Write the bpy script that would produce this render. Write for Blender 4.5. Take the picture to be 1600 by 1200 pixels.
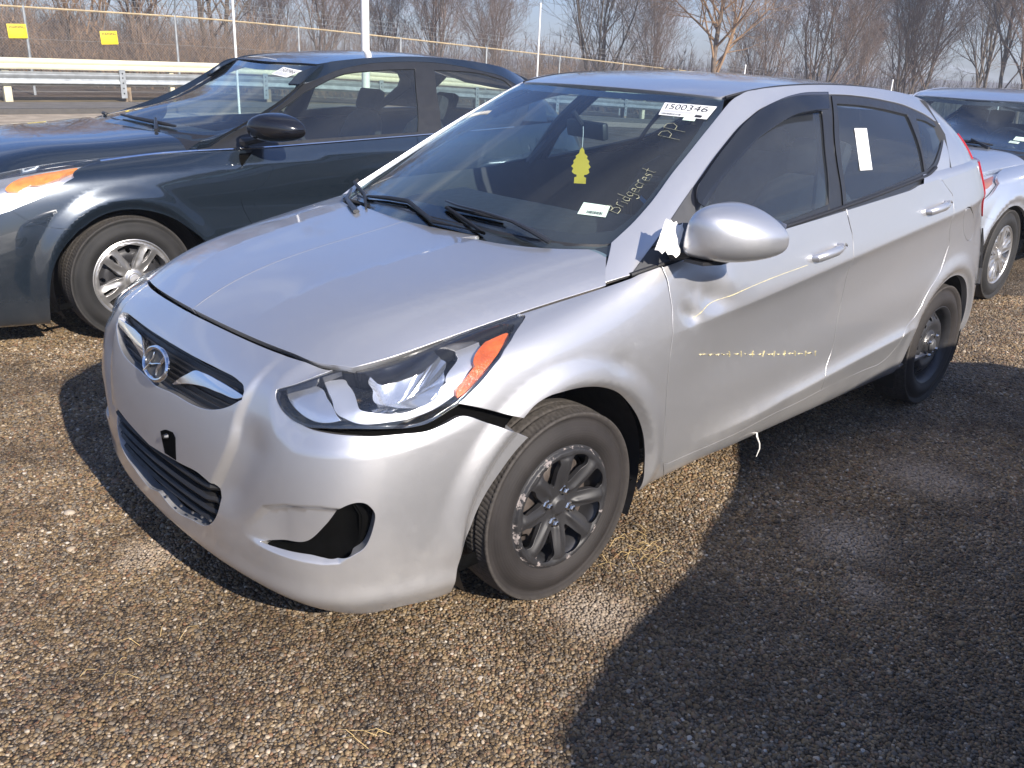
import bpy, bmesh, math, random
import numpy as np
from mathutils import Vector, Matrix, geometry as mgeo
from math import radians as R_, pi

for o in list(bpy.data.objects): bpy.data.objects.remove(o)
scene = bpy.context.scene
COL = scene.collection
rng = np.random.default_rng(7); random.seed(7)

# ---------------------------------------------------------------- camera
cam_d = bpy.data.cameras.new('camera'); cam = bpy.data.objects.new('camera', cam_d); COL.objects.link(cam); scene.camera = cam
YAW, PITCH, ROLL = R_(226.117), R_(-20.526), R_(2.640)
CAM = Vector((1.681, 2.339, 1.515))
fw = Vector((math.cos(YAW)*math.cos(PITCH), math.sin(YAW)*math.cos(PITCH), math.sin(PITCH)))
rt = Vector((math.sin(YAW), -math.cos(YAW), 0)); up = rt.cross(fw)
rt2 = rt*math.cos(ROLL)+up*math.sin(ROLL); up2 = up*math.cos(ROLL)-rt*math.sin(ROLL)
M = Matrix((rt2, up2, -fw)).transposed().to_4x4(); M.translation = CAM
cam.matrix_world = M
cam_d.sensor_width = 36; cam_d.sensor_fit = 'HORIZONTAL'; cam_d.lens = 36*1375.4/1600
cam_d.clip_start = .05; cam_d.clip_end = 2000

# ---------------------------------------------------------------- world: clear hazy winter sky with thin cloud streaks
SUN_DIR = Vector((.10, 1.0, .575)).normalized()          # towards the sun
el = math.asin(SUN_DIR.z); az = math.atan2(SUN_DIR.x, SUN_DIR.y)
w = bpy.data.worlds.new('World'); scene.world = w; w.use_nodes = True
nt = w.node_tree; nt.nodes.clear()
def N(t, **k):
    n = nt.nodes.new(t)
    for a, b in k.items(): setattr(n, a, b)
    return n
sky = N('ShaderNodeTexSky', sky_type='NISHITA', sun_disc=False, sun_elevation=el, sun_rotation=az, air_density=1.0, dust_density=.35, ozone_density=3.0)
tc = N('ShaderNodeTexCoord'); sep = N('ShaderNodeSeparateXYZ'); nt.links.new(tc.outputs['Generated'], sep.inputs[0])
add = N('ShaderNodeMath', operation='ADD'); add.inputs[1].default_value = .12; nt.links.new(sep.outputs[2], add.inputs[0])
mx = N('ShaderNodeMath', operation='MAXIMUM'); mx.inputs[1].default_value = .05; nt.links.new(add.outputs[0], mx.inputs[0])
dvx = N('ShaderNodeMath', operation='DIVIDE'); dvy = N('ShaderNodeMath', operation='DIVIDE')
nt.links.new(sep.outputs[0], dvx.inputs[0]); nt.links.new(mx.outputs[0], dvx.inputs[1]); nt.links.new(sep.outputs[1], dvy.inputs[0]); nt.links.new(mx.outputs[0], dvy.inputs[1])
cmb = N('ShaderNodeCombineXYZ'); nt.links.new(dvx.outputs[0], cmb.inputs[0]); nt.links.new(dvy.outputs[0], cmb.inputs[1])
mp = N('ShaderNodeMapping'); mp.inputs['Rotation'].default_value = (0, 0, R_(35)); mp.inputs['Scale'].default_value = (.55, 1.7, 1); nt.links.new(cmb.outputs[0], mp.inputs[0])
nz = N('ShaderNodeTexNoise'); nz.inputs['Scale'].default_value = 1.3; nz.inputs['Detail'].default_value = 6; nz.inputs['Roughness'].default_value = .55; nz.inputs['Distortion'].default_value = .6; nt.links.new(mp.outputs[0], nz.inputs[0])
rp = N('ShaderNodeValToRGB'); rp.color_ramp.elements[0].position = .50; rp.color_ramp.elements[1].position = .74
rp.color_ramp.elements[0].color = (0, 0, 0, 1); rp.color_ramp.elements[1].color = (.75, .75, .75, 1); nt.links.new(nz.outputs[0], rp.inputs[0])
mixc = N('ShaderNodeMix', data_type='RGBA'); mixc.inputs[7].default_value = (5.2, 5.6, 6.6, 1)
nt.links.new(rp.outputs[0], mixc.inputs[0]); tint = N('ShaderNodeMix', data_type='RGBA', blend_type='MULTIPLY'); tint.inputs[0].default_value = 1; gr = N('ShaderNodeMapRange'); gr.inputs[1].default_value = 0.0; gr.inputs[2].default_value = .42; nt.links.new(sep.outputs[2], gr.inputs[0])
tr_ = N('ShaderNodeValToRGB'); tr_.color_ramp.elements[0].color = (.44, .50, .70, 1); tr_.color_ramp.elements[1].color = (.70, .84, 1.14, 1); nt.links.new(gr.outputs[0], tr_.inputs[0]); nt.links.new(tr_.outputs[0], tint.inputs[7])
nt.links.new(sky.outputs[0], tint.inputs[6]); nt.links.new(tint.outputs[2], mixc.inputs[6])
bg = N('ShaderNodeBackground'); bg.inputs[1].default_value = .088
nt.links.new(mixc.outputs[2], bg.inputs[0]); out = N('ShaderNodeOutputWorld'); nt.links.new(bg.outputs[0], out.inputs[0])

sd = bpy.data.lights.new('sun', 'SUN'); sun = bpy.data.objects.new('sun', sd); COL.objects.link(sun)
sd.energy = 4.8; sd.angle = R_(.53); sd.color = (1, .92, .82)
sun.rotation_euler = (-SUN_DIR).to_track_quat('-Z', 'Y').to_euler(); sun.location = (3, 12, 12)
scene.view_settings.view_transform = 'Standard'; scene.view_settings.look = 'None'
scene.view_settings.exposure = .93; scene.view_settings.gamma = 1.0; scene.view_settings.use_curve_mapping = False
scene.render.engine = 'CYCLES'
# ---------------------------------------------------------------- surface library (numpy only)
def bbasis(n, t, k=3):
    """clamped uniform cubic B-spline basis matrix for n control points at parameters t in 0..1"""
    t = np.clip(np.asarray(t, float), 0, 1)
    kn = np.concatenate([np.zeros(k), np.linspace(0, 1, n-k+1), np.ones(k)])
    N = np.zeros((len(t), len(kn)-1))
    idx = np.clip(np.searchsorted(kn, t, side='right')-1, k, n-1)
    N[np.arange(len(t)), idx] = 1
    for d in range(1, k+1):
        M = np.zeros_like(N)
        for i in range(len(kn)-d-1):
            a = kn[i+d]-kn[i]; b = kn[i+d+1]-kn[i+1]
            if a > 0: M[:, i] += (t-kn[i])/a*N[:, i]
            if b > 0: M[:, i] += (kn[i+d+1]-t)/b*N[:, i+1]
        N = M
    return N[:, :n]

class Patch:
    def __init__(self, net, disp=None):
        self.net = np.asarray(net, float); self.disp = disp
    def raw(self, u, v):
        u = np.asarray(u, float); v = np.asarray(v, float)
        return np.einsum('pi,pj,ijk->pk', bbasis(self.net.shape[0], u), bbasis(self.net.shape[1], v), self.net)
    def rawn(self, u, v):
        e = 2e-3
        du = self.raw(np.clip(u+e, 0, 1), v)-self.raw(np.clip(u-e, 0, 1), v)
        dv = self.raw(u, np.clip(v+e, 0, 1))-self.raw(u, np.clip(v-e, 0, 1))
        n = np.cross(du, dv); n /= np.maximum(np.linalg.norm(n, axis=1, keepdims=True), 1e-9)
        return n*self.flip
    flip = 1.0
    def __call__(self, u, v):
        u = np.asarray(u, float); v = np.asarray(v, float)
        P = self.raw(u, v)
        if self.disp is not None:
            P = P+self.rawn(u, v)*self.disp(P)[:, None]
        return P
    def normal(self, u, v):
        e = 1.2e-3
        u = np.asarray(u, float); v = np.asarray(v, float)
        a = self(np.clip(u+e, 0, 1), v)-self(np.clip(u-e, 0, 1), v)
        b = self(u, np.clip(v+e, 0, 1))-self(u, np.clip(v-e, 0, 1))
        n = np.cross(a, b); n /= np.maximum(np.linalg.norm(n, axis=1, keepdims=True), 1e-9)
        return n*self.flip

def sstep(a, b, x):
    t = np.clip((x-a)/(b-a), 0, 1); return t*t*(3-2*t)
def bump(x, w):
    return np.exp(-(x/w)**2)
def polydist(P2, line):
    """signed distance from points (n,2) to an open polyline: positive on its left"""
    best = np.full(len(P2), 1e9); sg = np.ones(len(P2))
    L = np.asarray(line, float)
    for a, b in zip(L[:-1], L[1:]):
        d = b-a; l2 = (d*d).sum()
        t = np.clip(((P2-a)@d)/l2, 0, 1)
        q = P2-(a+t[:, None]*d); dist = np.hypot(q[:, 0], q[:, 1])
        s = np.sign(d[0]*(P2[:, 1]-a[1])-d[1]*(P2[:, 0]-a[0]))
        m = dist < best-1e-9
        best[m] = dist[m]; sg[m] = s[m]
    return best*sg
def inside(P, poly):
    x, y = P[:, 0], P[:, 1]; c = np.zeros(len(P), bool); A = np.asarray(poly); B = np.roll(A, 1, 0)
    for (x1, y1), (x2, y2) in zip(A, B):
        if y1 == y2: continue
        m = ((y1 > y) != (y2 > y)); c[m] ^= x[m] < (x2-x1)*(y[m]-y1)/(y2-y1)+x1
    return c
# ---------------------------------------------------------------- silver hatchback: control nets (x forward, y left, z up, front axle at 0)
WB = 2.57
def hero_patches():
    top = [ # level 9: hood gap / beltline
        (.700, 0, .800), (.692, .15, .797), (.672, .32, .788), (.635, .46, .776), (.580, .585, .772), (.46, .640, .795), (.30, .672, .829), (.10, .706, .865), (-.10, .732, .892),
        (-.28, .765, .922), (-.48, .806, .966), (-.80, .812, .990), (-1.2, .812, 1.018), (-1.6, .812, 1.048), (-2.0, .810, 1.078), (-2.35, .806, 1.105), (-2.65, .795, 1.125), (-2.85, .742, 1.135), (-2.99, .665, 1.14), (-3.09, .50, 1.14), (-3.17, .25, 1.14), (-3.18, 0, 1.14)]
    # widest plan line of the lower body, one entry per station
    mid = [(.838, 0), (.836, .15), (.827, .30), (.806, .44), (.780, .600), (.712, .712), (.600, .782), (.400, .820), (.16, .850),
        (-.12, .856), (-.42, .852), (-.80, .850), (-1.2, .850), (-1.6, .850), (-2.0, .853), (-2.35, .858), (-2.65, .858), (-2.92, .835), (-3.13, .755), (-3.25, .58), (-3.29, .3), (-3.295, 0)]
    # levels: (inward offset, z) at nose, corner, fender, door, quarter, tail
    sec = {
     'nose':  [(.150, .150), (.055, .150), (.014, .203), (-.002, .288), (.004, .400), (.018, .510), (.043, .610), (.072, .690), (.100, .748)],
     'corn':  [(.120, .125), (.072, .124), (.036, .200), (.010, .288), (.000, .410), (.008, .510), (.022, .600), (.044, .675), (.076, .738)],
     'fend':  [(.080, .118), (.040, .118), (.010, .200), (.000, .320), (-.002, .430), (-.002, .530), (.006, .630), (.022, .725), (.058, .800)],
     'fen2':  [(.110, .190), (.065, .190), (.026, .250), (.010, .350), (.002, .460), (-.002, .570), (.000, .670), (.012, .760), (.045, .842)],
     'door':  [(.130, .195), (.078, .198), (.034, .245), (.016, .340), (.008, .450), (.002, .560), (-.002, .670), (.000, .770), (.010, .880)],
     'quar':  [(.120, .200), (.070, .205), (.026, .260), (.010, .350), (.002, .460), (-.002, .580), (.000, .700), (.006, .820), (.020, .960)],
     'tail':  [(.140, .260), (.060, .250), (.010, .310), (-.004, .400), (-.004, .500), (.006, .620), (.030, .750), (.060, .880), (.090, 1.02)]}
    key = [(0, 'nose'), (3, 'nose'), (5, 'corn'), (7, 'fend'), (9, 'fen2'), (11, 'door'), (14, 'door'), (16, 'quar'), (18, 'tail'), (21, 'tail')]
    n = len(mid); M = np.array(mid)
    T = np.gradient(M, axis=0); T /= np.linalg.norm(T, axis=1, keepdims=True)
    nrm = np.stack([-T[:, 1], T[:, 0]], 1)          # travelling from the nose to the rear along +y side: outward
    nrm[0] = (1, 0); nrm[-1] = (-1, 0)
    if (nrm[10] @ (0, 1)) < 0: nrm[1:-1] *= -1
    net = []
    for i in range(n):
        for (a, ka), (b, kb) in zip(key[:-1], key[1:]):
            if a <= i <= b:
                f = (i-a)/(b-a); s = np.array(sec[ka])*(1-f)+np.array(sec[kb])*f; break
        col = [np.r_[M[i]-nrm[i]*o, z] for o, z in s]
        t = np.array(top[i])
        net.append(col+[t])
    belt = Patch(np.array(net), hero_belt_disp); belt.flip = 1.0
    # hood: u nose -> cowl, v centre -> outer edge
    def hs(x0, ys, zs):
        return [(x, y, z) for x, y, z in zip(x0, ys, zs)]
    H = [
     hs([.700, .698, .685, .660, .625, .580], [0, .12, .26, .40, .51, .585], [.800, .799, .794, .786, .778, .772]),
     hs([.630, .628, .615, .590, .555, .50], [0, .12, .27, .42, .54, .628], [.842, .841, .836, .826, .812, .788]),
     hs([.520, .518, .505, .485, .45, .40], [0, .12, .28, .45, .58, .655], [.886, .886, .882, .870, .850, .810]),
     hs([.380, .378, .365, .345, .32, .28], [0, .12, .28, .46, .60, .676], [.920, .920, .916, .905, .883, .834]),
     hs([.240, .238, .225, .205, .18, .14], [0, .12, .28, .47, .625, .700], [.944, .944, .941, .931, .910, .860]),
     hs([.110, .108, .095, .070, .03, .00], [0, .12, .28, .48, .645, .718], [.963, .963, .961, .953, .935, .881]),
     hs([.000, -.002, -.015, -.045, -.10, -.13], [0, .12, .28, .49, .66, .735], [.980, .980, .979, .974, .958, .898]),
     hs([-.080, -.085, -.11, -.16, -.23, -.27], [0, .12, .28, .50, .675, .762], [.994, .994, .994, .992, .978, .920]),
     hs([-.160, -.165, -.20, -.26, -.34, -.40], [0, .12, .28, .50, .69, .79], [1.006, 1.006, 1.006, 1.004, .995, .950])]
    hood = Patch(H, hero_hood_disp); hood.flip = -1.0
    # greenhouse side: u front -> rear, v beltline -> roof edge
    def gc(b, t, bow=.012, n=6):
        b = np.array(b, float); t = np.array(t, float); out = []
        for k in range(n):
            f = k/(n-1); p = b*(1-f)+t*f; w = 4*f*(1-f)
            p = p+np.array([0, bow*w, 0.35*bow*w]); out.append(p)
        return out
    G = [gc((-0.050, 0.735, 0.842), (-.93, .480, 1.405), .010),
         gc((-0.250, 0.790, 0.896), (-1.03, .515, 1.416), .012),
         gc((-0.500, 0.808, 0.924), (-1.16, .532, 1.434), .018),
         gc((-0.800, 0.812, 0.957), (-1.33, .540, 1.450), .024),
         gc((-1.200, 0.812, 0.984), (-1.56, .544, 1.458), .028),
         gc((-1.600, 0.812, 1.014), (-1.80, .544, 1.458), .029),
         gc((-2.000, 0.810, 1.044), (-2.10, .540, 1.449), .030),
         gc((-2.350, 0.806, 1.070), (-2.40, .528, 1.428), .032),
         gc((-2.650, 0.795, 1.090), (-2.66, .508, 1.400), .034),
         gc((-2.850, 0.738, 1.100), (-2.80, .455, 1.374), .036),
         gc((-2.990, 0.658, 1.107), (-2.90, .385, 1.350), .034),
         gc((-3.090, 0.500, 1.112), (-2.98, .26, 1.336), .020),
         gc((-3.170, 0.250, 1.112), (-3.06, .12, 1.328), .010),
         gc((-3.180, 0.000, 1.112), (-3.065, 0, 1.327), .0)]
    green = Patch(G); green.flip = 1.0
    # roof: u windscreen -> rear, v centre -> rail
    def rc(x, xe, yz, zc, ze):
        ys = np.array([0, .2, .4, .62, .84, 1.0])*yz
        return [(x+(xe-x)*(q/yz)**2, q, zc-(zc-ze)*(q/yz)**2.6) for q in ys]
    Rf = [rc(-.985, -1.035, .515, 1.416, 1.406), rc(-1.12, -1.16, .530, 1.446, 1.432), rc(-1.35, -1.36, .538, 1.472, 1.451), rc(-1.65, -1.65, .542, 1.482, 1.459),
          rc(-2.0, -2.0, .540, 1.474, 1.453), rc(-2.35, -2.35, .528, 1.445, 1.427), rc(-2.65, -2.65, .508, 1.417, 1.399), rc(-2.9, -2.84, .470, 1.387, 1.369), rc(-3.06, -2.95, .42, 1.357, 1.348)]
    roof = Patch(Rf); roof.flip = -1.0
    # windscreen: u cowl -> roof, v centre -> pillar
    def wc(x, xe, ye, z, ze):
        ys = np.array([0, .22, .45, .68, .86, 1.0])*ye
        return [(x+(xe-x)*(q/ye)**2.2, q, z+(ze-z)*(q/ye)**2.0) for q in ys]
    Wn = [wc(.02, -.19, .765, .955, .895), wc(-.13, -.33, .735, 1.033, .980), wc(-.35, -.53, .690, 1.143, 1.092), wc(-.60, -.75, .635, 1.256, 1.232), wc(-.82, -.94, .580, 1.348, 1.338), wc(-.985, -1.06, .540, 1.414, 1.407)]
    wind = Patch(Wn); wind.flip = -1.0
    return dict(belt=belt, hood=hood, green=green, roof=roof, wind=wind)

ARCH_F = (0.0, .300, .352); ARCH_R = (-WB, .300, .350)
FOG_YZ = [(.43, .350), (.476, .385), (.53, .444), (.605, .472), (.688, .485), (.735, .480), (.749, .45), (.749, .398), (.738, .346), (.72, .324), (.69, .319), (.635, .320), (.51, .322), (.44, .330)]
LAMP_YZ = [(.53, .745), (.545, .775), (.62, .80), (.72, .87), (.80, .76), (.79, .684), (.763, .658), (.683, .657), (.62, .655), (.57, .675), (.54, .71)]
def hero_belt_disp(P):
    x, y, z = P[:, 0], P[:, 1], P[:, 2]
    d = np.zeros(len(P))
    side = sstep(.45, .15, x)*sstep(-3.1, -2.95, x)*(y > .3)
    # upper character line: rises from the front door to the tail lamp; shoulder above leans in, below is hollow
    zl = .752+(-.42-x)*.096
    w = sstep(-.30, -.75, x)*sstep(-3.05, -2.8, x)
    t = z-zl; ta = np.sqrt(t*t+.0035**2)-.0035
    d += side*w*(.019*np.exp(-(ta/.12)**1.15)*(t > 0)+.019*np.exp(-(ta/.035)**1.1)*(t <= 0)-.006)
    # hollow below it
    d -= side*w*.012*bump(t+.17, .12)
    # lower crease above the sill, rising to the rear wheel
    zs = .335+np.clip(-.75-x, 0, 2)*.085
    w2 = sstep(-.55, -1.0, x)*sstep(-2.3, -2.05, x)
    t2 = z-zs; tb = np.sqrt(t2*t2+.0035**2)-.0035
    d += side*w2*(.024*np.exp(-(tb/.035)**1.2)*(t2 > 0)+.024*np.exp(-(tb/.10)**1.2)*(t2 <= 0))
    # wheel arch flares
    for (cx, cz, R), on in ((ARCH_F, 1), (ARCH_R, 1)):
        r = np.hypot(x-cx, (z-cz)); q = r-R
        d += (y > .55)*((.014 if cx > -1 else .008)*sstep(.11, .035, q)-(.028 if cx > -1 else .018)*sstep(.036, -.005, q))*sstep(-.05, .12, z-.20)
    # dents of the front door below the mirror
    def dent(cx, cz, rx, rz, dep, a=0.):
        c, s = np.cos(a), np.sin(a); X = (x-cx)*c+(z-cz)*s; Z = -(x-cx)*s+(z-cz)*c
        return -dep*np.exp(-((X/rx)**2+(Z/rz)**2))*(y > .3)
    d += dent(-.60, .835, .10, .040, .016, .3)+dent(-.50, .795, .045, .026, .014, .6)+dent(-.555, .845, .022, .030, -.006, .2)+dent(-.70, .865, .035, .04, -.004)
    d += dent(-1.15, .56, .10, .22, .0025)+dent(-.18, .70, .05, .04, .005)
    # nose: bevel round the headlight bucket, sculpted fog corner, raised centre section
    front = (x > .2)
    yy = np.abs(y)
    # raised centre block between the two vertical creases (grille surround)
    yc = .405-.09*sstep(.60, .33, z)+.02*sstep(.60, .75, z)
    d += front*.018*sstep(.014, -.012, yy-yc)*sstep(.28, .42, z)*sstep(.80, .66, z)
    # fog lamp recess: sharp along its upper and outer edge, running out towards the middle
    P2 = np.stack([yy, z], 1)
    near = front & (yy > .40) & (yy < .80) & (z > .28) & (z < .53)
    if near.any():
        q = P2[near]; ins = inside(q, FOG_YZ); dist = np.abs(polydist(q, FOG_YZ+FOG_YZ[:1]))
        d[near] -= .024*np.where(ins, sstep(0, .020, dist), 0)*sstep(.45, .60, q[:, 0])
    near = front & (yy > .40) & (z > .56)
    if near.any():
        q = P2[near]; ins = inside(q, LAMP_YZ); dist = np.abs(polydist(q, LAMP_YZ+LAMP_YZ[:1]))
        d[near] -= .012*np.where(ins, 1., sstep(.055, 0, dist))*sstep(.24, .48, x[near])
    # hollow beside it, under the lamp
    d -= front*.012*bump(yy-yc-.06, .06)*sstep(.34, .46, z)*sstep(.66, .56, z)
    # shoulder under the headlamp running to the arch
    # chin lip
    d += front*.010*bump(z-.205, .035)
    return d

def hero_hood_disp(P):
    x, y = P[:, 0], np.abs(P[:, 1])
    # two soft ridges converging to the grille
    yr = .255+(.60-x)*.13
    f = sstep(.68, .45, x)*sstep(-.22, .0, x)
    return f*(.0050*np.exp(-np.maximum(y-yr, 0)/.10)*(y > yr)+.0050*np.exp(-np.maximum(yr-y, 0)/.045)*(y <= yr))

def lamp_patch(belt):
    """the belt surface carried on above the bonnet line, for what sits inside the headlamps"""
    n = belt.net; q = Patch(np.concatenate([n, n[:, -1:]+(n[:, -1:]-n[:, -2:-1])*.7], 1)); q.flip = belt.flip; return q
# ---------------------------------------------------------------- saloon surfaces: the same topology with a saloon's own dimensions
SED = dict(hx=[-3.3, -2.57, -2.35, -1.45, -1.05, -.45, -.26, 0, .3, .7, .84], sx=[-3.85, -2.795, -2.75, -1.88, -1.38, -.72, -.47, -.20, .22, .80, .97], ky=1.072,
           bx=[-3.9, -3.4, -2.8, -1.66, -.63, -.31, .28, .6, .83, 1.0], bz=[1.06, 1.07, 1.055, 1.008, .966, .952, .915, .855, .80, .78],
           rx=[-3.9, -3.6, -3.3, -2.9, -2.4, -1.9, -1.36, -1.0], rz=[1.13, 1.20, 1.33, 1.425, 1.470, 1.474, 1.415, 1.30], R=.325, wr=.205)
def warp_patches(S):
    H = hero_patches(); top = H['belt'].net[:, -1]; o = np.argsort(top[:14, 0])
    def zb(x): return np.interp(x, top[:22, 0][::-1], top[:22, 2][::-1])
    RH = ([-3.1, -2.9, -2.65, -2.35, -2.0, -1.65, -1.35, -1.0], [1.34, 1.375, 1.405, 1.432, 1.453, 1.459, 1.451, 1.41])
    def f(net):
        P = np.asarray(net); x, y, z = P[..., 0], P[..., 1], P[..., 2]
        X = np.interp(x, S['hx'], S['sx']); b0 = zb(x); b1 = np.interp(X, S['bx'], S['bz'])
        r0 = np.interp(x, *RH); r1 = np.interp(X, S['rx'], S['rz'])
        low = .02+(z-.02)*(b1-.02)/(b0-.02); hi = b1+(z-b0)*np.where(x < -.35, (r1-b1)/(r0-b0), .92)
        return np.stack([X, y*S['ky'], np.where(z <= b0, low, hi)], -1)
    D = {}
    for k, p in H.items():
        d = None
        if k == 'belt': d = S['disp']
        q = Patch(f(p.net), d); q.flip = p.flip; D[k] = q
    return D
def sedan_disp(P):
    x, y, z = P[:, 0], P[:, 1], P[:, 2]; d = np.zeros(len(P)); wb = 2.795; R = SED['R']
    side = sstep(.55, .25, x)*sstep(-3.4, -3.2, x)
    zl = .86+(-.3-x)*.05
    t = z-zl; w = sstep(.15, -.4, x)*sstep(-3.3, -2.8, x)
    d += side*w*.016*np.exp(-(np.abs(t)/np.where(t > 0, .05, .10))**1.3)-side*w*.012*bump(z-.66, .10)
    zs = .40+(-.6-x)*.03; t2 = z-zs
    d += side*sstep(-.5, -.9, x)*.014*np.exp(-(np.abs(t2)/np.where(t2 > 0, .05, .10))**1.3)
    for cx in (0, -wb):
        q = np.hypot(x-cx, z-R)-(R+.055); d += (y > .5)*(.016*sstep(.12, .03, q)-.02*sstep(.03, -.005, q))
    return d
SED['disp'] = sedan_disp
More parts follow.
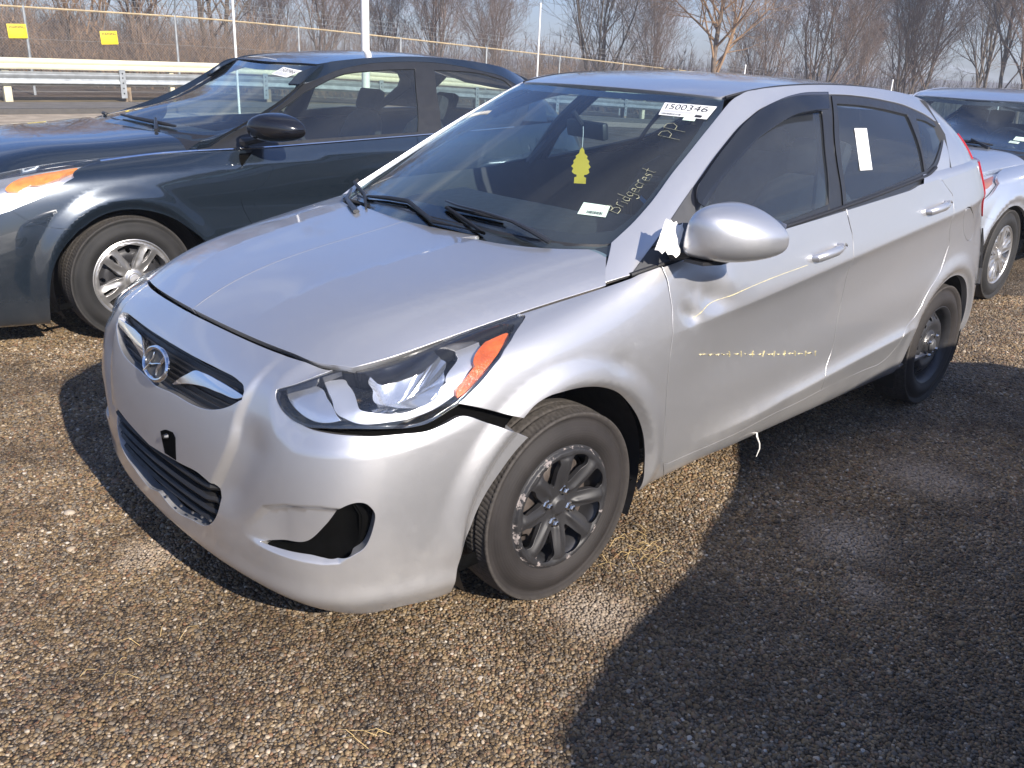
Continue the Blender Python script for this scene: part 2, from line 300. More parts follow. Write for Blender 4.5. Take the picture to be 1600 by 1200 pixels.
# outlines of the panels in surface coordinates
OUT = {
 'headlamp': [(0.1289,0.9153),(0.1405,0.9641),(0.1513,1.0),(0.1871,1.0),(0.2201,1.0),(0.2499,1.0),(0.2774,1.0),(0.3155,1.0),(0.3386,0.975),(0.3442,0.9532),(0.3451,0.9227),(0.3388,0.8891),(0.3273,0.846),(0.3191,0.82),(0.31,0.8011),(0.2981,0.7808),(0.2863,0.7814),(0.2675,0.8001),(0.2364,0.8281),(0.2072,0.8365),(0.1737,0.8291),(0.154,0.8384),(0.1392,0.8646),(0.1316,0.894)],
 'bumper': [(0.0,1.0),(0.04,1.0),(0.08,1.0),(0.12,1.0),(0.1478,1.0),(0.1405,0.9641),(0.1289,0.9153),(0.1316,0.894),(0.1392,0.8646),(0.154,0.8384),(0.1737,0.8291),(0.1832,0.8242),(0.2076,0.8175),(0.2363,0.8006),(0.2587,0.781),(0.2799,0.7653),(0.2972,0.7539),(0.309,0.7626),(0.3191,0.774),(0.336,0.7207),(0.3507,0.6655),(0.3664,0.5953),(0.3573,0.5553),(0.3464,0.4882),(0.3384,0.4318),(0.3318,0.3652),(0.3269,0.296),(0.3186,0.2275),(0.317,0.1348),(0.3197,0.0543),(0.3116,0.0543),(0.2866,0.0766),(0.22,0.03),(0.17,0.02),(0.12,0.02),(0.06,0.02),(0.0,0.02)],
 'upper_grille': [(0.0,0.9001),(0.0138,0.8988),(0.0506,0.898),(0.0832,0.8891),(0.093,0.8779),(0.0968,0.8611),(0.0967,0.8286),(0.0824,0.7837),(0.0556,0.7337),(0.0352,0.7191),(0.0117,0.7155),(0.0,0.7031)],
 'lower_grille': [(0.0,0.4668),(0.0265,0.4824),(0.0529,0.4914),(0.0713,0.4758),(0.0747,0.451),(0.0761,0.4297),(0.073,0.3807),(0.0629,0.3175),(0.0507,0.2791),(0.0326,0.2601),(0.0082,0.2385),(0.0,0.2661)],
 'fog': [(0.1303,0.3411),(0.1515,0.3622),(0.186,0.3868),(0.2067,0.4525),(0.2265,0.5293),(0.2508,0.5201),(0.255,0.4903),(0.2531,0.4336),(0.2467,0.3766),(0.2364,0.3525),(0.2188,0.3356),(0.1862,0.3393),(0.1535,0.3396)],
 'fog_panel': [(0.1197,0.4098),(0.1426,0.4981),(0.1761,0.5429),(0.2209,0.5589),(0.2536,0.5349),(0.2582,0.4947),(0.2559,0.4253),(0.2486,0.3611),(0.238,0.3372),(0.2188,0.3296),(0.1854,0.3334),(0.1314,0.3347),(0.1138,0.3452)],
 'tow': [(0.0087,0.5506),(0.0125,0.5668),(0.0197,0.5768),(0.0227,0.5649),(0.0247,0.4865),(0.0136,0.4832)],
 'fender': [(0.3155,1.0),(0.3504,1.0),(0.3966,1.0),(0.4226,1.0),(0.4523,1.0),(0.4653,0.9613),(0.47,0.9181),(0.4703,0.8601),(0.4692,0.7135),(0.4712,0.4959),(0.4747,0.3138),(0.4778,0.2309),(0.4868,0.093),(0.4644,0.1008),(0.4628,0.2172),(0.4605,0.3218),(0.4564,0.4146),(0.45,0.4981),(0.4406,0.5776),(0.4286,0.6527),(0.4148,0.7037),(0.4002,0.7347),(0.3874,0.7482),(0.3759,0.7518),(0.3663,0.7351),(0.3586,0.6997),(0.3497,0.7272),(0.3365,0.7713),(0.3212,0.8145),(0.3191,0.82),(0.3273,0.846),(0.3388,0.8891),(0.3451,0.9227),(0.3442,0.9532),(0.3386,0.975)],
 'front_door': [(0.4523,1.0),(0.4842,1.0),(0.5252,1.0),(0.5725,1.0),(0.612,1.0),(0.617,0.966),(0.6171,0.9514),(0.617,0.8962),(0.6177,0.76),(0.616,0.6042),(0.6154,0.4799),(0.6092,0.3571),(0.611,0.2756),(0.5907,0.2603),(0.5528,0.246),(0.5355,0.2246),(0.5071,0.2036),(0.4829,0.2033),(0.4778,0.2309),(0.4747,0.3138),(0.4712,0.4959),(0.4692,0.7135),(0.4703,0.8601),(0.47,0.9181),(0.4653,0.9613)],
 'rear_door': [(0.612,1.0),(0.6428,1.0),(0.6796,1.0),(0.7241,1.0),(0.7434,0.9753),(0.7441,0.9462),(0.7532,0.8506),(0.7428,0.7265),(0.7263,0.6312),(0.7114,0.4986),(0.6985,0.4539),(0.6914,0.3605),(0.6858,0.313),(0.6783,0.2862),(0.6601,0.2857),(0.611,0.2756),(0.6092,0.3571),(0.6154,0.4799),(0.616,0.6042),(0.6177,0.76),(0.617,0.8962),(0.6171,0.9514),(0.617,0.966)],
 'body_side': [(0.4778,0.2309),(0.4829,0.2033),(0.5071,0.2036),(0.5355,0.2246),(0.5528,0.246),(0.5907,0.2603),(0.611,0.2756),(0.6601,0.2857),(0.6783,0.2862),(0.6858,0.313),(0.6914,0.3605),(0.6985,0.4539),(0.7114,0.4986),(0.7263,0.6312),(0.7428,0.7265),(0.7532,0.8506),(0.7441,0.9462),(0.7434,0.9753),(0.7241,1.0),(0.8,1.0),(0.84,1.0),(0.88,1.0),(0.905,1.0),(0.912,0.8),(0.912,0.6),(0.91,0.4),(0.905,0.2),(0.9,0.05),(0.86,0.05),(0.7195,0.0835),(0.7184,0.192),(0.7189,0.2835),(0.7209,0.3626),(0.7244,0.4332),(0.7294,0.4959),(0.7358,0.5498),(0.7434,0.5934),(0.7522,0.6257),(0.7619,0.6457),(0.7722,0.6529),(0.783,0.6472),(0.7938,0.6292),(0.8043,0.5994),(0.8142,0.5589),(0.8231,0.5087),(0.8308,0.4488),(0.837,0.3789),(0.8414,0.298),(0.8441,0.2047),(0.8458,0.1009),(0.8429,0.03),(0.7115,0.1138),(0.6961,0.078),(0.6738,0.0643),(0.6392,0.0853),(0.587,0.1008),(0.5406,0.1085),(0.4868,0.093)],
 'dlo': [(0.0311,0.0489),(0.0392,0.1862),(0.046,0.3634),(0.053,0.5052),(0.0643,0.6849),(0.083,0.8165),(0.1137,0.8904),(0.1633,0.9311),(0.217,0.9514),(0.2874,0.9528),(0.376,0.9474),(0.4529,0.9276),(0.5264,0.8856),(0.5734,0.806),(0.5991,0.7105),(0.5907,0.5586),(0.5569,0.2851),(0.5305,0.1408),(0.5031,0.0848)],
 'side_frame': [(0.0311,0.0489),(0.0392,0.1862),(0.046,0.3634),(0.053,0.5052),(0.0643,0.6849),(0.083,0.8165),(0.1137,0.8904),(0.1633,0.9311),(0.217,0.9514),(0.2874,0.9528),(0.376,0.9474),(0.4529,0.9276),(0.5264,0.8856),(0.5734,0.806),(0.5991,0.7105),(0.5907,0.5586),(0.5569,0.2851),(0.5305,0.1408),(0.5031,0.0848),(0.6,0.0),(0.72,0.0),(0.8,0.0),(0.88,0.0),(0.95,0.0),(1.0,0.0),(1.0,0.5),(1.0,1.0),(0.9,1.0),(0.8,1.0),(0.7,1.0),(0.6,1.0),(0.5,1.0),(0.4,1.0),(0.3,1.0),(0.22,1.0),(0.1608,1.0),(0.1092,1.0),(0.0713,0.9936),(0.0499,0.9666),(0.0344,0.8741),(0.019,0.661),(0.011,0.3829),(0.0063,0.2913),(0.0,0.2191),(0.0109,0.0552)],
 'front_glass': [(0.0754,0.247),(0.0757,0.3188),(0.0839,0.4396),(0.104,0.5828),(0.1305,0.7116),(0.1658,0.7854),(0.2049,0.8388),(0.2464,0.8616),(0.2858,0.8646),(0.2875,0.5408),(0.3007,0.0807),(0.2526,0.0673),(0.2168,0.0612),(0.135,0.0618),(0.0844,0.0669)],
 'rear_glass': [(0.3267,0.9038),(0.3924,0.887),(0.441,0.864),(0.5035,0.8173),(0.5005,0.6173),(0.4991,0.3621),(0.4963,0.1219),(0.4246,0.0866),(0.3324,0.0619),(0.3217,0.3139),(0.3201,0.6826)],
 'quarter_glass': [(0.5248,0.7776),(0.5577,0.7413),(0.5818,0.6572),(0.5798,0.5314),(0.5447,0.2523),(0.5237,0.1601),(0.5024,0.1272),(0.503,0.2454),(0.5095,0.4998)],
 'visor': [(0.074,0.2524),(0.0768,0.3062),(0.0851,0.4252),(0.1049,0.5713),(0.1311,0.7033),(0.1662,0.7782),(0.2051,0.8307),(0.2462,0.8456),(0.2855,0.8458),(0.289,0.9415),(0.2171,0.942),(0.1641,0.9209),(0.1182,0.8789),(0.0871,0.8026),(0.0679,0.6668),(0.0563,0.4831),(0.0539,0.4188),(0.0624,0.2949)],
 'belt_trim': [(0.0311,0.0489),(0.0584,0.0485),(0.1008,0.0459),(0.1739,0.04),(0.2595,0.0416),(0.3272,0.0485),(0.3733,0.0545),(0.4241,0.0664),(0.4673,0.0774),(0.5037,0.0933),(0.5238,0.1273)],
 'sail': [(0.0311,0.0489),(0.0392,0.1862),(0.046,0.3634),(0.0496,0.445),(0.0686,0.2555),(0.0949,0.0544)],
 'pillar_line': [(0.3158,0.9434),(0.3073,0.6895),(0.3116,0.3239),(0.3249,0.0502)],
 'wind': [(0.9758,0.07),(0.9814,0.2392),(0.977,0.6587),(0.9736,0.9783),(0.8373,0.962),(0.5842,0.9451),(0.3252,0.9406),(0.2292,0.9335),(0.1676,0.925),(0.139,0.9097)],
 'sticker': [(0.9403,0.537),(0.945,0.9309),(0.8716,0.9236),(0.8692,0.5912)],
 'label': [(0.2882,0.6646),(0.2973,0.8039),(0.2421,0.8236),(0.2302,0.6871)],
 'script': [(0.2694,0.8583),(0.5343,0.881)],
 'script2': [(0.7351,0.8709),(0.8483,0.8737)],
 'greensticker': [(0.8779,0.7875),(0.8777,0.8622),(0.8555,0.8683),(0.855,0.7925)],
 'frit_bottom': [(0.0792,0.0),(0.0551,0.0136),(0.0648,0.3618),(0.093,0.7621)],
 'hood_rear': [(0.8864,0.9907),(1.0,0.8339),(0.9743,0.8277),(0.9319,0.744),(0.891,0.5982),(0.8614,0.3523)],
 'paper': [(0.3577,0.7028),(0.3856,0.6908),(0.3826,0.232),(0.3582,0.2496)],
 'hl_chrome': [(0.1473,0.9337),(0.1687,0.904),(0.1908,0.8705),(0.2186,0.7967),(0.2395,0.7469),(0.2694,0.7189),(0.2929,0.7101),(0.3108,0.7276),(0.3258,0.7779),(0.3257,0.8674),(0.2962,0.9351),(0.2781,0.9556),(0.2492,0.9752),(0.2239,0.9841),(0.1984,0.9865),(0.2139,0.9679),(0.2261,0.9713),(0.2618,0.9516),(0.2826,0.9276),(0.3021,0.8904),(0.3139,0.8149),(0.3032,0.7527),(0.2895,0.7344),(0.2726,0.7453),(0.254,0.7798),(0.2214,0.8663),(0.179,0.9259),(0.1604,0.9445)],
 'hl_park': [(0.1294,0.8444),(0.1355,0.9014),(0.1431,0.9135),(0.1551,0.9112),(0.1745,0.886),(0.2051,0.8277),(0.2183,0.7717),(0.2062,0.7627),(0.1764,0.7579),(0.1568,0.7729),(0.1415,0.8009)],
 'hl_bowl': [(0.1951,0.9393),(0.1876,0.9586),(0.1964,0.9666),(0.2145,0.9652),(0.2368,0.9595),(0.2669,0.9309),(0.2995,0.8761),(0.3112,0.8199),(0.3082,0.7656),(0.2994,0.7436),(0.2835,0.7557),(0.2678,0.7946),(0.2317,0.8849)],
 'hl_amber': [(0.3258,0.9244),(0.34,0.8822),(0.3402,0.8174),(0.3295,0.7628),(0.3203,0.7392),(0.3205,0.7714),(0.326,0.8018),(0.3295,0.8439),(0.3126,0.9112),(0.3106,0.9202)],
 'wing': [(0.0118,0.7508),(0.0165,0.7897),(0.0216,0.8202),(0.0274,0.8508),(0.0359,0.8581),(0.0575,0.8579),(0.0825,0.8501),(0.0974,0.8439),(0.0945,0.8359),(0.0625,0.8173),(0.041,0.8101),(0.0238,0.7861)],
 'fuel': [(0.8114,0.8705),(0.815,0.8353),(0.8104,0.8132),(0.8023,0.809),(0.7934,0.8235),(0.7846,0.8524),(0.7769,0.8866),(0.7715,0.915),(0.7677,0.9343),(0.7684,0.9433),(0.7742,0.9424),(0.7864,0.93),(0.8005,0.9055)],
 'arch_seam': [(0.8225,0.5492),(0.8351,0.5841),(0.8351,0.6852),(0.842,0.7808)],
 'handle_f': [(0.5748,0.9392),(0.5905,0.9468),(0.6064,0.9518)],
 'handle_r': [(0.6995,0.965),(0.7152,0.9672),(0.7334,0.9678)],
 'crayon': [(0.4944,0.695),(0.5052,0.6722),(0.5998,0.4962)],
 'crayon2': [(0.4869,0.8653),(0.4937,0.8866),(0.5146,0.9065),(0.5405,0.9211),(0.574,0.9315)],
 'crayon3': [(0.6206,0.6118),(0.6337,0.5969)],
 'wiper_r_blade': [(0.155,1.0),(0.1387,1.0),(0.0964,0.4126)],
 'wiper_l_tip': [(0.0941,0.3558),(0.106,0.1634),(0.1111,0.0543)],
 'wiper_l_rest': [(0.1222,0.0877),(0.1271,0.2152),(0.129,0.373)],
 'wiper_l_arm': [(0.1415,0.0673),(0.1221,0.1435),(0.1196,0.2776),(0.1111,0.4628),(0.095,0.6031),(0.0851,0.7062)],
 'cowl_r': [(0.0704,1.0),(0.0679,1.0),(0.0508,0.3335),(0.0416,0.0808)],
 'ws_edge_r': [(0.9866,1.0),(0.7205,1.0),(0.3543,1.0),(0.155,1.0)],
 'freshstart': [(0.055,0.0)],
 's_lamp_edge': [(0.2942,0.973),(0.3159,0.9021),(0.3025,0.8352),(0.2755,0.7659)],
 's_lamp_top': [(0.2103,0.988),(0.2554,0.9809),(0.2942,0.973)],
 's_bump_seam': [(0.2792,0.767),(0.2997,0.6768),(0.3142,0.6261),(0.3356,0.6027)],
 's_arch': [(0.3355,0.5947),(0.3452,0.6455),(0.3596,0.6879),(0.3753,0.6927),(0.391,0.6627),(0.4083,0.5927),(0.4203,0.5102)],
 's_arch_front': [(0.3355,0.5947),(0.3197,0.4793),(0.3104,0.3663),(0.3052,0.2278),(0.3026,0.03)],
 's_door': [(0.4544,1.0),(0.464,0.9351),(0.4637,0.6887)],
 's_chrome': [(0.2929,0.9749),(0.2921,0.9882),(0.3125,0.9949),(0.3537,1.0),(0.4127,1.0),(0.4514,1.0),(0.5238,1.0),(0.5963,1.0)],
 's_dlo': [(0.0021,0.0663),(0.0198,0.0846),(0.0159,0.3635),(0.0246,0.6942),(0.0335,0.8915),(0.0934,0.9338),(0.1726,0.9613),(0.2572,0.9632),(0.3942,0.9539),(0.4846,0.9191),(0.5775,0.8657)],
 's_front_glass': [(0.0352,0.5561),(0.0338,0.6295),(0.05,0.8086),(0.1059,0.8869),(0.1842,0.9023),(0.2536,0.9015),(0.3015,0.9015),(0.3137,0.5185),(0.3298,0.0518),(0.2346,0.0614),(0.1078,0.0812)],
 's_rear_glass': [(0.3543,0.8931),(0.417,0.8977),(0.4816,0.8931),(0.5339,0.8637)],
 's_rear_glass2': [(0.3543,0.8931),(0.3593,0.506),(0.3707,0.0679)],
 's_wside': [(0.9888,0.9334),(0.8442,0.7829),(0.6424,0.6955),(0.3165,0.8079),(0.1848,0.831),(0.1396,0.7918)],
 's_wtop': [(0.9888,0.9334),(1.0,0.2186)],
 's_hoodrear': [(0.9758,0.7767),(0.8359,0.9903)],
 's_sticker': [(0.9704,0.3258),(0.9487,0.7708),(0.8979,0.6358),(0.92,0.2741)],
 'crease_up': [(0.4521,0.8187),(0.4596,0.8233),(0.4669,0.8279),(0.4739,0.8323),(0.4808,0.8367),(0.4874,0.8415),(0.494,0.845),(0.5003,0.8491),(0.5066,0.8533),(0.5128,0.8573),(0.519,0.8613),(0.5251,0.8653),(0.5311,0.8693),(0.5371,0.8734),(0.5431,0.8774),(0.5491,0.8813),(0.555,0.8853),(0.561,0.8891),(0.5669,0.8929),(0.5728,0.8966),(0.5787,0.9001),(0.5846,0.9035),(0.5905,0.9068),(0.5965,0.9099),(0.6024,0.9129),(0.6083,0.9158),(0.6142,0.9186),(0.6201,0.9213),(0.626,0.9238),(0.6319,0.9262),(0.6378,0.9286),(0.6438,0.9307),(0.6497,0.9328),(0.6557,0.9347),(0.6617,0.9364),(0.6677,0.9379),(0.6739,0.9393),(0.6801,0.9404),(0.6863,0.9413),(0.6927,0.942),(0.6992,0.9425),(0.7058,0.9429),(0.7126,0.9431),(0.7194,0.9431),(0.7264,0.9431),(0.7336,0.943),(0.7408,0.9428),(0.7483,0.9426),(0.7559,0.9424),(0.7637,0.9422),(0.7717,0.9419),(0.7799,0.9417),(0.7883,0.9414),(0.7969,0.9412),(0.8059,0.9409),(0.8153,0.9406),(0.8251,0.9403),(0.8355,0.9399),(0.8469,0.9395),(0.8595,0.939)],
 'crease_low': [(0.4911,0.2703),(0.4967,0.2709),(0.5022,0.2716),(0.5076,0.2724),(0.5129,0.2733),(0.5182,0.2742),(0.5234,0.2789),(0.5286,0.2843),(0.5338,0.2896),(0.539,0.2947),(0.5441,0.2996),(0.5493,0.3043),(0.5544,0.3088),(0.5595,0.3132),(0.5646,0.3176),(0.5697,0.322),(0.5748,0.3263),(0.5798,0.3307),(0.5849,0.3351),(0.59,0.3395),(0.5951,0.3438),(0.6002,0.3481),(0.6053,0.3525),(0.6103,0.3568),(0.6154,0.3611),(0.6205,0.3653),(0.6256,0.3696),(0.6307,0.3739),(0.6358,0.3782),(0.6409,0.3824),(0.646,0.3867),(0.6511,0.3909),(0.6562,0.3951),(0.6614,0.3992),(0.6666,0.4034),(0.6719,0.4074),(0.6772,0.4114),(0.6825,0.4154),(0.688,0.4192),(0.6935,0.4229),(0.6991,0.4264),(0.7048,0.4297),(0.7105,0.433),(0.7164,0.4364),(0.7223,0.4385)],
}
# ---------------------------------------------------------------- objects, tags, meshes
def tag(o, label=None, cat=None, group=None, kind=None):
    if label: o['label'] = label
    if cat: o['category'] = cat
    if group: o['group'] = group
    if kind: o['kind'] = kind
    return o
def empty(name, loc=(0, 0, 0), rz=0, parent=None):
    o = bpy.data.objects.new(name, None); COL.objects.link(o); o.location = loc; o.rotation_euler = (0, 0, rz)
    o.empty_display_size = .1
    if parent: o.parent = parent
    return o
def link(name, me, m=None, parent=None):
    o = bpy.data.objects.new(name, me); COL.objects.link(o)
    if m is not None:
        for q in (m if isinstance(m, (list, tuple)) else [m]): me.materials.append(q)
    if parent: o.parent = parent
    return o
def mesh(name, V, F, m=None, parent=None, smooth=True, N=None, angle=None):
    me = bpy.data.meshes.new(name); me.from_pydata([tuple(map(float, v)) for v in V], [], [tuple(map(int, f)) for f in F]); me.update()
    if smooth: me.shade_smooth()
    if angle is not None: me.set_sharp_from_angle(angle=R_(angle))
    if N is not None: me.normals_split_custom_set_from_vertices([tuple(map(float, n)) for n in N])
    return link(name, me, m, parent)
def copy_tree(o, parent=None, **over):
    c = o.copy(); COL.objects.link(c)
    if parent: c.parent = parent
    for ch in list(o.children): copy_tree(ch, c)
    return c

class MB:
    """collects simple solids into one mesh"""
    def __init__(s): s.V = []; s.F = []
    def add(s, V, F):
        b = len(s.V); s.V += [tuple(v) for v in V]; s.F += [tuple(b+i for i in f) for f in F]; return s
    def box(s, c, d, rot=None, taper=1.0):
        x, y, z = [q/2 for q in d]
        V = [Vector((sx*x*(taper if sz > 0 else 1), sy*y*(taper if sz > 0 else 1), sz*z)) for sz in (-1, 1) for sy in (-1, 1) for sx in (-1, 1)]
        if rot is not None: V = [rot @ v for v in V]
        V = [v+Vector(c) for v in V]
        return s.add(V, [(0, 2, 3, 1), (4, 5, 7, 6), (0, 1, 5, 4), (2, 6, 7, 3), (0, 4, 6, 2), (1, 3, 7, 5)])
    def tube(s, pts, r, n=8, caps=True, flat=1.0):
        pts = [Vector(p) for p in pts]; k = len(pts); rs = r if isinstance(r, (list, tuple)) else [r]*k
        V = []; prev = None
        for i, p in enumerate(pts):
            d = (pts[min(i+1, k-1)]-pts[max(i-1, 0)]).normalized()
            if prev is None:
                a = d.cross(Vector((0, 0, 1)));
                if a.length < .05: a = d.cross(Vector((1, 0, 0)))
                a.normalize()
            else:
                a = (prev-d*prev.dot(d)).normalized()
            prev = a; b = d.cross(a)
            for j in range(n):
                t = 2*pi*j/n; V.append(p+(a*math.cos(t)+b*math.sin(t)*flat)*rs[i])
        F = [(i*n+j, i*n+(j+1) % n, (i+1)*n+(j+1) % n, (i+1)*n+j) for i in range(k-1) for j in range(n)]
        if caps: F += [tuple(range(n-1, -1, -1)), tuple((k-1)*n+j for j in range(n))]
        return s.add(V, F)
    def lathe(s, prof, n=32, axis='y', c=(0, 0, 0), a0=0, a1=2*pi):
        """prof: list of (radius, height along axis)"""
        k = len(prof); full = abs(a1-a0-2*pi) < 1e-6; cols = n if full else n+1; V = []
        for i in range(cols):
            t = a0+(a1-a0)*i/n; ca, sa = math.cos(t), math.sin(t)
            for r, h in prof:
                if axis == 'y': V.append((c[0]+r*ca, c[1]+h, c[2]+r*sa))
                elif axis == 'x': V.append((c[0]+h, c[1]+r*ca, c[2]+r*sa))
                else: V.append((c[0]+r*ca, c[1]+r*sa, c[2]+h))
        F = [(i*k+j, i*k+j+1, ((i+1) % cols)*k+j+1, ((i+1) % cols)*k+j) for i in range(n) for j in range(k-1)]
        return s.add(V, F)
    def build(s, name, m=None, parent=None, smooth=True, angle=35, bevel=0):
        o = mesh(name, s.V, s.F, m, parent, smooth, angle=angle)
        bm = bmesh.new(); bm.from_mesh(o.data); bmesh.ops.recalc_face_normals(bm, faces=bm.faces)
        if bevel:
            e = [e for e in bm.edges if len(e.link_faces) == 2 and e.calc_face_angle(0) > .6]
            bmesh.ops.bevel(bm, geom=e, offset=bevel, segments=2, profile=.6, affect='EDGES', clamp_overlap=True)
        bm.to_mesh(o.data); bm.free()
        if smooth: o.data.shade_smooth(); o.data.set_sharp_from_angle(angle=R_(angle))
        return o

# ---------------------------------------------------------------- panels cut out of a surface
def smooth_poly(pts, h, scale, closed=True, corner=38):
    """Catmull-Rom through pts, keeping corners, resampled at about h metres"""
    P = np.array(pts, float)*scale; n = len(P)
    d1 = P-np.roll(P, 1, 0); d2 = np.roll(P, -1, 0)-P
    l1 = np.hypot(*d1.T)+1e-9; l2 = np.hypot(*d2.T)+1e-9
    ang = np.degrees(np.arccos(np.clip((d1*d2).sum(1)/(l1*l2), -1, 1)))
    tan = (d1/l1[:, None]*l2[:, None]+d2/l2[:, None]*l1[:, None])/(l1+l2)[:, None]
    out = []
    for i in range(n if closed else n-1):
        j = (i+1) % n; L = np.hypot(*(P[j]-P[i])); k = max(1, int(round(L/h)))
        chord = (P[j]-P[i])/max(L, 1e-9)
        ta = chord if ang[i] > corner else tan[i]; tb = chord if ang[j] > corner else tan[j]
        for q in range(k):
            t = q/k; a = 2*t**3-3*t**2+1; b = t**3-2*t**2+t; c = -2*t**3+3*t**2; d = t**3-t**2
            out.append(a*P[i]+b*L*ta+c*P[j]+d*L*tb)
    if not closed: out.append(P[-1])
    return np.array(out)/scale
def inset(P, d):
    n = len(P); t = np.roll(P, -1, 0)-np.roll(P, 1, 0); t /= np.hypot(*t.T)[:, None]+1e-12
    a = 0.5*np.sum(P[:, 0]*np.roll(P[:, 1], -1)-np.roll(P[:, 0], -1)*P[:, 1])
    nn = np.stack([-t[:, 1], t[:, 0]], 1)*(1 if a > 0 else -1)
    return P+nn*d
def patch_scale(p):
    g = np.linspace(0, 1, 41); a = p(g, g*0+.5); b = p(g*0+.5, g)
    return np.array([np.linalg.norm(np.diff(a, axis=0), axis=1).sum(), np.linalg.norm(np.diff(b, axis=0), axis=1).sum()])

def panel_data(patch, outer, holes=(), h=.02, off=0., skirt=.012, gap=.0, sym=False, corner=38, offfn=None, extra=()):
    sc = patch_scale(patch)
    loops = []
    for k, lp in enumerate([outer]+list(holes)):
        s = smooth_poly(lp, h*.8, sc, corner=corner)
        if gap:
            q = inset(s*sc, gap if k == 0 else -gap)/sc
            if sym: m = np.abs(s[:, 0]) < 1e-5; q[m, 0] = 0
            s = np.clip(q, 0, 1)
        loops.append(s)
    lo = loops[0].min(0); hi = loops[0].max(0)
    nu = max(2, int((hi[0]-lo[0])*sc[0]/h)); nv = max(2, int((hi[1]-lo[1])*sc[1]/h))
    gu, gv = np.meshgrid(np.linspace(lo[0], hi[0], nu+1), np.linspace(lo[1], hi[1], nv+1), indexing='ij')
    G = np.stack([gu.ravel(), gv.ravel()], 1)
    ok = inside(G, loops[0])
    for l in loops[1:]: ok &= ~inside(G, l)
    G = G[ok]
    B = np.concatenate(loops)
    if len(G):
        keep = np.ones(len(G), bool)
        for i in range(0, len(G), 2000):
            d = (G[i:i+2000, None]-B[None])*sc; keep[i:i+2000] = np.sqrt((d**2).sum(2)).min(1) > h*.45
        G = G[keep]
    X = []
    for line, offs in extra:                 # rows of vertices that follow a crease
        q = np.asarray(line, float)*sc; d = np.r_[0, np.cumsum(np.hypot(*np.diff(q, axis=0).T))]; t = np.arange(0, d[-1], h*.8); q = np.stack([np.interp(t, d, q[:, i]) for i in (0, 1)], 1)
        tn = np.gradient(q, axis=0); tn /= np.hypot(*tn.T)[:, None]+1e-12; nn = np.stack([-tn[:, 1], tn[:, 0]], 1)
        X += [(q+nn*o)/sc for o in offs]
    if X:
        X = np.concatenate(X); ok = inside(X, loops[0])&(X.min(1) >= 0)&(X.max(1) <= 1)
        for l in loops[1:]: ok &= ~inside(X, l)
        X = X[ok]; ok = np.ones(len(X), bool)
        for i in range(0, len(X), 2000): ok[i:i+2000] = np.sqrt((((X[i:i+2000, None]-B[None])*sc)**2).sum(2)).min(1) > .003
        X = X[ok]
        if len(G) and len(X):
            ok = np.ones(len(G), bool)
            for i in range(0, len(G), 2000): ok[i:i+2000] = np.sqrt((((G[i:i+2000, None]-X[None])*sc)**2).sum(2)).min(1) > h*.55
            G = np.concatenate([G[ok], X])
    pts = np.concatenate([B, G]) if len(G) else B
    edges = []; b = 0
    for l in loops:
        n = len(l); edges += [(b+i, b+(i+1) % n) for i in range(n)]; b += n
    nb = b
    r = mgeo.delaunay_2d_cdt([Vector(p*sc) for p in pts], edges, [], 0, 1e-7)
    uv = np.array([tuple(v) for v in r[0]])/sc; T = np.array([f for f in r[2]])
    cen = uv[T].mean(1); ok = inside(cen, loops[0])
    for l in loops[1:]: ok &= ~inside(cen, l)
    T = T[ok]
    # drop slivers
    e1 = (uv[T[:, 1]]-uv[T[:, 0]])*sc; e2 = (uv[T[:, 2]]-uv[T[:, 0]])*sc
    ar = e1[:, 0]*e2[:, 1]-e1[:, 1]*e2[:, 0]; T = T[np.abs(ar) > 1e-10]; ar = ar[np.abs(ar) > 1e-10]
    uv = np.clip(uv, 0, 1)
    n = patch.normal(uv[:, 0], uv[:, 1]); P = patch(uv[:, 0], uv[:, 1])
    o = off if offfn is None else off+offfn(uv, P)
    P = P+n*(o[:, None] if np.ndim(o) else o)
    if offfn is not None: n = None
    # orient
    if len(T):
        fn = np.cross(P[T[:, 1]]-P[T[:, 0]], P[T[:, 2]]-P[T[:, 0]])
        nn = n if n is not None else patch.normal(uv[:, 0], uv[:, 1])
        flip = (fn*nn[T[:, 0]]).sum(1) < 0; T[flip] = T[flip][:, ::-1]
    if n is None:
        n = np.zeros_like(P); fn = np.cross(P[T[:, 1]]-P[T[:, 0]], P[T[:, 2]]-P[T[:, 0]])
        for k in range(3): np.add.at(n, T[:, k], fn)
        n /= np.maximum(np.linalg.norm(n, axis=1, keepdims=True), 1e-12)
    F = [tuple(t) for t in T]; V = P; NN = n
    if sym:
        on = np.abs(uv[:, 0 if sym == 'u' else 1]) < 1e-5; V = P.copy(); V[on, 1] = 0; NN = n.copy(); NN[on, 1] = 0; NN[on] /= np.linalg.norm(NN[on], axis=1, keepdims=True)
        idx = np.where(on, np.arange(len(P)), np.arange(len(P))+len(P))
        V = np.concatenate([V, V*[1, -1, 1]]); NN = np.concatenate([NN, NN*[1, -1, 1]])
        F += [(idx[a], idx[c], idx[b]) for a, b, c in T]
    if skirt:
        ec = {}
        for f in F:
            for a, b in ((f[0], f[1]), (f[1], f[2]), (f[2], f[0])): ec[(a, b)] = 1
        be = [(a, b) for (a, b) in ec if (b, a) not in ec]
        nx = {}; out = np.zeros_like(V); bv = sorted({a for e in be for a in e}); pos = {v: i for i, v in enumerate(bv)}
        for a, b in be:
            t = V[b]-V[a]; o_ = np.cross(t, NN[a]); o_ /= np.linalg.norm(o_)+1e-12; out[a] += o_; out[b] += o_
        bi = np.array(bv); ob = out[bi]; ob /= np.linalg.norm(ob, axis=1, keepdims=True)+1e-12
        r0 = V[bi]; r1 = V[bi]+ob*.0012-NN[bi]*.0014; r2 = r1-NN[bi]*skirt
        base = len(V); m = len(bi)
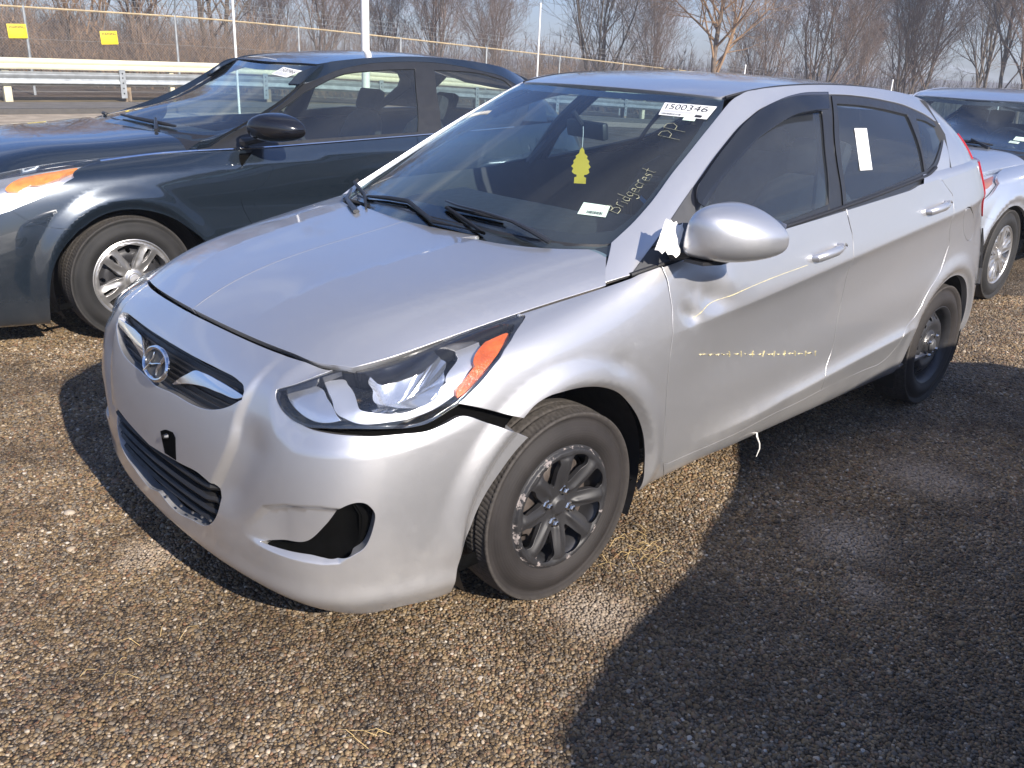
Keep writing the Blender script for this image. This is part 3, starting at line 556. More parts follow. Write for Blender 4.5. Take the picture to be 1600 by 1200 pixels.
        V = np.concatenate([V, r1, r1, r2]); nm = (NN[bi]+ob*1.2); nm /= np.linalg.norm(nm, axis=1, keepdims=True)
        NN = np.concatenate([NN, nm, ob, ob])
        for a, b in be:
            i, j = pos[a], pos[b]
            F.append((b, a, base+i, base+j)); F.append((base+m+j, base+m+i, base+2*m+i, base+2*m+j))
    return V, F, NN
def panel(name, patch, outer, m, parent=None, mirror=False, **k):
    V, F, NN = panel_data(patch, outer, **k)
    if mirror:
        V = V*[1, -1, 1]; NN = NN*[1, -1, 1]; F = [f[::-1] for f in F]
    return mesh(name, V, F, m, parent, True, NN)
def both(name, patch, outer, m, parent, label=None, **k):
    V, F, NN = panel_data(patch, outer, **k)
    a = mesh(name, V, F, m, parent, True, NN)
    b = mesh(name, V*[1, -1, 1], [f[::-1] for f in F], m, parent, True, NN*[1, -1, 1])
    return a, b
def uv_solve(patch, pts, ax=(1, 2), n=160, pick=None):
    """surface coordinates of points given by two of their three coordinates"""
    uu, vv = [a.ravel() for a in np.meshgrid(np.linspace(0, 1, n), np.linspace(0, 1, n//2), indexing='ij')]; P = patch.raw(uu, vv); out = []
    pen = np.zeros(len(P)) if pick is None else np.where(pick(P), 0, 9.)
    for a, b in pts:
        i = (np.hypot(P[:, ax[0]]-a, P[:, ax[1]]-b)+pen).argmin(); u, v = uu[i], vv[i]
        for k in range(8):
            h = 1e-4; Q = patch.raw(np.array([u, min(u+h, 1), max(u-h, 0), u, u]), np.array([v, v, v, min(v+h, 1), max(v-h, 0)]))[:, list(ax)]
            J = np.stack([(Q[1]-Q[2])/(min(u+h, 1)-max(u-h, 0)), (Q[3]-Q[4])/(min(v+h, 1)-max(v-h, 0))], 1); d = np.linalg.solve(J.T@J+1e-9*np.eye(2), J.T@(np.array([a, b])-Q[0])); d *= min(1, .02/max(np.abs(d).max(), 1e-9))
            u = min(max(u+d[0], 0), 1); v = min(max(v+d[1], 0), 1)
        out.append((u, v))
    return out
class FnPatch:
    """explicit surface: fn(u, v) -> points (arrays)"""
    def __init__(s, fn, flip=1.): s.fn = fn; s.flip = flip
    def __call__(s, u, v): return s.fn(np.asarray(u, float), np.asarray(v, float))
    def normal(s, u, v):
        e = 1e-3; a = s(u+e, v)-s(u-e, v); b = s(u, v+e)-s(u, v-e); n = np.cross(a, b)
        return s.flip*n/np.maximum(np.linalg.norm(n, axis=1, keepdims=True), 1e-12)

# ---------------------------------------------------------------- materials
class MT:
    def __init__(s, name):
        s.m = bpy.data.materials.new(name); s.m.use_nodes = True; s.t = s.m.node_tree; s.b = s.t.nodes['Principled BSDF']; s.o = s.t.nodes['Material Output']
    def n(s, t, **k):
        n = s.t.nodes.new(t)
        for a, b in k.items(): setattr(n, a, b)
        return n
    def l(s, a, b): s.t.links.new(a, b)
    def set(s, **k):
        for a, v in k.items(): s.b.inputs[a.replace('_', ' ')].default_value = v
        return s
    def coord(s, scale=1., kind='Object'):
        tc = s.n('ShaderNodeTexCoord'); mp = s.n('ShaderNodeMapping'); s.l(tc.outputs[kind], mp.inputs[0])
        mp.inputs['Scale'].default_value = scale if isinstance(scale, tuple) else (scale,)*3
        return mp.outputs[0]
    def noise(s, co, scale, detail=4, rough=.55, dist=0.):
        q = s.n('ShaderNodeTexNoise'); s.l(co, q.inputs[0]); q.inputs['Scale'].default_value = scale; q.inputs['Detail'].default_value = detail; q.inputs['Roughness'].default_value = rough; q.inputs['Distortion'].default_value = dist
        return q.outputs[0]
    def ramp(s, f, stops):
        r = s.n('ShaderNodeValToRGB'); e = r.color_ramp.elements
        while len(e) < len(stops): e.new(.5)
        for q, (p, c) in zip(e, stops):
            q.position = p; q.color = c if len(c) == 4 else (*c, 1)
        s.l(f, r.inputs[0]); return r.outputs[0]
    def mix(s, f, a, b):
        q = s.n('ShaderNodeMix', data_type='RGBA')
        for i, v in ((0, f), (6, a), (7, b)):
            if hasattr(v, 'is_output'): s.l(v, q.inputs[i])
            else: q.inputs[i].default_value = v if i == 0 or len(v) == 4 else (*v, 1)
        return q.outputs[2]
    def math(s, op, a, b=0., c=0.):
        q = s.n('ShaderNodeMath', operation=op)
        for i, v in enumerate((a, b, c)):
            if hasattr(v, 'is_output'): s.l(v, q.inputs[i])
            else: q.inputs[i].default_value = v
        return q.outputs[0]
    def bump(s, h, strength=.3, dist=.01):
        q = s.n('ShaderNodeBump'); q.inputs['Strength'].default_value = strength; q.inputs['Distance'].default_value = dist
        s.l(h, q.inputs['Height']); s.l(q.outputs[0], s.b.inputs['Normal']); return q
def g(v): return (v, v, v*1.0)
def simple(name, base, rough=.5, metal=0., coat=0., var=.12, vs=14., bump=0., bs=60., spec=.5):
    t = MT(name); co = t.coord()
    f = t.noise(co, vs, 5); lo = tuple(c*(1-var) for c in base); hi = tuple(min(1, c*(1+var)) for c in base)
    t.l(t.ramp(f, [(.3, lo), (.7, hi)]), t.b.inputs['Base Color'])
    r = t.ramp(t.noise(co, vs*2.3, 4), [(.3, g(max(0, rough-.06))), (.75, g(min(1, rough+.08)))]); t.l(r, t.b.inputs['Roughness'])
    t.set(Metallic=metal, Coat_Weight=coat, Coat_Roughness=.04, Specular_IOR_Level=spec)
    if bump: t.bump(t.noise(co, bs, 6), bump, .004)
    return t.m
def paint(name, base, metal=.75, rough=.34, flake=.25, dirt=(.30, .27, .22), dirtz=.45, coat=1.0, amount=.5):
    t = MT(name); co = t.coord()
    # dust low on the body, faint water marks above
    tc = t.n('ShaderNodeTexCoord'); sp = t.n('ShaderNodeSeparateXYZ'); t.l(tc.outputs['Object'], sp.inputs[0])
    low = t.math('SMOOTHSTEP', sp.outputs[2]) if False else None
    mr = t.n('ShaderNodeMapRange'); mr.inputs[1].default_value = dirtz; mr.inputs[2].default_value = .14; t.l(sp.outputs[2], mr.inputs[0])
    dn = t.noise(co, 5.5, 8, .65); dirtf = t.math('MULTIPLY', mr.outputs[0], t.ramp(dn, [(.35, g(.15)), (.7, g(1.))]))
    fine = t.ramp(t.noise(co, 38, 6, .7), [(.52, g(0)), (.8, g(.10))])
    dirtf = t.math('ADD', t.math('MULTIPLY', dirtf, amount), t.math('MULTIPLY', fine, .8))
    col = t.mix(dirtf, base, dirt); t.l(col, t.b.inputs['Base Color'])
    t.l(t.math('ADD', t.math('MULTIPLY', dirtf, .35), rough), t.b.inputs['Roughness'])
    t.l(t.math('MULTIPLY', t.math('SUBTRACT', 1., dirtf), metal), t.b.inputs['Metallic'])
    t.set(Coat_Weight=coat, Coat_Roughness=.035, Coat_IOR=1.75)
    t.l(t.math('ADD', t.math('MULTIPLY', dirtf, .5), .03), t.b.inputs['Coat Roughness'])
    v = t.n('ShaderNodeTexVoronoi'); v.inputs['Scale'].default_value = 1400; t.l(co, v.inputs[0])
    nm = t.n('ShaderNodeBump'); nm.inputs['Strength'].default_value = flake*.3; nm.inputs['Distance'].default_value = .0004; t.l(v.outputs['Color'], nm.inputs['Height']); t.l(nm.outputs[0], t.b.inputs['Normal'])
    return t.m
def glass(name, tint=(.80, .90, .86), ior=1.5, rough=0., dust=.04, refl=1.0, dcol=(.42, .46, .52)):
    t = MT(name); t.t.nodes.remove(t.b)
    tr = t.n('ShaderNodeBsdfTransparent'); tr.inputs[0].default_value = (*tint, 1)
    gl = t.n('ShaderNodeBsdfGlossy'); gl.inputs['Roughness'].default_value = rough; gl.inputs[0].default_value = (refl, refl, refl, 1)
    lw = t.n('ShaderNodeLayerWeight'); f0 = ((ior-1)/(ior+1))**2*2
    fr = t.math('ADD', t.math('MULTIPLY', t.math('POWER', lw.outputs['Facing'], 5.), 1-f0), f0)      # thin sheet: both faces mirror
    m1 = t.n('ShaderNodeMixShader'); t.l(fr, m1.inputs[0]); t.l(tr.outputs[0], m1.inputs[1]); t.l(gl.outputs[0], m1.inputs[2])
    df = t.n('ShaderNodeBsdfDiffuse'); df.inputs[0].default_value = (*dcol, 1)  # grey-blue film: dust, and on side windows also painted sky reflection
    co = t.coord(); f = t.ramp(t.noise(co, 2.2, 9, .72), [(.30, g(dust*.55)), (.72, g(dust))])
    m2 = t.n('ShaderNodeMixShader'); t.l(f, m2.inputs[0]); t.l(m1.outputs[0], m2.inputs[1]); t.l(df.outputs[0], m2.inputs[2])
    t.l(m2.outputs[0], t.o.inputs[0]); return t.m
# ---------------------------------------------------------------- lettering and strokes laid on a surface
def frame_on(patch, u, v, off=0.0):
    P = patch(np.array([u]), np.array([v]))[0]; n = patch.normal(np.array([u]), np.array([v]))[0]
    return Vector(P)+Vector(n)*off, Vector(n)
def quad_frame(patch, uvq, off):
    """uvq: four corners (top-left, top-right, bottom-right, bottom-left as read)"""
    P = [frame_on(patch, u, v, off)[0] for u, v in uvq]; return P
def sheet(name, P, m, parent, th=.0004, n=None):
    P = [Vector(p) for p in P]; nn = (P[1]-P[0]).cross(P[3]-P[0]).normalized()
    if n is not None and nn.dot(n) < 0: nn = -nn
    V = P+[p-nn*th for p in P]
    b = MB(); b.add(V, [(0, 1, 2, 3), (7, 6, 5, 4)]+[(i, i+4, (i+1) % 4+4, (i+1) % 4) for i in range(4)])
    return b.build(name, m, parent, smooth=False), nn
def text_mesh(name, body, O, X, Y, height, m, parent, width=None, bold=0.):
    """flat lettering: O lower-left corner, X and Y unit vectors"""
    cu = bpy.data.curves.new(name, 'FONT'); cu.body = body; cu.size = 1; cu.offset = bold; cu.resolution_u = 3
    tmp = bpy.data.objects.new(name, cu); COL.objects.link(tmp); bpy.context.view_layer.update()
    dg = bpy.context.evaluated_depsgraph_get(); me = bpy.data.meshes.new_from_object(tmp.evaluated_get(dg))
    bpy.data.objects.remove(tmp); bpy.data.curves.remove(cu)
    V = np.array([v.co[:] for v in me.vertices]); lo = V.min(0); hi = V.max(0)
    sy = height/(hi[1]-lo[1]); sx = sy if width is None else width/(hi[0]-lo[0])
    W = [Vector(O)+Vector(X)*((v[0]-lo[0])*sx)+Vector(Y)*((v[1]-lo[1])*sy) for v in V]
    F = [tuple(p.vertices) for p in me.polygons]; bpy.data.meshes.remove(me)
    return mesh(name, W, F, m, parent, smooth=False)
STROKES = {
 'B': (.62, [[(0, 0), (.03, 1)], [(0, 1), (.3, 1), (.45, .8), (.3, .55), (.05, .52)], [(.05, .52), (.4, .48), (.55, .25), (.4, .02), (0, 0)]]),
 'P': (.58, [[(0, 0), (.04, 1)], [(.03, 1), (.35, .98), (.48, .75), (.3, .5), (.04, .48)]]),
 'r': (.34, [[(.04, 0), (.05, .55)], [(.05, .4), (.15, .55), (.28, .55)]]),
 'i': (.20, [[(.08, 0), (.08, .5)], [(.09, .72), (.10, .76)]]),
 'd': (.48, [[(.36, .45), (.15, .5), (.03, .25), (.15, .02), (.36, .12)], [(.38, 1), (.36, 0)]]),
 'g': (.46, [[(.36, .45), (.15, .5), (.03, .27), (.15, .05), (.34, .15)], [(.37, .5), (.36, -.25), (.2, -.4), (.02, -.3)]]),
 'e': (.44, [[(.04, .27), (.36, .3), (.3, .5), (.12, .5), (.03, .25), (.14, .02), (.38, .08)]]),
 'c': (.42, [[(.36, .45), (.18, .52), (.03, .27), (.15, .02), (.37, .1)]]),
 's': (.38, [[(.3, .48), (.12, .52), (.06, .38), (.25, .24), (.26, .08), (.03, .02)]]),
 't': (.40, [[(.16, .95), (.15, .08), (.28, .02)], [(0, .56), (.34, .6)]]),
 '.': (.2, [[(.05, 0), (.07, .03)]]), '2': (.5, [[(.03, .8), (.2, 1), (.4, .8), (.05, 0), (.42, .02)]]), '0': (.5, [[(.2, 1), (.03, .5), (.2, 0), (.38, .5), (.2, 1)]]),
 ' ': (.3, [])}
def handwriting(name, body, O, X, Y, h, r, m, parent, slant=.0):
    O, X, Y = Vector(O), Vector(X), Vector(Y); b = MB(); x = 0
    for i, c in enumerate(body):
        wd, st = STROKES[c]
        for s in st:
            pts = [O+X*((x+px+slant*py)*h)+Y*((py+.05*math.sin(i*2.1))*h) for px, py in s]
            # densify
            q = []
            for a, e in zip(pts[:-1], pts[1:]): q += [a, a.lerp(e, .5)]
            q.append(pts[-1]); b.tube(q, r, 5, flat=.4)
        x += wd*1.08
    return b.build(name, m, parent)

MAT = dict(
 silver=paint('silver_paint', (.545, .543, .552), .76, .37, .8),
 silver2=paint('pale_silver_paint', (.60, .63, .68), .75, .32, .4),
 navy=paint('dark_blue_paint', (.014, .022, .033), .40, .25, .3, dirt=(.10, .10, .10), dirtz=.35, amount=.35),
 grey_paint=paint('charcoal_paint', (.05, .05, .055), .5, .3, .3),
 black=simple('black_plastic', (.016, .016, .018), .48, bump=.15, bs=300),
 black_gloss=simple('gloss_black', (.008, .008, .010), .14, coat=.6),
 trim=simple('satin_black_trim', (.020, .021, .024), .34),
 void=simple('dark_cavity', (.004, .004, .004), .9, spec=0.),  # near-black colour stands in for the shade inside gaps and openings
 grey_plastic=simple('grey_plastic', (.055, .056, .060), .5, bump=.1, bs=200),
 rubber=simple('tyre_rubber', (.028, .026, .026), .72, var=.35, vs=9, bump=.25, bs=150),
 tread=simple('tyre_tread', (.045, .042, .040), .85, var=.45, vs=60, bump=.3, bs=200),
 steel=simple('black_steel_wheel', (.030, .030, .033), .42, .2, var=.3, vs=20),
 chrome=simple('chrome', (.72, .73, .76), .07, 1.0, var=.03),
 satin_chrome=simple('satin_chrome', (.80, .80, .82), .34, .75, var=.04),
 alloy=simple('silver_alloy', (.48, .47, .46), .34, .85, var=.1),
 nut=simple('lug_nut_steel', (.52, .50, .47), .25, 1.0, var=.2, vs=80),
 white=simple('white_paint', (.78, .77, .74), .5, var=.06),
 paper=simple('white_paper', (.82, .82, .80), .6, var=.02),
 ink=simple('black_ink', (.02, .02, .025), .6, var=.02),
 faint_ink=simple('faint_grey_ink', (.42, .42, .44), .6, var=.02),
 green_paper=simple('pale_green_paper', (.62, .78, .66), .6, var=.02),
 tape=simple('white_tape', (.80, .78, .74), .38, var=.08, vs=40, bump=.5, bs=30),
 chalk=simple('yellow_grease_marker', (.36, .36, .24), .7, var=.2, vs=90),
 yellow_chalk=simple('yellow_crayon_mark', (.72, .62, .30), .75, var=.25, vs=90),
 yellow=simple('yellow_card', (.70, .48, .02), .5, var=.03),
 sign_yellow=simple('yellow_sign_paint', (.72, .56, .015), .55, var=.05),
 amber=simple('amber_lens', (.72, .125, .008), .16, coat=1., var=.35, vs=30, bump=.8, bs=120),
 amber_pale=simple('pale_amber_lens', (.80, .26, .04), .16, coat=1., var=.25, vs=30),
 amber_dull=simple('dull_amber_lens', (.36, .13, .07), .2, coat=.6, var=.1, vs=50),
 red=simple('red_lens', (.42, .012, .02), .10, coat=1., var=.1),
 seat=simple('dark_seat_cloth', (.022, .023, .027), .9, var=.3, vs=30),
 beige=simple('beige_interior', (.34, .30, .24), .8, var=.1),
 dash=simple('dashboard_plastic', (.026, .027, .030), .6, bump=.1, bs=200),
 blue_cloth=simple('blue_wrap', (.03, .22, .42), .6, var=.3, vs=20),
 galv=simple('galvanised_steel', (.34, .36, .37), .45, .55, var=.2, vs=5),
 cream=simple('cream_painted_steel', (.60, .55, .40), .55, var=.14, vs=3),
 wood=simple('weathered_wood', (.25, .19, .13), .85, var=.3, vs=12),
 rust_pipe=simple('tan_rail_pipe', (.42, .33, .20), .6, .2, var=.25, vs=6),
 wire=simple('fence_wire', (.36, .35, .33), .5, .6, var=.2),
)
def lens_mat():
    return glass('clear_lens', (.93, .94, .95), 1.45, 0., .03)
MAT['lens'] = lens_mat()
MAT['glass'] = glass('side_glass', (.66, .76, .78), 1.52, 0., .05)
MAT['glass_clean'] = glass('clean_side_glass', (.74, .84, .80), 1.52, 0., .03)
MAT['wsglass'] = glass('windscreen_glass', (.72, .86, .88), 1.52, 0., .03)
MAT['smoke'] = glass('smoked_acrylic', (.16, .16, .19), 1.5, .02, .03)
MAT['bulb'] = glass('bulb_glass', (.9, .9, .9), 1.5, 0., 0.)
MAT['light_block'] = glass('light_block_glass', (.05, .05, .06), 1.5, 0., .03)  # near-opaque panes, added so the unseen neighbour casts a solid shadow
# ---------------------------------------------------------------- ground: one sheet that falls away gently to the west and north
def gz(x, y):
    x = np.asarray(x, float); y = np.asarray(y, float)
    s = np.maximum(0, -x-9); z = -.045*(s-3*(1-np.exp(-s/3)))
    z = np.maximum(z, -3.2-.0*s)
    far = np.maximum(0, -y-30); return z-.010*np.minimum(far, 60)
def gravel_mat():
    t = MT('wet_pea_gravel'); co = t.coord()
    v = t.n('ShaderNodeTexVoronoi'); v.inputs['Scale'].default_value = 82; v.inputs['Randomness'].default_value = .9; t.l(co, v.inputs[0])
    sp = t.n('ShaderNodeSeparateColor'); t.l(v.outputs['Color'], sp.inputs[0])
    pal = t.ramp(sp.outputs[0], [(0, (.09, .066, .044)), (.2, (.20, .14, .085)), (.42, (.32, .23, .14)), (.6, (.40, .30, .19)), (.78, (.30, .27, .235)), (.92, (.48, .40, .31)), (1, (.62, .57, .50))])
    edge = t.ramp(v.outputs['Distance'], [(.34, g(1.)), (.66, g(.30))])
    col = t.mix(1., pal, edge); col.node.blend_type = 'MULTIPLY'
    # dirt, damp patches
    big = t.ramp(t.noise(co, .55, 6, .6), [(.36, g(.55)), (.62, g(1.05))]); c2 = t.mix(1., col, big); c2.node.blend_type = 'MULTIPLY'
    med = t.ramp(t.noise(co, 3.1, 7, .65), [(.30, (.55, .50, .46)), (.60, (1., 1., 1.))]); c3 = t.mix(1., c2, med); c3.node.blend_type = 'MULTIPLY'
    c5 = t.mix(1., c3, (.80, .77, .72)); c5.node.blend_type = 'MULTIPLY'; t.l(c5, t.b.inputs['Base Color']); t.l(t.ramp(t.noise(co, 1.3, 5), [(.35, g(.45)), (.65, g(.8))]), t.b.inputs['Roughness'])
    h = t.math('SUBTRACT', 1., v.outputs['Distance']); t.bump(h, 1., .012)
    return t.m
def pale_spots(t, pos):
    acc = None
    for (x, y, r) in ((-.02, .97, .17), (-1.02, 1.22, .20), (-1.75, 1.20, .26), (-.75, 1.42, .12), (.85, -.15, .12)):
        d = t.n('ShaderNodeVectorMath', operation='DISTANCE'); t.l(pos, d.inputs[0]); d.inputs[1].default_value = (x, y, 0)
        m = t.n('ShaderNodeMapRange'); m.inputs[1].default_value = r; m.inputs[2].default_value = r*.2; t.l(t.math('ADD', d.outputs['Value'], t.math('MULTIPLY', t.math('SUBTRACT', t.noise(pos, 6., 6, .7), .5), .22)), m.inputs[0])
        acc = m.outputs[0] if acc is None else t.math('MAXIMUM', acc, m.outputs[0])
    return acc
def verge_mat():
    t = MT('ground_sheet'); co = t.coord()
    return t
MAT['gravel'] = gravel_mat()
nx, ny = 110, 110
X = np.concatenate([np.linspace(-900, -60, 20), np.linspace(-55, 15, 71), np.linspace(20, 600, 16)]); Y = np.concatenate([np.linspace(-900, -70, 20), np.linspace(-65, 12, 60), np.linspace(15, 600, 16)])
V = [(x, y, float(gz(x, y))) for x in X for y in Y]; n = len(Y); F = [(i*n+j, (i+1)*n+j, (i+1)*n+j+1, i*n+j+1) for i in range(len(X)-1) for j in range(n-1)]
tag(mesh('ground', V, F, MAT['gravel']), kind='structure')
# strips beyond the lot: tan shoulder, asphalt lane, dry grass verge
def strip_sheet(name, y0, y1, dz, m, x0=-120, x1=40, wav=0.):
    xs = np.concatenate([np.linspace(x0, -40, 12), np.linspace(-38, x1, 100)]); V = []; k = 6
    for x in xs:
        for j in range(k):
            f = j/(k-1); y = y0+(y1-y0)*f+(wav*math.sin(x*.9)*math.sin(x*.37+1) if j in (0, k-1) else 0); V.append((x, y, float(gz(x, y))+dz))
    F = [(i*k+j, i*k+j+1, (i+1)*k+j+1, (i+1)*k+j) for i in range(len(xs)-1) for j in range(k-1)]
    b = MB(); b.add(V, F); o = b.build(name, m); tag(o, kind='structure'); return o
tan = simple('tan_fine_gravel', (.33, .27, .20), .9, var=.3, vs=3, bump=.5, bs=30)
asph = simple('worn_asphalt', (.125, .115, .105), .85, var=.22, vs=2.5, bump=.4, bs=60)
def grass_mat():
    t = MT('dry_winter_grass'); co = t.coord()
    t.l(t.ramp(t.noise(co, 1.6, 8, .7), [(.25, (.06, .05, .025)), (.5, (.16, .12, .06)), (.75, (.26, .20, .11))]), t.b.inputs['Base Color']); t.set(Roughness=.95); t.bump(t.noise(co, 18, 6), .8, .05); return t.m
MAT['grass'] = grass_mat()
strip_sheet('gravel_shoulder', -14.4, -17.2, .006, tan, wav=.15)
strip_sheet('road', -17.2, -20.6, .012, asph)
strip_sheet('verge', -20.6, -90, .006, MAT['grass'])
b = MB(); 
xs = np.linspace(-60, 30, 60)
for yk, zz in ((-17.3, 0),):
    V = []; 
    for x in xs:
        z = float(gz(x, yk)); V += [(x, yk+.12, z-.05), (x, yk+.10, z+.11), (x, yk-.10, z+.11), (x, yk-.12, z-.05)]
    b.add(V, [(i*4+j, i*4+j+1, (i+1)*4+j+1, (i+1)*4+j) for i in range(59) for j in range(3)])
tag(b.build('kerb', simple('dark_stained_kerb', (.07, .065, .06), .9)), kind='structure')

# ---------------------------------------------------------------- loose rounded pebbles, real stones where they can be told apart
def pebble_mat():
    t = MT('pebble_stone'); oi = t.n('ShaderNodeObjectInfo'); co = t.coord()
    pal = t.ramp(oi.outputs['Random'], [(0, (.055, .038, .022)), (.13, (.12, .083, .045)), (.30, (.25, .175, .090)), (.46, (.34, .245, .135)), (.60, (.185, .160, .130)), (.69, (.28, .245, .195)), (.82, (.25, .135, .070)), (.92, (.42, .335, .215)), (.975, (.56, .47, .36)), (1, (.68, .63, .56))])
    gco = t.n('ShaderNodeNewGeometry')
    big = t.ramp(t.noise(gco.outputs['Position'], .9, 6, .6), [(.36, g(.55)), (.60, g(1.12))]); c = t.mix(1., pal, big); c.node.blend_type = 'MULTIPLY'
    med = t.ramp(t.noise(gco.outputs['Position'], 4.0, 6, .65), [(.34, (.52, .48, .44)), (.58, (1, 1, 1))]); c2 = t.mix(1., c, med); c2.node.blend_type = 'MULTIPLY'
    sp = t.ramp(t.noise(co, 3., 5), [(.3, g(.8)), (.7, g(1.1))]); c3 = t.mix(1., c2, sp); c3.node.blend_type = 'MULTIPLY'
    c4 = t.mix(t.math('MULTIPLY', pale_spots(t, gco.outputs['Position']), .62), c3, (.42, .36, .30)); c5 = t.mix(1., c4, (.80, .77, .72)); c5.node.blend_type = 'MULTIPLY'; t.l(c5, t.b.inputs['Base Color'])
    t.l(t.ramp(t.noise(gco.outputs['Position'], 1.7, 4), [(.35, g(.46)), (.62, g(.78))]), t.b.inputs['Roughness'])
    return t.m
MAT['pebble'] = pebble_mat()
def scatter():
    pts = []; cx, cy = CAM.x, CAM.y; f = np.array([fw.x, fw.y]); f /= np.hypot(*f); r = np.array([f[1], -f[0]])
    for d0, d1, s in ((.9, 2.6, .0088), (2.6, 4.2, .0098), (4.2, 6.4, .0120)):
        w = 1.0+d1*.68; a, c = np.meshgrid(np.arange(d0, d1, s*.9), np.arange(-w, w, s), indexing='ij')
        a = a+rng.uniform(-.42, .42, a.shape)*s; c = c+rng.uniform(-.42, .42, c.shape)*s
        a, c = a.ravel(), c.ravel(); ok = np.abs(c) < a*.66+.28; a, c = a[ok], c[ok]
        P = np.stack([cx+a*f[0]+c*r[0], cy+a*f[1]+c*r[1]], 1)
        pts.append(np.c_[P, np.full(len(P), s)])
    return np.concatenate(pts)
PP = scatter()
# keep clear under the middle of the parked cars
k = ~((np.abs(PP[:, 1]) < .45) & (PP[:, 0] < .1) & (PP[:, 0] > -3)); PP = PP[k]
me = bpy.data.meshes.new('gravel'); me.vertices.add(len(PP)); 
co_ = np.c_[PP[:, 0], PP[:, 1], rng.uniform(-.0022, .0016, len(PP))].astype(np.float32); me.vertices.foreach_set('co', co_.ravel())
sc = PP[:, 2]*rng.lognormal(0, .22, len(PP))*.57; sc[rng.random(len(PP)) < .012] *= 1.7
at = me.attributes.new('siz', 'FLOAT', 'POINT'); at.data.foreach_set('value', sc.astype(np.float32))
at = me.attributes.new('rot', 'FLOAT_VECTOR', 'POINT'); at.data.foreach_set('vector', np.c_[rng.uniform(-.5, .5, len(PP)), rng.uniform(-.5, .5, len(PP)), rng.uniform(0, 6.28, len(PP))].astype(np.float32).ravel())
gob = link('gravel', me, MAT['pebble']); tag(gob, kind='stuff')
ng = bpy.data.node_groups.new('pebbles', 'GeometryNodeTree'); ng.interface.new_socket('Geometry', in_out='INPUT', socket_type='NodeSocketGeometry'); ng.interface.new_socket('Geometry', in_out='OUTPUT', socket_type='NodeSocketGeometry')
gi = ng.nodes.new('NodeGroupInput'); go = ng.nodes.new('NodeGroupOutput'); iop = ng.nodes.new('GeometryNodeInstanceOnPoints'); g2i = ng.nodes.new('GeometryNodeGeometryToInstance')
for k, (sx, sy, sz, seed) in enumerate(((1.15, .85, .62, 1), (1.0, .95, .7, 5), (1.3, .8, .55, 9), (.95, .8, .6, 13), (1.1, 1.0, .5, 21))):
    ic = ng.nodes.new('GeometryNodeMeshIcoSphere'); ic.inputs['Radius'].default_value = 1; ic.inputs['Subdivisions'].default_value = 2
    nz_ = ng.nodes.new('ShaderNodeTexNoise'); nz_.noise_dimensions = '4D'; nz_.inputs['Scale'].default_value = .9; nz_.inputs['W'].default_value = seed; nz_.inputs['Detail'].default_value = 1
    sp_ = ng.nodes.new('GeometryNodeSetPosition'); vm = ng.nodes.new('ShaderNodeVectorMath'); vm.operation = 'SUBTRACT'; vm.inputs[1].default_value = (.5, .5, .5)
    vs_ = ng.nodes.new('ShaderNodeVectorMath'); vs_.operation = 'SCALE'; vs_.inputs[3].default_value = .9
    ng.links.new(nz_.outputs['Color'], vm.inputs[0]); ng.links.new(vm.outputs[0], vs_.inputs[0]); ng.links.new(ic.outputs[0], sp_.inputs[0]); ng.links.new(vs_.outputs[0], sp_.inputs['Offset'])
    tf = ng.nodes.new('GeometryNodeTransform'); tf.inputs['Scale'].default_value = (sx, sy, sz); ng.links.new(sp_.outputs[0], tf.inputs[0])
    sm = ng.nodes.new('GeometryNodeSetShadeSmooth'); ng.links.new(tf.outputs[0], sm.inputs[0])
    mt_ = ng.nodes.new('GeometryNodeSetMaterial'); mt_.inputs['Material'].default_value = MAT['pebble']; ng.links.new(sm.outputs[0], mt_.inputs[0])
    ng.links.new(mt_.outputs[0], g2i.inputs[0])
a1 = ng.nodes.new('GeometryNodeInputNamedAttribute'); a1.data_type = 'FLOAT'; a1.inputs[0].default_value = 'siz'; a2 = ng.nodes.new('GeometryNodeInputNamedAttribute'); a2.data_type = 'FLOAT_VECTOR'; a2.inputs[0].default_value = 'rot'
e2r = ng.nodes.new('FunctionNodeEulerToRotation'); ng.links.new(a2.outputs[0], e2r.inputs[0])
iop.inputs['Pick Instance'].default_value = True
ng.links.new(gi.outputs[0], iop.inputs['Points']); ng.links.new(g2i.outputs[0], iop.inputs['Instance']); ng.links.new(e2r.outputs[0], iop.inputs['Rotation']); ng.links.new(a1.outputs[0], iop.inputs['Scale']); ng.links.new(iop.outputs[0], go.inputs[0])
gob.modifiers.new('pebbles', 'NODES').node_group = ng
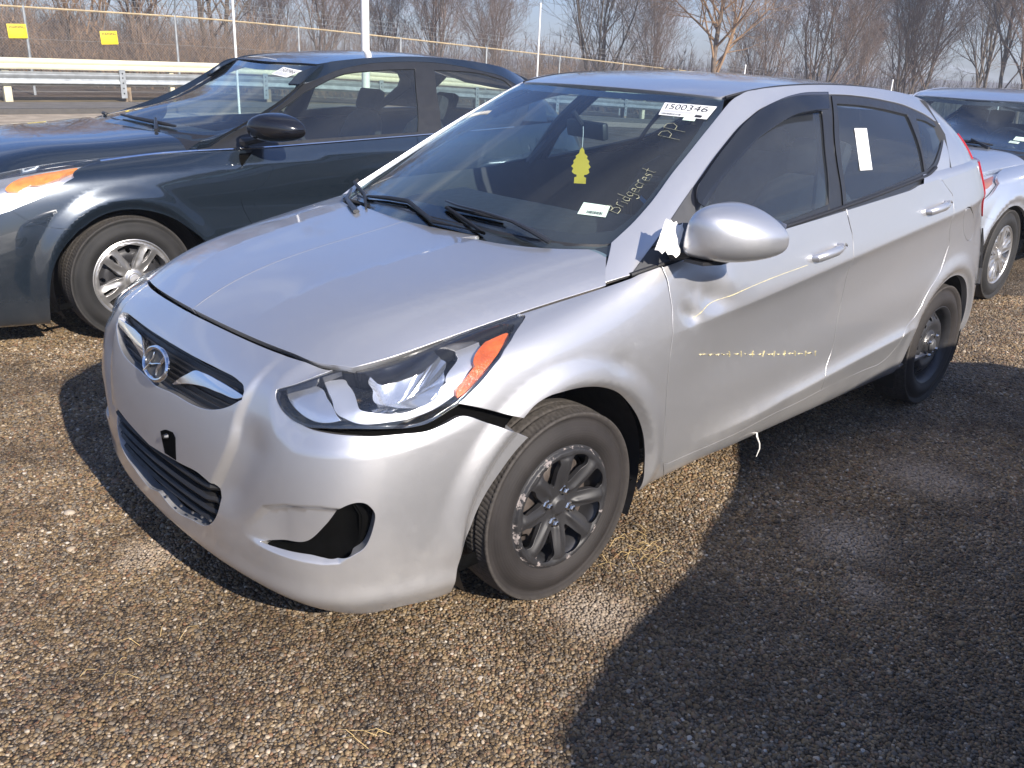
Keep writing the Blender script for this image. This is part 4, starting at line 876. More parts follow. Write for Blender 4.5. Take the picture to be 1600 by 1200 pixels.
# ---------------------------------------------------------------- guard rail beside the lane (things placed along x, facing the lot)
def guard_rail():
    y0 = -20.9; e = empty('guard_rail', (-8, y0, 0)); tag(e, 'galvanised guard rail with a cream painted top beam beside the lane', 'guard rail')
    L = lambda x, y, z: (x+8, y-y0, z)
    def beam(name, zc, m, prof, x0, x1):
        xs = np.arange(x0, x1+.01, 1.0); V = []; k = len(prof)
        for x in xs:
            z0 = float(gz(x, y0))
            for dy, dz in prof: V.append(L(x, y0+dy, z0+zc+dz))
        F = [(i*k+j, i*k+j+1, (i+1)*k+j+1, (i+1)*k+j) for i in range(len(xs)-1) for j in range(k-1)]
        b = MB(); b.add(V, F); return b.build(name, m, e, angle=50)
    WS = 1.28
    W = [(.10, .155), (.115, .135), (.17, .105), (.175, .075), (.13, .02), (.12, 0), (.13, -.02), (.175, -.075), (.17, -.105), (.115, -.135), (.10, -.155), (.094, -.15), (.10, -.13), (.16, -.10), (.165, -.075), (.12, -.02), (.11, 0), (.12, .02), (.165, .075), (.16, .10), (.105, .132), (.10, .155)]
    beam('w_beam', .515, MAT['galv'], W, -45, 14)
    W = [(a, c*WS) for a, c in W]
    T = [(.02, .10), (.14, .10), (.16, .08), (.16, .02), (.13, -.005), (.16, -.03), (.16, -.08), (.14, -.10), (.02, -.10), (.02, .10)]
    beam('top_beam', .84, MAT['cream'], [(a, c*1.2) for a, c in T], -45, 14)
    for i, x in enumerate(np.arange(-43.4-1.71, 14, 1.905)):
        x = x+(.78 if i % 2 else 0)
        z = float(gz(x, y0)); steel = i % 4 == 3
        b = MB(); b.box(L(x, y0-.02 if not steel else y0+.0, z+.40), (.16 if not steel else .11, .16, 1.0)); b.build('post', MAT['cream'] if i % 2 else MAT['wood'], e, bevel=.006)
        if i % 2 == 0:
            b = MB(); b.box(L(x+.14, y0+.185, z+.42), (.14, .012, .66)); b.build('splice_plate', MAT['galv'], e)
            for q in (-.22, -.1, .02, .14, .24):
                b = MB(); b.lathe([(0, .016), (.014, .014), (.017, 0)], 8, 'y', L(x+.14, y0+.19, z+.42+q)); b.build('bolt', MAT['void'], e)
    return e
guard_rail()
# ---------------------------------------------------------------- chain link security fence with barbed wire
FX0, FX1, FY = 6.0, -60.0, -23.4
def fence():
    e = empty('chain_link_fence', (-8, FY, 0)); tag(e, 'tall chain link fence with angled barbed wire arms beyond the guard rail', 'fence')
    L = lambda x, y, z: Vector((x+8, y-FY, z)); Hh = 2.12
    xs = np.arange(FX0, FX1, -3.85)-.06
    for x in xs:
        z = float(gz(x, FY)); 
        p = MB().tube([L(x, FY, z-.1), L(x, FY, z+Hh)], .035, 8).build('fence_post', MAT['galv'], e)
        MB().tube([L(x, FY, z+Hh), L(x, FY+.02, z+Hh+.08), L(x+.08, FY+.30, z+Hh+.42)], [.03, .024, .016], 6).build('barb_arm', MAT['galv'], p)
    pl = [L(x, FY, float(gz(x, FY))+Hh-.03) for x in np.linspace(FX0, FX1, 60)]
    MB().tube(pl, .024, 6).build('top_rail', MAT['rust_pipe'], e)
    MB().tube([p-Vector((0, 0, Hh-.12)) for p in pl], .006, 4).build('bottom_wire', MAT['wire'], e)
    for f in (.25, .6, .95):
        MB().tube([p+Vector((.08*f, .30*f, .06+.40*f)) for p in pl], .0055, 4).build('barbed_wire', MAT['wire'], e)
    for f in (.35, .65): MB().tube([p-Vector((0, -.01, Hh*f)) for p in pl], .005, 4).build('tension_wire', MAT['wire'], e)
    # woven mesh: crossing diagonal wires
    b = MB(); s = .075; x = FX0; V = []; F = []
    r = .0026
    while x > FX1:
        for sg in (1, -1):
            a = L(x, FY+.012*sg, float(gz(x, FY))+.05); c = L(x-2.05*sg if sg > 0 else x+2.05, FY+.012*sg, float(gz(x-2.05*sg, FY))+Hh-.05)
            d = (c-a).normalized(); u_ = d.cross(Vector((0, 1, 0))).normalized()*r; w_ = Vector((0, r, 0)); k = len(V)
            V += [a+u_, a-u_*.5+w_, a-u_*.5-w_, c+u_, c-u_*.5+w_, c-u_*.5-w_]; F += [(k, k+1, k+4, k+3), (k+1, k+2, k+5, k+4), (k+2, k, k+3, k+5)]
        x -= s
    o = mesh('wire_mesh', V, F, MAT['wire'], e, smooth=False); o['kind'] = 'stuff'
    return e
fence()
def sign(x, z, tilt, label):
    y = FY+.06; e = empty('warning_sign', (x, y, float(gz(x, FY))+z)); e.rotation_euler = (0, R_(tilt), 0); tag(e, label, 'sign', 'yellow signs wired to the fence')
    w_, h_ = .44, .33
    b = MB(); b.box((0, 0, 0), (w_, .004, h_)); b.build('sign_plate', MAT['sign_yellow'], e, bevel=.001)
    text_mesh('sign_text', 'WARNING', (w_*.42, .0035, h_*.17), (-1, 0, 0), (0, 0, 1), .075, MAT['ink'], e, width=w_*.84, bold=.025)
    for k in range(4):
        b = MB(); wd = (.32, .28, .33, .22)[k]; b.box((0, .0032, .02-.042*k), (wd, .001, .013)); b.build('print_line', simple('brown_print_%d' % k, (.30, .24, .03), .6), e)
    return e
# ---------------------------------------------------------------- bare winter trees
BARK = [simple('grey_bark', (.095, .080, .066), .9, var=.4, vs=6, bump=.6, bs=20), simple('brown_bark', (.14, .105, .078), .9, var=.4, vs=6, bump=.6, bs=20)]
TWIG = [simple('reddish_twigs', (.150, .105, .080), .9, var=.4, vs=1.2), simple('tan_twigs', (.26, .165, .095), .9, var=.4, vs=1.2), simple('grey_twigs', (.130, .106, .088), .9, var=.35, vs=1.2)]
def grow_tree(seed, h=9., stems=3, spread=.35, up=.75, levels=5, r0=.13, kids=(5, 5, 5, 4), twig_r=.006, start=.12):
    """returns (trunk V,F), (crown V,F): tapered 3-6 sided limbs, five orders of branching"""
    rd = random.Random(seed); T = MB(); Cn = MB()
    def limb(p, d, L, r, lev):
        segs = (7, 6, 5, 4, 3)[min(lev, 4)]; pts = [p.copy()]; dd = d.normalized(); rs = [r]
        for i in range(segs):
            dd = (dd+Vector((rd.gauss(0, .10), rd.gauss(0, .10), rd.gauss(0, .06)+.07*up))).normalized(); pts.append(pts[-1]+dd*L/segs); rs.append(max(r*(1-.82*(i+1)/segs), twig_r*.6))
        (T if lev == 0 else Cn).tube(pts, rs, (7, 5, 4, 3, 3)[min(lev, 4)], caps=False)
        if lev >= levels-1: return
        nk = kids[min(lev, len(kids)-1)]+(2 if lev == 0 else 0)
        for k in range(nk):
            f = (start if lev == 0 else .18)+(.98-(start if lev == 0 else .18))*(k+rd.random())/nk
            i = min(int(f*segs), segs-1); q = pts[i].lerp(pts[i+1], f*segs-i); a = rd.uniform(0, 2*pi)
            base = (pts[i+1]-pts[i]).normalized(); s = base.orthogonal().normalized(); s = (Matrix.Rotation(a, 3, base) @ s)
            ang = rd.uniform(.35, .85)*(1.0 if lev else .85)
            nd = (base*math.cos(ang)+s*math.sin(ang)*(1+spread)+Vector((0, 0, up*.25))).normalized()
            limb(q, nd, L*rd.uniform(.42, .68)*(1-.45*f if lev == 0 else 1-.3*f), max(rs[i]*rd.uniform(.42, .60), twig_r), lev+1)
    for s in range(stems):
        a = 2*pi*s/max(stems, 1)+rd.uniform(-.4, .4); l = 0 if stems == 1 else spread*rd.uniform(.4, 1.)
        limb(Vector((.12*math.cos(a), .12*math.sin(a), 0)) if stems > 1 else Vector((0, 0, 0)), Vector((math.cos(a)*l, math.sin(a)*l, 1)), h*rd.uniform(.82, 1.), r0*rd.uniform(.8, 1.1)/(1 if stems == 1 else stems**.35), 0)
    return T, Cn
PROTO = {}
def proto(kind):
    if kind not in PROTO:
        P = dict(vase=dict(seed=3, h=9, stems=6, spread=.30, up=.85, kids=(9, 7, 5, 4)), oak=dict(seed=12, h=10, stems=1, spread=.75, up=.40, kids=(20, 9, 6, 4), r0=.15, start=.16),
                 tall=dict(seed=21, h=11, stems=2, spread=.12, up=.8, kids=(17, 7, 6, 4), r0=.15, start=.2), clump=dict(seed=34, h=8, stems=7, spread=.42, up=.7, kids=(7, 5, 5, 4), r0=.10, start=.1),
                 spread=dict(seed=47, h=10, stems=3, spread=.5, up=.45, kids=(13, 8, 6, 4), r0=.16, start=.2))[kind]
        PROTO[kind] = grow_tree(**P)
        T, Cn = PROTO[kind]
        a = bpy.data.meshes.new('trunk'); a.from_pydata(T.V, [], T.F); a.shade_smooth(); c = bpy.data.meshes.new('crown'); c.from_pydata(Cn.V, [], Cn.F); c.shade_smooth()
        PROTO[kind] = (a, c)
    return PROTO[kind]
def tree(kind, x, y, s, rz, bark, twig, label):
    e = empty('bare_tree', (x, y, float(gz(x, y))-.05), rz); e.scale = (s, s, s); tag(e, label, 'tree', 'bare trees beyond the fence')
    a, c = proto(kind)
    for me, nm, mm in ((a, 'trunk', BARK[bark]), (c, 'crown', TWIG[twig])):
        o = bpy.data.objects.new(nm, me); COL.objects.link(o); o.parent = e
        if not me.materials: me.materials.append(None)
        o.material_slots[0].link = 'OBJECT'; o.material_slots[0].material = mm
    return e
# spot: image column of the foot and depth give the place on the ground
def at_col(px, D):
    fx = Vector((fw.x, fw.y, 0)).normalized(); rx = Vector((fx.y, -fx.x, 0)); p = Vector((CAM.x, CAM.y, 0))+fx*D+rx*((px-800)/1375.4*D*1.0)
    return p.x, p.y
TREES = [('spread', 345, 36, 1.05, .3, 0, 2, 'wide spreading bare tree above the fence left of the white pole, thin grey twigs'),
 ('clump', 35, 32, .95, 2.0, 1, 1, 'bushy many-stemmed bare tree at the left edge behind the first yellow sign'),
 ('clump', 150, 33, 1.0, 4.1, 0, 1, 'many-stemmed bare tree behind the second yellow sign, full of tan twigs'),
 ('vase', 232, 34, .9, 1.0, 1, 0, 'vase-shaped bare tree just right of the second yellow sign'),
 ('vase', 500, 52, .95, .5, 0, 0, 'upright vase-shaped bare tree left of the thick white pole, reddish twigs'),
 ('vase', 590, 58, .85, 2.9, 0, 0, 'slim bare tree just right of the thick white pole'),
 ('vase', 668, 55, .98, 1.7, 0, 0, 'vase-shaped bare tree standing clear against the sky between white poles'),
 ('vase', 752, 58, .88, 3.7, 1, 0, 'bare tree left of the thin white pole at the top middle'),
 ('clump', 905, 44, 1.18, .9, 0, 2, 'dark many-trunked bare tree behind the roof front of the hatchback'),
 ('oak', 1078, 40, .98, 4.4, 1, 1, 'single-trunked bare tree with wide crooked limbs above the hatchback roof'),
 ('vase', 1228, 46, 1.0, 5.2, 0, 0, 'bare tree with fanned stems right of the crooked single-trunked one'),
 ('vase', 1354, 50, 1.05, .2, 1, 0, 'bare tree with a dense stem cluster above the rear door window'),
 ('tall', 1382, 52, .85, 2.2, 0, 0, 'thin bare tree leaning beside the dense stem cluster'),
 ('tall', 1470, 50, .92, 3.3, 0, 2, 'forked bare tree above the tail lamp of the hatchback'),
 ('tall', 1516, 44, 1.0, 1.1, 0, 2, 'pair of tall dark trunks left of the far right bare tree'),
 ('tall', 1540, 43, .95, 5.0, 1, 0, 'far right bare tree with a slanting trunk and reddish top'),
 ('vase', 430, 60, .9, 3.0, 1, 0, 'small distant bare tree between the spreading tree and the vase-shaped one'),
 ('vase', 985, 62, .95, 4.0, 0, 0, 'distant bare tree seen between the dark clump and the crooked one'),
 ('vase', 1150, 64, 1.0, 2.4, 1, 0, 'distant bare tree right behind the crooked single-trunked one'),
 ('vase', 1290, 66, .95, 1.2, 1, 0, 'distant bare tree between the fanned and the dense-stemmed ones')]
for k, px, D, s, rz, bk, tw, lb in TREES:
    x, y = at_col(px, D); tree(k, x, y, s*.98, rz, bk, tw, lb)
# thicket of brush along the fence: uncountable stems, one object
def brush():
    rd = random.Random(5); V = []; F = []
    def stick(p, d, L, r):
        q = p+d*L; k = len(V); s = d.orthogonal().normalized()*r; t_ = d.cross(s).normalized()*r
        V.extend([p+s, p-s*.5+t_, p-s*.5-t_, q]); F.extend([(k, k+1, k+3), (k+1, k+2, k+3), (k+2, k, k+3)])
        return q
    def bush(x, y, hgt, n, lean):
        z = float(gz(x, y))
        for i in range(n):
            p = Vector((x+rd.gauss(0, .55), y+rd.gauss(0, .55), z)); d = Vector((rd.gauss(lean, .35), rd.gauss(0, .35), 1)).normalized(); L = hgt*rd.uniform(.5, 1.05); q = p
            stick(p, d, L, .012)
            for j in range(6):
                f = rd.uniform(.25, .95); a = p+d*L*f; dd = (d+Vector((rd.gauss(0, .6), rd.gauss(0, .6), rd.gauss(.1, .4)))).normalized(); l2 = L*rd.uniform(.15, .42)
                b_ = stick(a, dd, l2, .0065)
                for m in range(2): stick(a+dd*l2*rd.uniform(.3, .9), (dd+Vector((rd.gauss(0, .7), rd.gauss(0, .7), rd.gauss(0, .5)))).normalized(), l2*rd.uniform(.3, .6), .005)
    for k in range(820):
        px = rd.uniform(-60, 1660) if k % 3 else rd.uniform(800, 1660); D = rd.uniform(30, 58) if px > 500 else rd.uniform(29, 44)
        x, y = at_col(px, D)
        if y > FY-1.2: continue
        bush(x, y, rd.uniform(1.3, 2.7)*(1.15 if px < 330 else (.75 if 430 < px < 840 else 1.1)), 17, .15 if px < 800 else .45)
    o = mesh('brush_thicket', V, F, TWIG[1], smooth=False); tag(o, kind='stuff'); o.data.materials.append(TWIG[0]); o.data.materials.append(TWIG[2])
    mi = np.repeat(np.random.default_rng(2).integers(0, 3, len(F)//3+1), 3)[:len(F)].astype(np.int32); o.data.polygons.foreach_set('material_index', mi)
brush()
# far wood closing the view
def far_wood():
    rd = random.Random(9); V = []; F = []
    for k in range(4200):
        px = rd.uniform(-150, 1750); D = rd.uniform(70, 130); x, y = at_col(px, D); z = float(gz(x, y)); h = rd.uniform(1.8, 5.6)*(.8 if px > 1380 else 1)
        p = Vector((x, y, z)); d = Vector((rd.gauss(0, .08), rd.gauss(0, .08), 1)).normalized()
        def st(p, d, L, r):
            kk = len(V); s = d.orthogonal().normalized()*r; t_ = d.cross(s).normalized()*r; V.extend([p+s, p-s*.5+t_, p-s*.5-t_, p+d*L]); F.extend([(kk, kk+1, kk+3), (kk+1, kk+2, kk+3), (kk+2, kk, kk+3)])
        st(p, d, h, .06)
        for j in range(14):
            f = rd.uniform(.15, .95); dd = (d*1.0+Vector((rd.gauss(0, .5), rd.gauss(0, .5), .2))).normalized(); st(p+d*h*f, dd, h*rd.uniform(.12, .34)*(1.2-f*.6), .024)
    o = mesh('far_wood', V, F, TWIG[2], smooth=False); tag(o, kind='stuff')
far_wood()
# ---------------------------------------------------------------- signs and poles
def sign_at(px, D, z, tilt, label):
    x, y = at_col(px, D); return sign(x, z, tilt, label)
def col_on_y(px, y):
    """x where the vertical plane through an image column meets a line of constant y"""
    lo, hi = 10., 200.
    for i in range(60):
        m = (lo+hi)/2; q = at_col(px, m)
        if q[1] < y: hi = m
        else: lo = m
    return at_col(px, lo)[0]
sign(col_on_y(52, FY), 1.52, 2, 'yellow warning sign on the fence, left one, lettered WARNING')
sign(col_on_y(186, FY), 1.46, 3, 'yellow warning sign on the fence, right of the leaning fence post')
def pole(px, D, h, r, lean, label, base=0., m=None):
    x, y = at_col(px, D); z = float(gz(x, y)); e = empty('marker_pole', (x, y, z)); tag(e, label, 'pole', 'white poles between the cars and the trees')
    MB().tube([(0, 0, -.05), (lean*h*.5, 0, h*.5), (lean*h, 0, h)], [r, r*.98, r*.9], 12).build('shaft', MAT['white'], e)
    MB().lathe([(0, .02), (r*.9, .015), (r*1.02, 0), (r*1.02, -.03)], 12, 'z', (lean*h, 0, h)).build('cap', MAT['white'], e)
    MB().lathe([(0, .07), (r*1.6, .06), (r*2.0, 0), (r*2.0, -.02)], 12, 'z').build('foot', MAT['white'], e)
    return e
pole(563, 13.5, 4.6, .060, .0, 'thick white pole rising behind the roof of the dark blue saloon')
pole(372, 17.0, 4.4, .022, .0, 'thin white pole behind the windscreen of the dark blue saloon')
pole(816, 21.0, 2.66, .020, .0, 'thin white pole in front of the fence, nearest to the middle of the view')
pole(1120, 26.0, 1.90, .020, .0, 'short white pole beyond the middle of the hatchback roof')
pole(1338, 24.0, 1.75, .020, .0, 'white pole above the rear door of the hatchback')
pole(1500, 24.0, 1.60, .020, .0, 'rightmost white pole, above the roof of the pale saloon behind')
# ---------------------------------------------------------------- wheels
def tyre_mesh(R, W, rim, n=600, dep=.0038, blocks=126):
    """tyre as a dense lathe with grooves cut into the tread; axis along y, outer face at +y"""
    hw = W/2
    prof = []
    for t in np.linspace(0, 1, 13): prof.append((rim-.004+(R-.022-rim)*t, hw*(.80+.22*math.sin(pi*min(1, t*1.08))), 0))
    sh = [(R-.012, hw*.97, 0), (R-.006, hw*.90, 0)]
    tr = [(R-.0005*(abs(q)*2)**2*4, hw*.84*q, 1) for q in np.linspace(1, -1, 41)]
    P = prof+sh+tr+[(r, -h, 0) for r, h, _ in reversed(prof+sh)]
    th = np.linspace(0, 2*pi, n, endpoint=False); k = len(P); V = np.zeros((n, k, 3))
    for j, (r, h, f) in enumerate(P):
        q = h/hw
        rr = np.full(n, r)
        if f:
            gro = max([math.exp(-((q-c)/.045)**4) for c in (-.42, -.02, .40)])
            ph = th*blocks/(2*pi)+.55*abs(q)*np.sign(q)+.18*np.sin(q*9)
            sipe = np.clip((np.abs(((ph) % 1)-.5)-.36)*9, 0, 1)*(abs(q) > .1)
            rr = r-dep*np.maximum(gro, sipe*.8)
        V[:, j, 0] = rr*np.cos(th); V[:, j, 2] = rr*np.sin(th); V[:, j, 1] = h
    F = [(i*k+j, ((i+1) % n)*k+j, ((i+1) % n)*k+j+1, i*k+j+1) for i in range(n) for j in range(k-1)]
    return V.reshape(-1, 3), F
def disc_panel(name, R, zf, holes, m, parent, h=.006, hub=0, skirt=.01, y0=0., corner=50):
    """wheel face: circular plate with openings; zf(r, a) gives its height along +y"""
    fp = FnPatch(lambda u, v: np.stack([(u-.5)*2*R, y0+zf(np.hypot(u-.5, v-.5)*2*R, np.arctan2(v-.5, u-.5)), (v-.5)*2*R], 1), -1.)
    circ = [(.5+.5*math.cos(t), .5+.5*math.sin(t)) for t in np.linspace(0, 2*pi, 49)[:-1]]
    hs = [[(.5+x/(2*R), .5+z/(2*R)) for x, z in hh] for hh in holes]
    return panel(name, fp, circ, m, parent, holes=hs, h=h, skirt=skirt, corner=corner)
def steel_disc(parent, R, nh=12, y=0., m=None, lugs=4, face=.0):
    hs = [[(.77*R*math.cos(a)+.075*R*math.cos(t)*1.0, .77*R*math.sin(a)+.075*R*math.sin(t)) for t in np.linspace(0, 2*pi, 9)[:-1]] for a in np.linspace(0, 2*pi, nh+1)[:-1]]
    zf = lambda r, a: .012*np.exp(-((r-.62*R)/(.16*R))**2)+.018*sstep(.40*R, .30*R, r)-.030*sstep(.72*R, 1.0*R, r)
    return disc_panel('wheel_disc', R, zf, hs, m or MAT['steel'], parent, y0=y)
def rim_mesh(parent, Rr, W, m, name='rim'):
    b = MB(); hw = W/2
    b.lathe([(Rr+.004, hw*.80), (Rr+.008, hw*.86), (Rr+.003, hw*.88), (Rr-.008, hw*.80), (Rr-.018, hw*.55), (Rr-.022, hw*.2), (Rr-.03, -hw*.5), (Rr-.03, -hw*.8)], 64)
    return b.build(name, m, parent, angle=50)
def lug_nuts(parent, r, y, n, a0=0., m=None, s=.0105, L=.022, name='lug_nut'):
    for k in range(n):
        a = a0+2*pi*k/n; b = MB(); c = (r*math.cos(a), y, r*math.sin(a))
        b.lathe([(0, L), (s*.55, L), (s*.85, L*.85), (s*.95, L*.7), (s, L*.66), (s, .004), (s*1.35, .0), (s*1.35, -.004)], 6, 'y', c)
        b.build(name, m or MAT['nut'], parent, angle=25)
def wheel_base(car, loc, R, W, rim, steer=0., side=1, rough_tread=True):
    e = empty('wheel', loc, 0, car); e.rotation_euler = (0, 0, steer if side > 0 else pi+steer)
    V, F = tyre_mesh(R, W, rim)
    mesh('tyre', V, F, MAT['rubber_mix' if R < .31 else 'rubber_dark'], e)
    return e
def tyre_mat(name, r0, r1, lo, hi):
    t = MT(name); tcn = t.n('ShaderNodeTexCoord'); spn = t.n('ShaderNodeSeparateXYZ'); t.l(tcn.outputs['Object'], spn.inputs[0])
    rad = t.math('SQRT', t.math('ADD', t.math('MULTIPLY', spn.outputs[0], spn.outputs[0]), t.math('MULTIPLY', spn.outputs[2], spn.outputs[2])))
    mr = t.n('ShaderNodeMapRange'); mr.inputs[1].default_value = r0; mr.inputs[2].default_value = r1; t.l(rad, mr.inputs[0])
    co = t.coord(); nzz = t.noise(co, 70, 6, .7)
    side_c = t.ramp(t.noise(co, 7, 6, .65), [(.3, lo), (.7, hi)]); tr_c = t.ramp(nzz, [(.3, (.035, .031, .028)), (.72, (.105, .094, .084))])
    t.l(t.mix(mr.outputs[0], side_c, tr_c), t.b.inputs['Base Color']); t.set(Roughness=.72, Specular_IOR_Level=.35)
    # moulded rings and ribs of the sidewall
    ring = t.math('SINE', t.math('MULTIPLY', rad, 900.)); t.bump(t.math('ADD', t.math('MULTIPLY', nzz, .8), t.math('MULTIPLY', ring, .22)), .25, .002)
    return t.m
MAT['rubber_mix'] = tyre_mat('tyre_rubber_worn', .275, .297, (.015, .013, .0125), (.028, .024, .023))
MAT['rubber_dark'] = tyre_mat('tyre_rubber_dark', .308, .328, (.011, .011, .011), (.022, .021, .021))

# scuffed black hub cap: bare grey plastic where it has been kerbed
t = MT('scuffed_black_cap'); co = t.coord(); tcn = t.n('ShaderNodeTexCoord'); spn = t.n('ShaderNodeSeparateXYZ'); t.l(tcn.outputs['Object'], spn.inputs[0])
rad = t.math('SQRT', t.math('ADD', t.math('MULTIPLY', spn.outputs[0], spn.outputs[0]), t.math('MULTIPLY', spn.outputs[2], spn.outputs[2])))
mr = t.n('ShaderNodeMapRange'); mr.inputs[1].default_value = .150; mr.inputs[2].default_value = .186; t.l(rad, mr.inputs[0])
sc = t.noise(t.coord((30, 30, 30)), 1.0, 9, .72)
thr = t.math('ADD', sc, t.math('MULTIPLY', mr.outputs[0], .17))
fac = t.ramp(thr, [(.70, g(0)), (.715, g(1))])
t.l(t.mix(fac, (.022, .0215, .023), (.24, .21, .20)), t.b.inputs['Base Color']); t.l(t.ramp(fac, [(0, g(.50)), (1, g(.88))]), t.b.inputs['Roughness'])
t.bump(fac, -.4, .001); MAT['cap'] = t.m

def spoke_cap(parent, R, y):
    """eight-spoke hub cap"""
    hs = []
    for k in range(8):
        a = 2*pi*k/8+pi/8+.03; w0, w1 = .135, .300
        pts = []
        for r, w in ((.074, .07), (.090, .15), (.120, .22), (.150, .255), (.160, .22)):
            pts.append((r, a-w))
        for r, w in ((.166, .10), (.166, -.10)): pts.append((r, a-w))
        for r, w in ((.160, .21), (.150, .23), (.120, .15), (.090, .08), (.074, .02)): pts.append((r, a+w))
        hs.append([(r*math.cos(q)*R/.188, r*math.sin(q)*R/.188) for r, q in pts])
    def zf(r, a):
        s = R/.188; q = r/s
        k = np.abs(((a-.03)/(2*pi/8)+.5) % 1-.5)*2      # 0 at the spoke axis
        dish = -.020*(1-sstep(.03, .15, q))+.010*sstep(.035, .02, q)
        rib = .010*np.exp(-(k/.30)**2)*sstep(.04, .07, q)*sstep(.178, .150, q)
        lip = .006*sstep(.160, .172, q)-.012*sstep(.178, .188, q)
        # four recesses for the nuts
        d = np.zeros_like(r)
        for j in range(4):
            ja = 2*pi*j/4+.35; d -= .007*np.exp(-(((r*np.cos(a)-.05*s*math.cos(ja))**2+(r*np.sin(a)-.05*s*math.sin(ja))**2)/(.014*s)**2)**2)
        return (dish+rib+lip+d)
    o = disc_panel('hub_cap', R, zf, hs, MAT['cap'], parent, h=.0045, skirt=.014, y0=y, corner=60)
    lug_nuts(parent, .05*R/.188, y-.020, 4, .35, s=.0115, L=.020)
    return o

def dirt_cavity(car, cx, cz, R, y0, y1, name='wheel_arch_liner'):
    b = MB(); pr = [(R-.10, y0), (R, y0+.005), (R+.004, (y0+y1)/2), (R, y1)]
    V = []; n = 30
    for i in range(n+1):
        a = R_(-25)+(R_(230))*i/n
        for r, yy in [(.05, y0), (R, y0), (R+.006*math.sin(i*1.3), (y0+y1)/2), (R, y1)]: V.append((cx+r*math.cos(a), yy, cz+r*math.sin(a)))
    F = [(i*4+j, i*4+j+1, (i+1)*4+j+1, (i+1)*4+j) for i in range(n) for j in range(3)]
    b.add(V, F)
    return b.build(name, MAT['black'], car)

# ---------------------------------------------------------------- the silver hatchback
HP = hero_patches(); BELT, HOOD, GREEN, ROOF, WIND = HP['belt'], HP['hood'], HP['green'], HP['roof'], HP['wind']
hero = empty('parked_car')
tag(hero, 'silver hatchback with a dented front door and scuffed black front hub cap, in the foreground', 'car', 'cars parked in the gravel lot')
PAINT = MAT['silver']; H = .016
def hpart(name, patch, key, m, **k): return both(name, patch, OUT[key] if isinstance(key, str) else key, m, hero, **k)
ev = lambda p, u, v: Vector(p(np.array([u]), np.array([v]))[0])
CR = (-.022, -.012, -.006, -.0025, 0, .0025, .006, .012, .022)
CREASE = [(OUT['crease_up'], CR), (OUT['crease_low'], CR)]
BLOCK = uv_solve(BELT, [(.405-.09*float(sstep(.60, .33, np.array(z)))+.02*float(sstep(.60, .75, np.array(z))), z) for z in np.linspace(.32, .74, 22)], (1, 2), pick=lambda P: (P[:, 0] > .3) & (P[:, 1] >= 0))
FOGE = uv_solve(BELT, FOG_YZ+FOG_YZ[:1], (1, 2), pick=lambda P: (P[:, 0] > .3) & (P[:, 1] >= 0))
NOSE_X = [(BLOCK, (-.014, -.008, -.004, 0, .004, .008, .014)), (FOGE, (-.021, -.016, -.011, -.007, -.003, 0, .003, .007, .011, .016, .021))]
# nose: half outline with notches for the two grilles, mirrored into one skin
UGL, LGL = OUT['upper_grille'], OUT['lower_grille']
bo = OUT['bumper']; bo = bo[1:-1]
ring = [(0.0, 1.0)]+bo+[(0.0, .02)]+LGL[::-1]+UGL[::-1]
bump_o = panel('front_bumper', BELT, ring, PAINT, hero, holes=[[tuple(q) for q in smooth_poly(OUT['fog'], .012, patch_scale(BELT), corner=75)]], h=.012, gap=.0016, sym='u', skirt=.03, extra=NOSE_X)
# hood
hood_out = [(.009, 0), (.009, .25), (.009, .5), (.009, .75), (.008, .93), (.02, 1), (.2, 1), (.4, 1), (.6, 1)]+[(.8, 1), (OUT['hood_rear'][0][0], 1.)]+OUT['hood_rear'][1:]+[(.905, .4), (.903, .2), (.901, 0)]
hood_o = panel('hood', HOOD, hood_out, PAINT, hero, h=.016, gap=.0018, sym='v', skirt=.02)
roof_o = panel('roof', ROOF, [(0, 0), (0, .35), (0, .7), (0, .965), (.25, .975), (.5, .98), (.75, .98), (1, .98), (1, .5), (1, 0)], PAINT, hero, h=.025, sym='v', skirt=.015)
hpart('fender', BELT, 'fender', PAINT, h=H, gap=.0018, skirt=.022, extra=CREASE[:1])
fd = hpart('front_door', BELT, 'front_door', PAINT, h=.014, gap=.002, skirt=.02, extra=CREASE)
rd = hpart('rear_door', BELT, 'rear_door', PAINT, h=H, gap=.002, skirt=.02, extra=CREASE)
fd[0]['label'] = 'dented front door with yellow crayon marks'
hpart('quarter_panel', BELT, 'body_side', PAINT, h=H, gap=.0018, skirt=.025, holes=[OUT['fuel']], extra=CREASE)
hpart('fuel_door', BELT, 'fuel', PAINT, h=.012, gap=.0016, skirt=.012)
hpart('side_frame', GREEN, 'side_frame', PAINT, h=H, gap=.001, skirt=.014)
def shoulder():
    ub = np.linspace(.700, .915, 44); A = BELT(ub, ub*0+1)-BELT.normal(ub, ub*0+.985)*.001
    ug = np.linspace(.36, .80, 400); Gp = GREEN(ug, ug*0+.10); k = np.array([np.hypot(Gp[:, 0]-a[0], (Gp[:, 1]-a[1])*.6).argmin() for a in A]); us = ug[k]
    us = np.convolve(np.r_[[us[0]]*4, us, [us[-1]]*4], np.ones(9)/9, 'valid'); B_ = GREEN(us, us*0+.10)+GREEN.normal(us, us*0+.10)*.0006
    A2 = BELT(ub, ub*0+.97); rows = [A2-BELT.normal(ub, ub*0+.97)*.003, A, (A+B_)/2+GREEN.normal(us, us*0+.10)*.003, B_]; V = []; 
    for q in zip(*rows): V += [tuple(r) for r in q]
    F = [(i*4+j, i*4+j+1, (i+1)*4+j+1, (i+1)*4+j) for i in range(43) for j in range(3)]
    for sg in (1, -1):
        b = MB(); b.add([(x, y*sg, z) for x, y, z in V], F); b.build('shoulder_panel', PAINT, hero, angle=80)
shoulder()
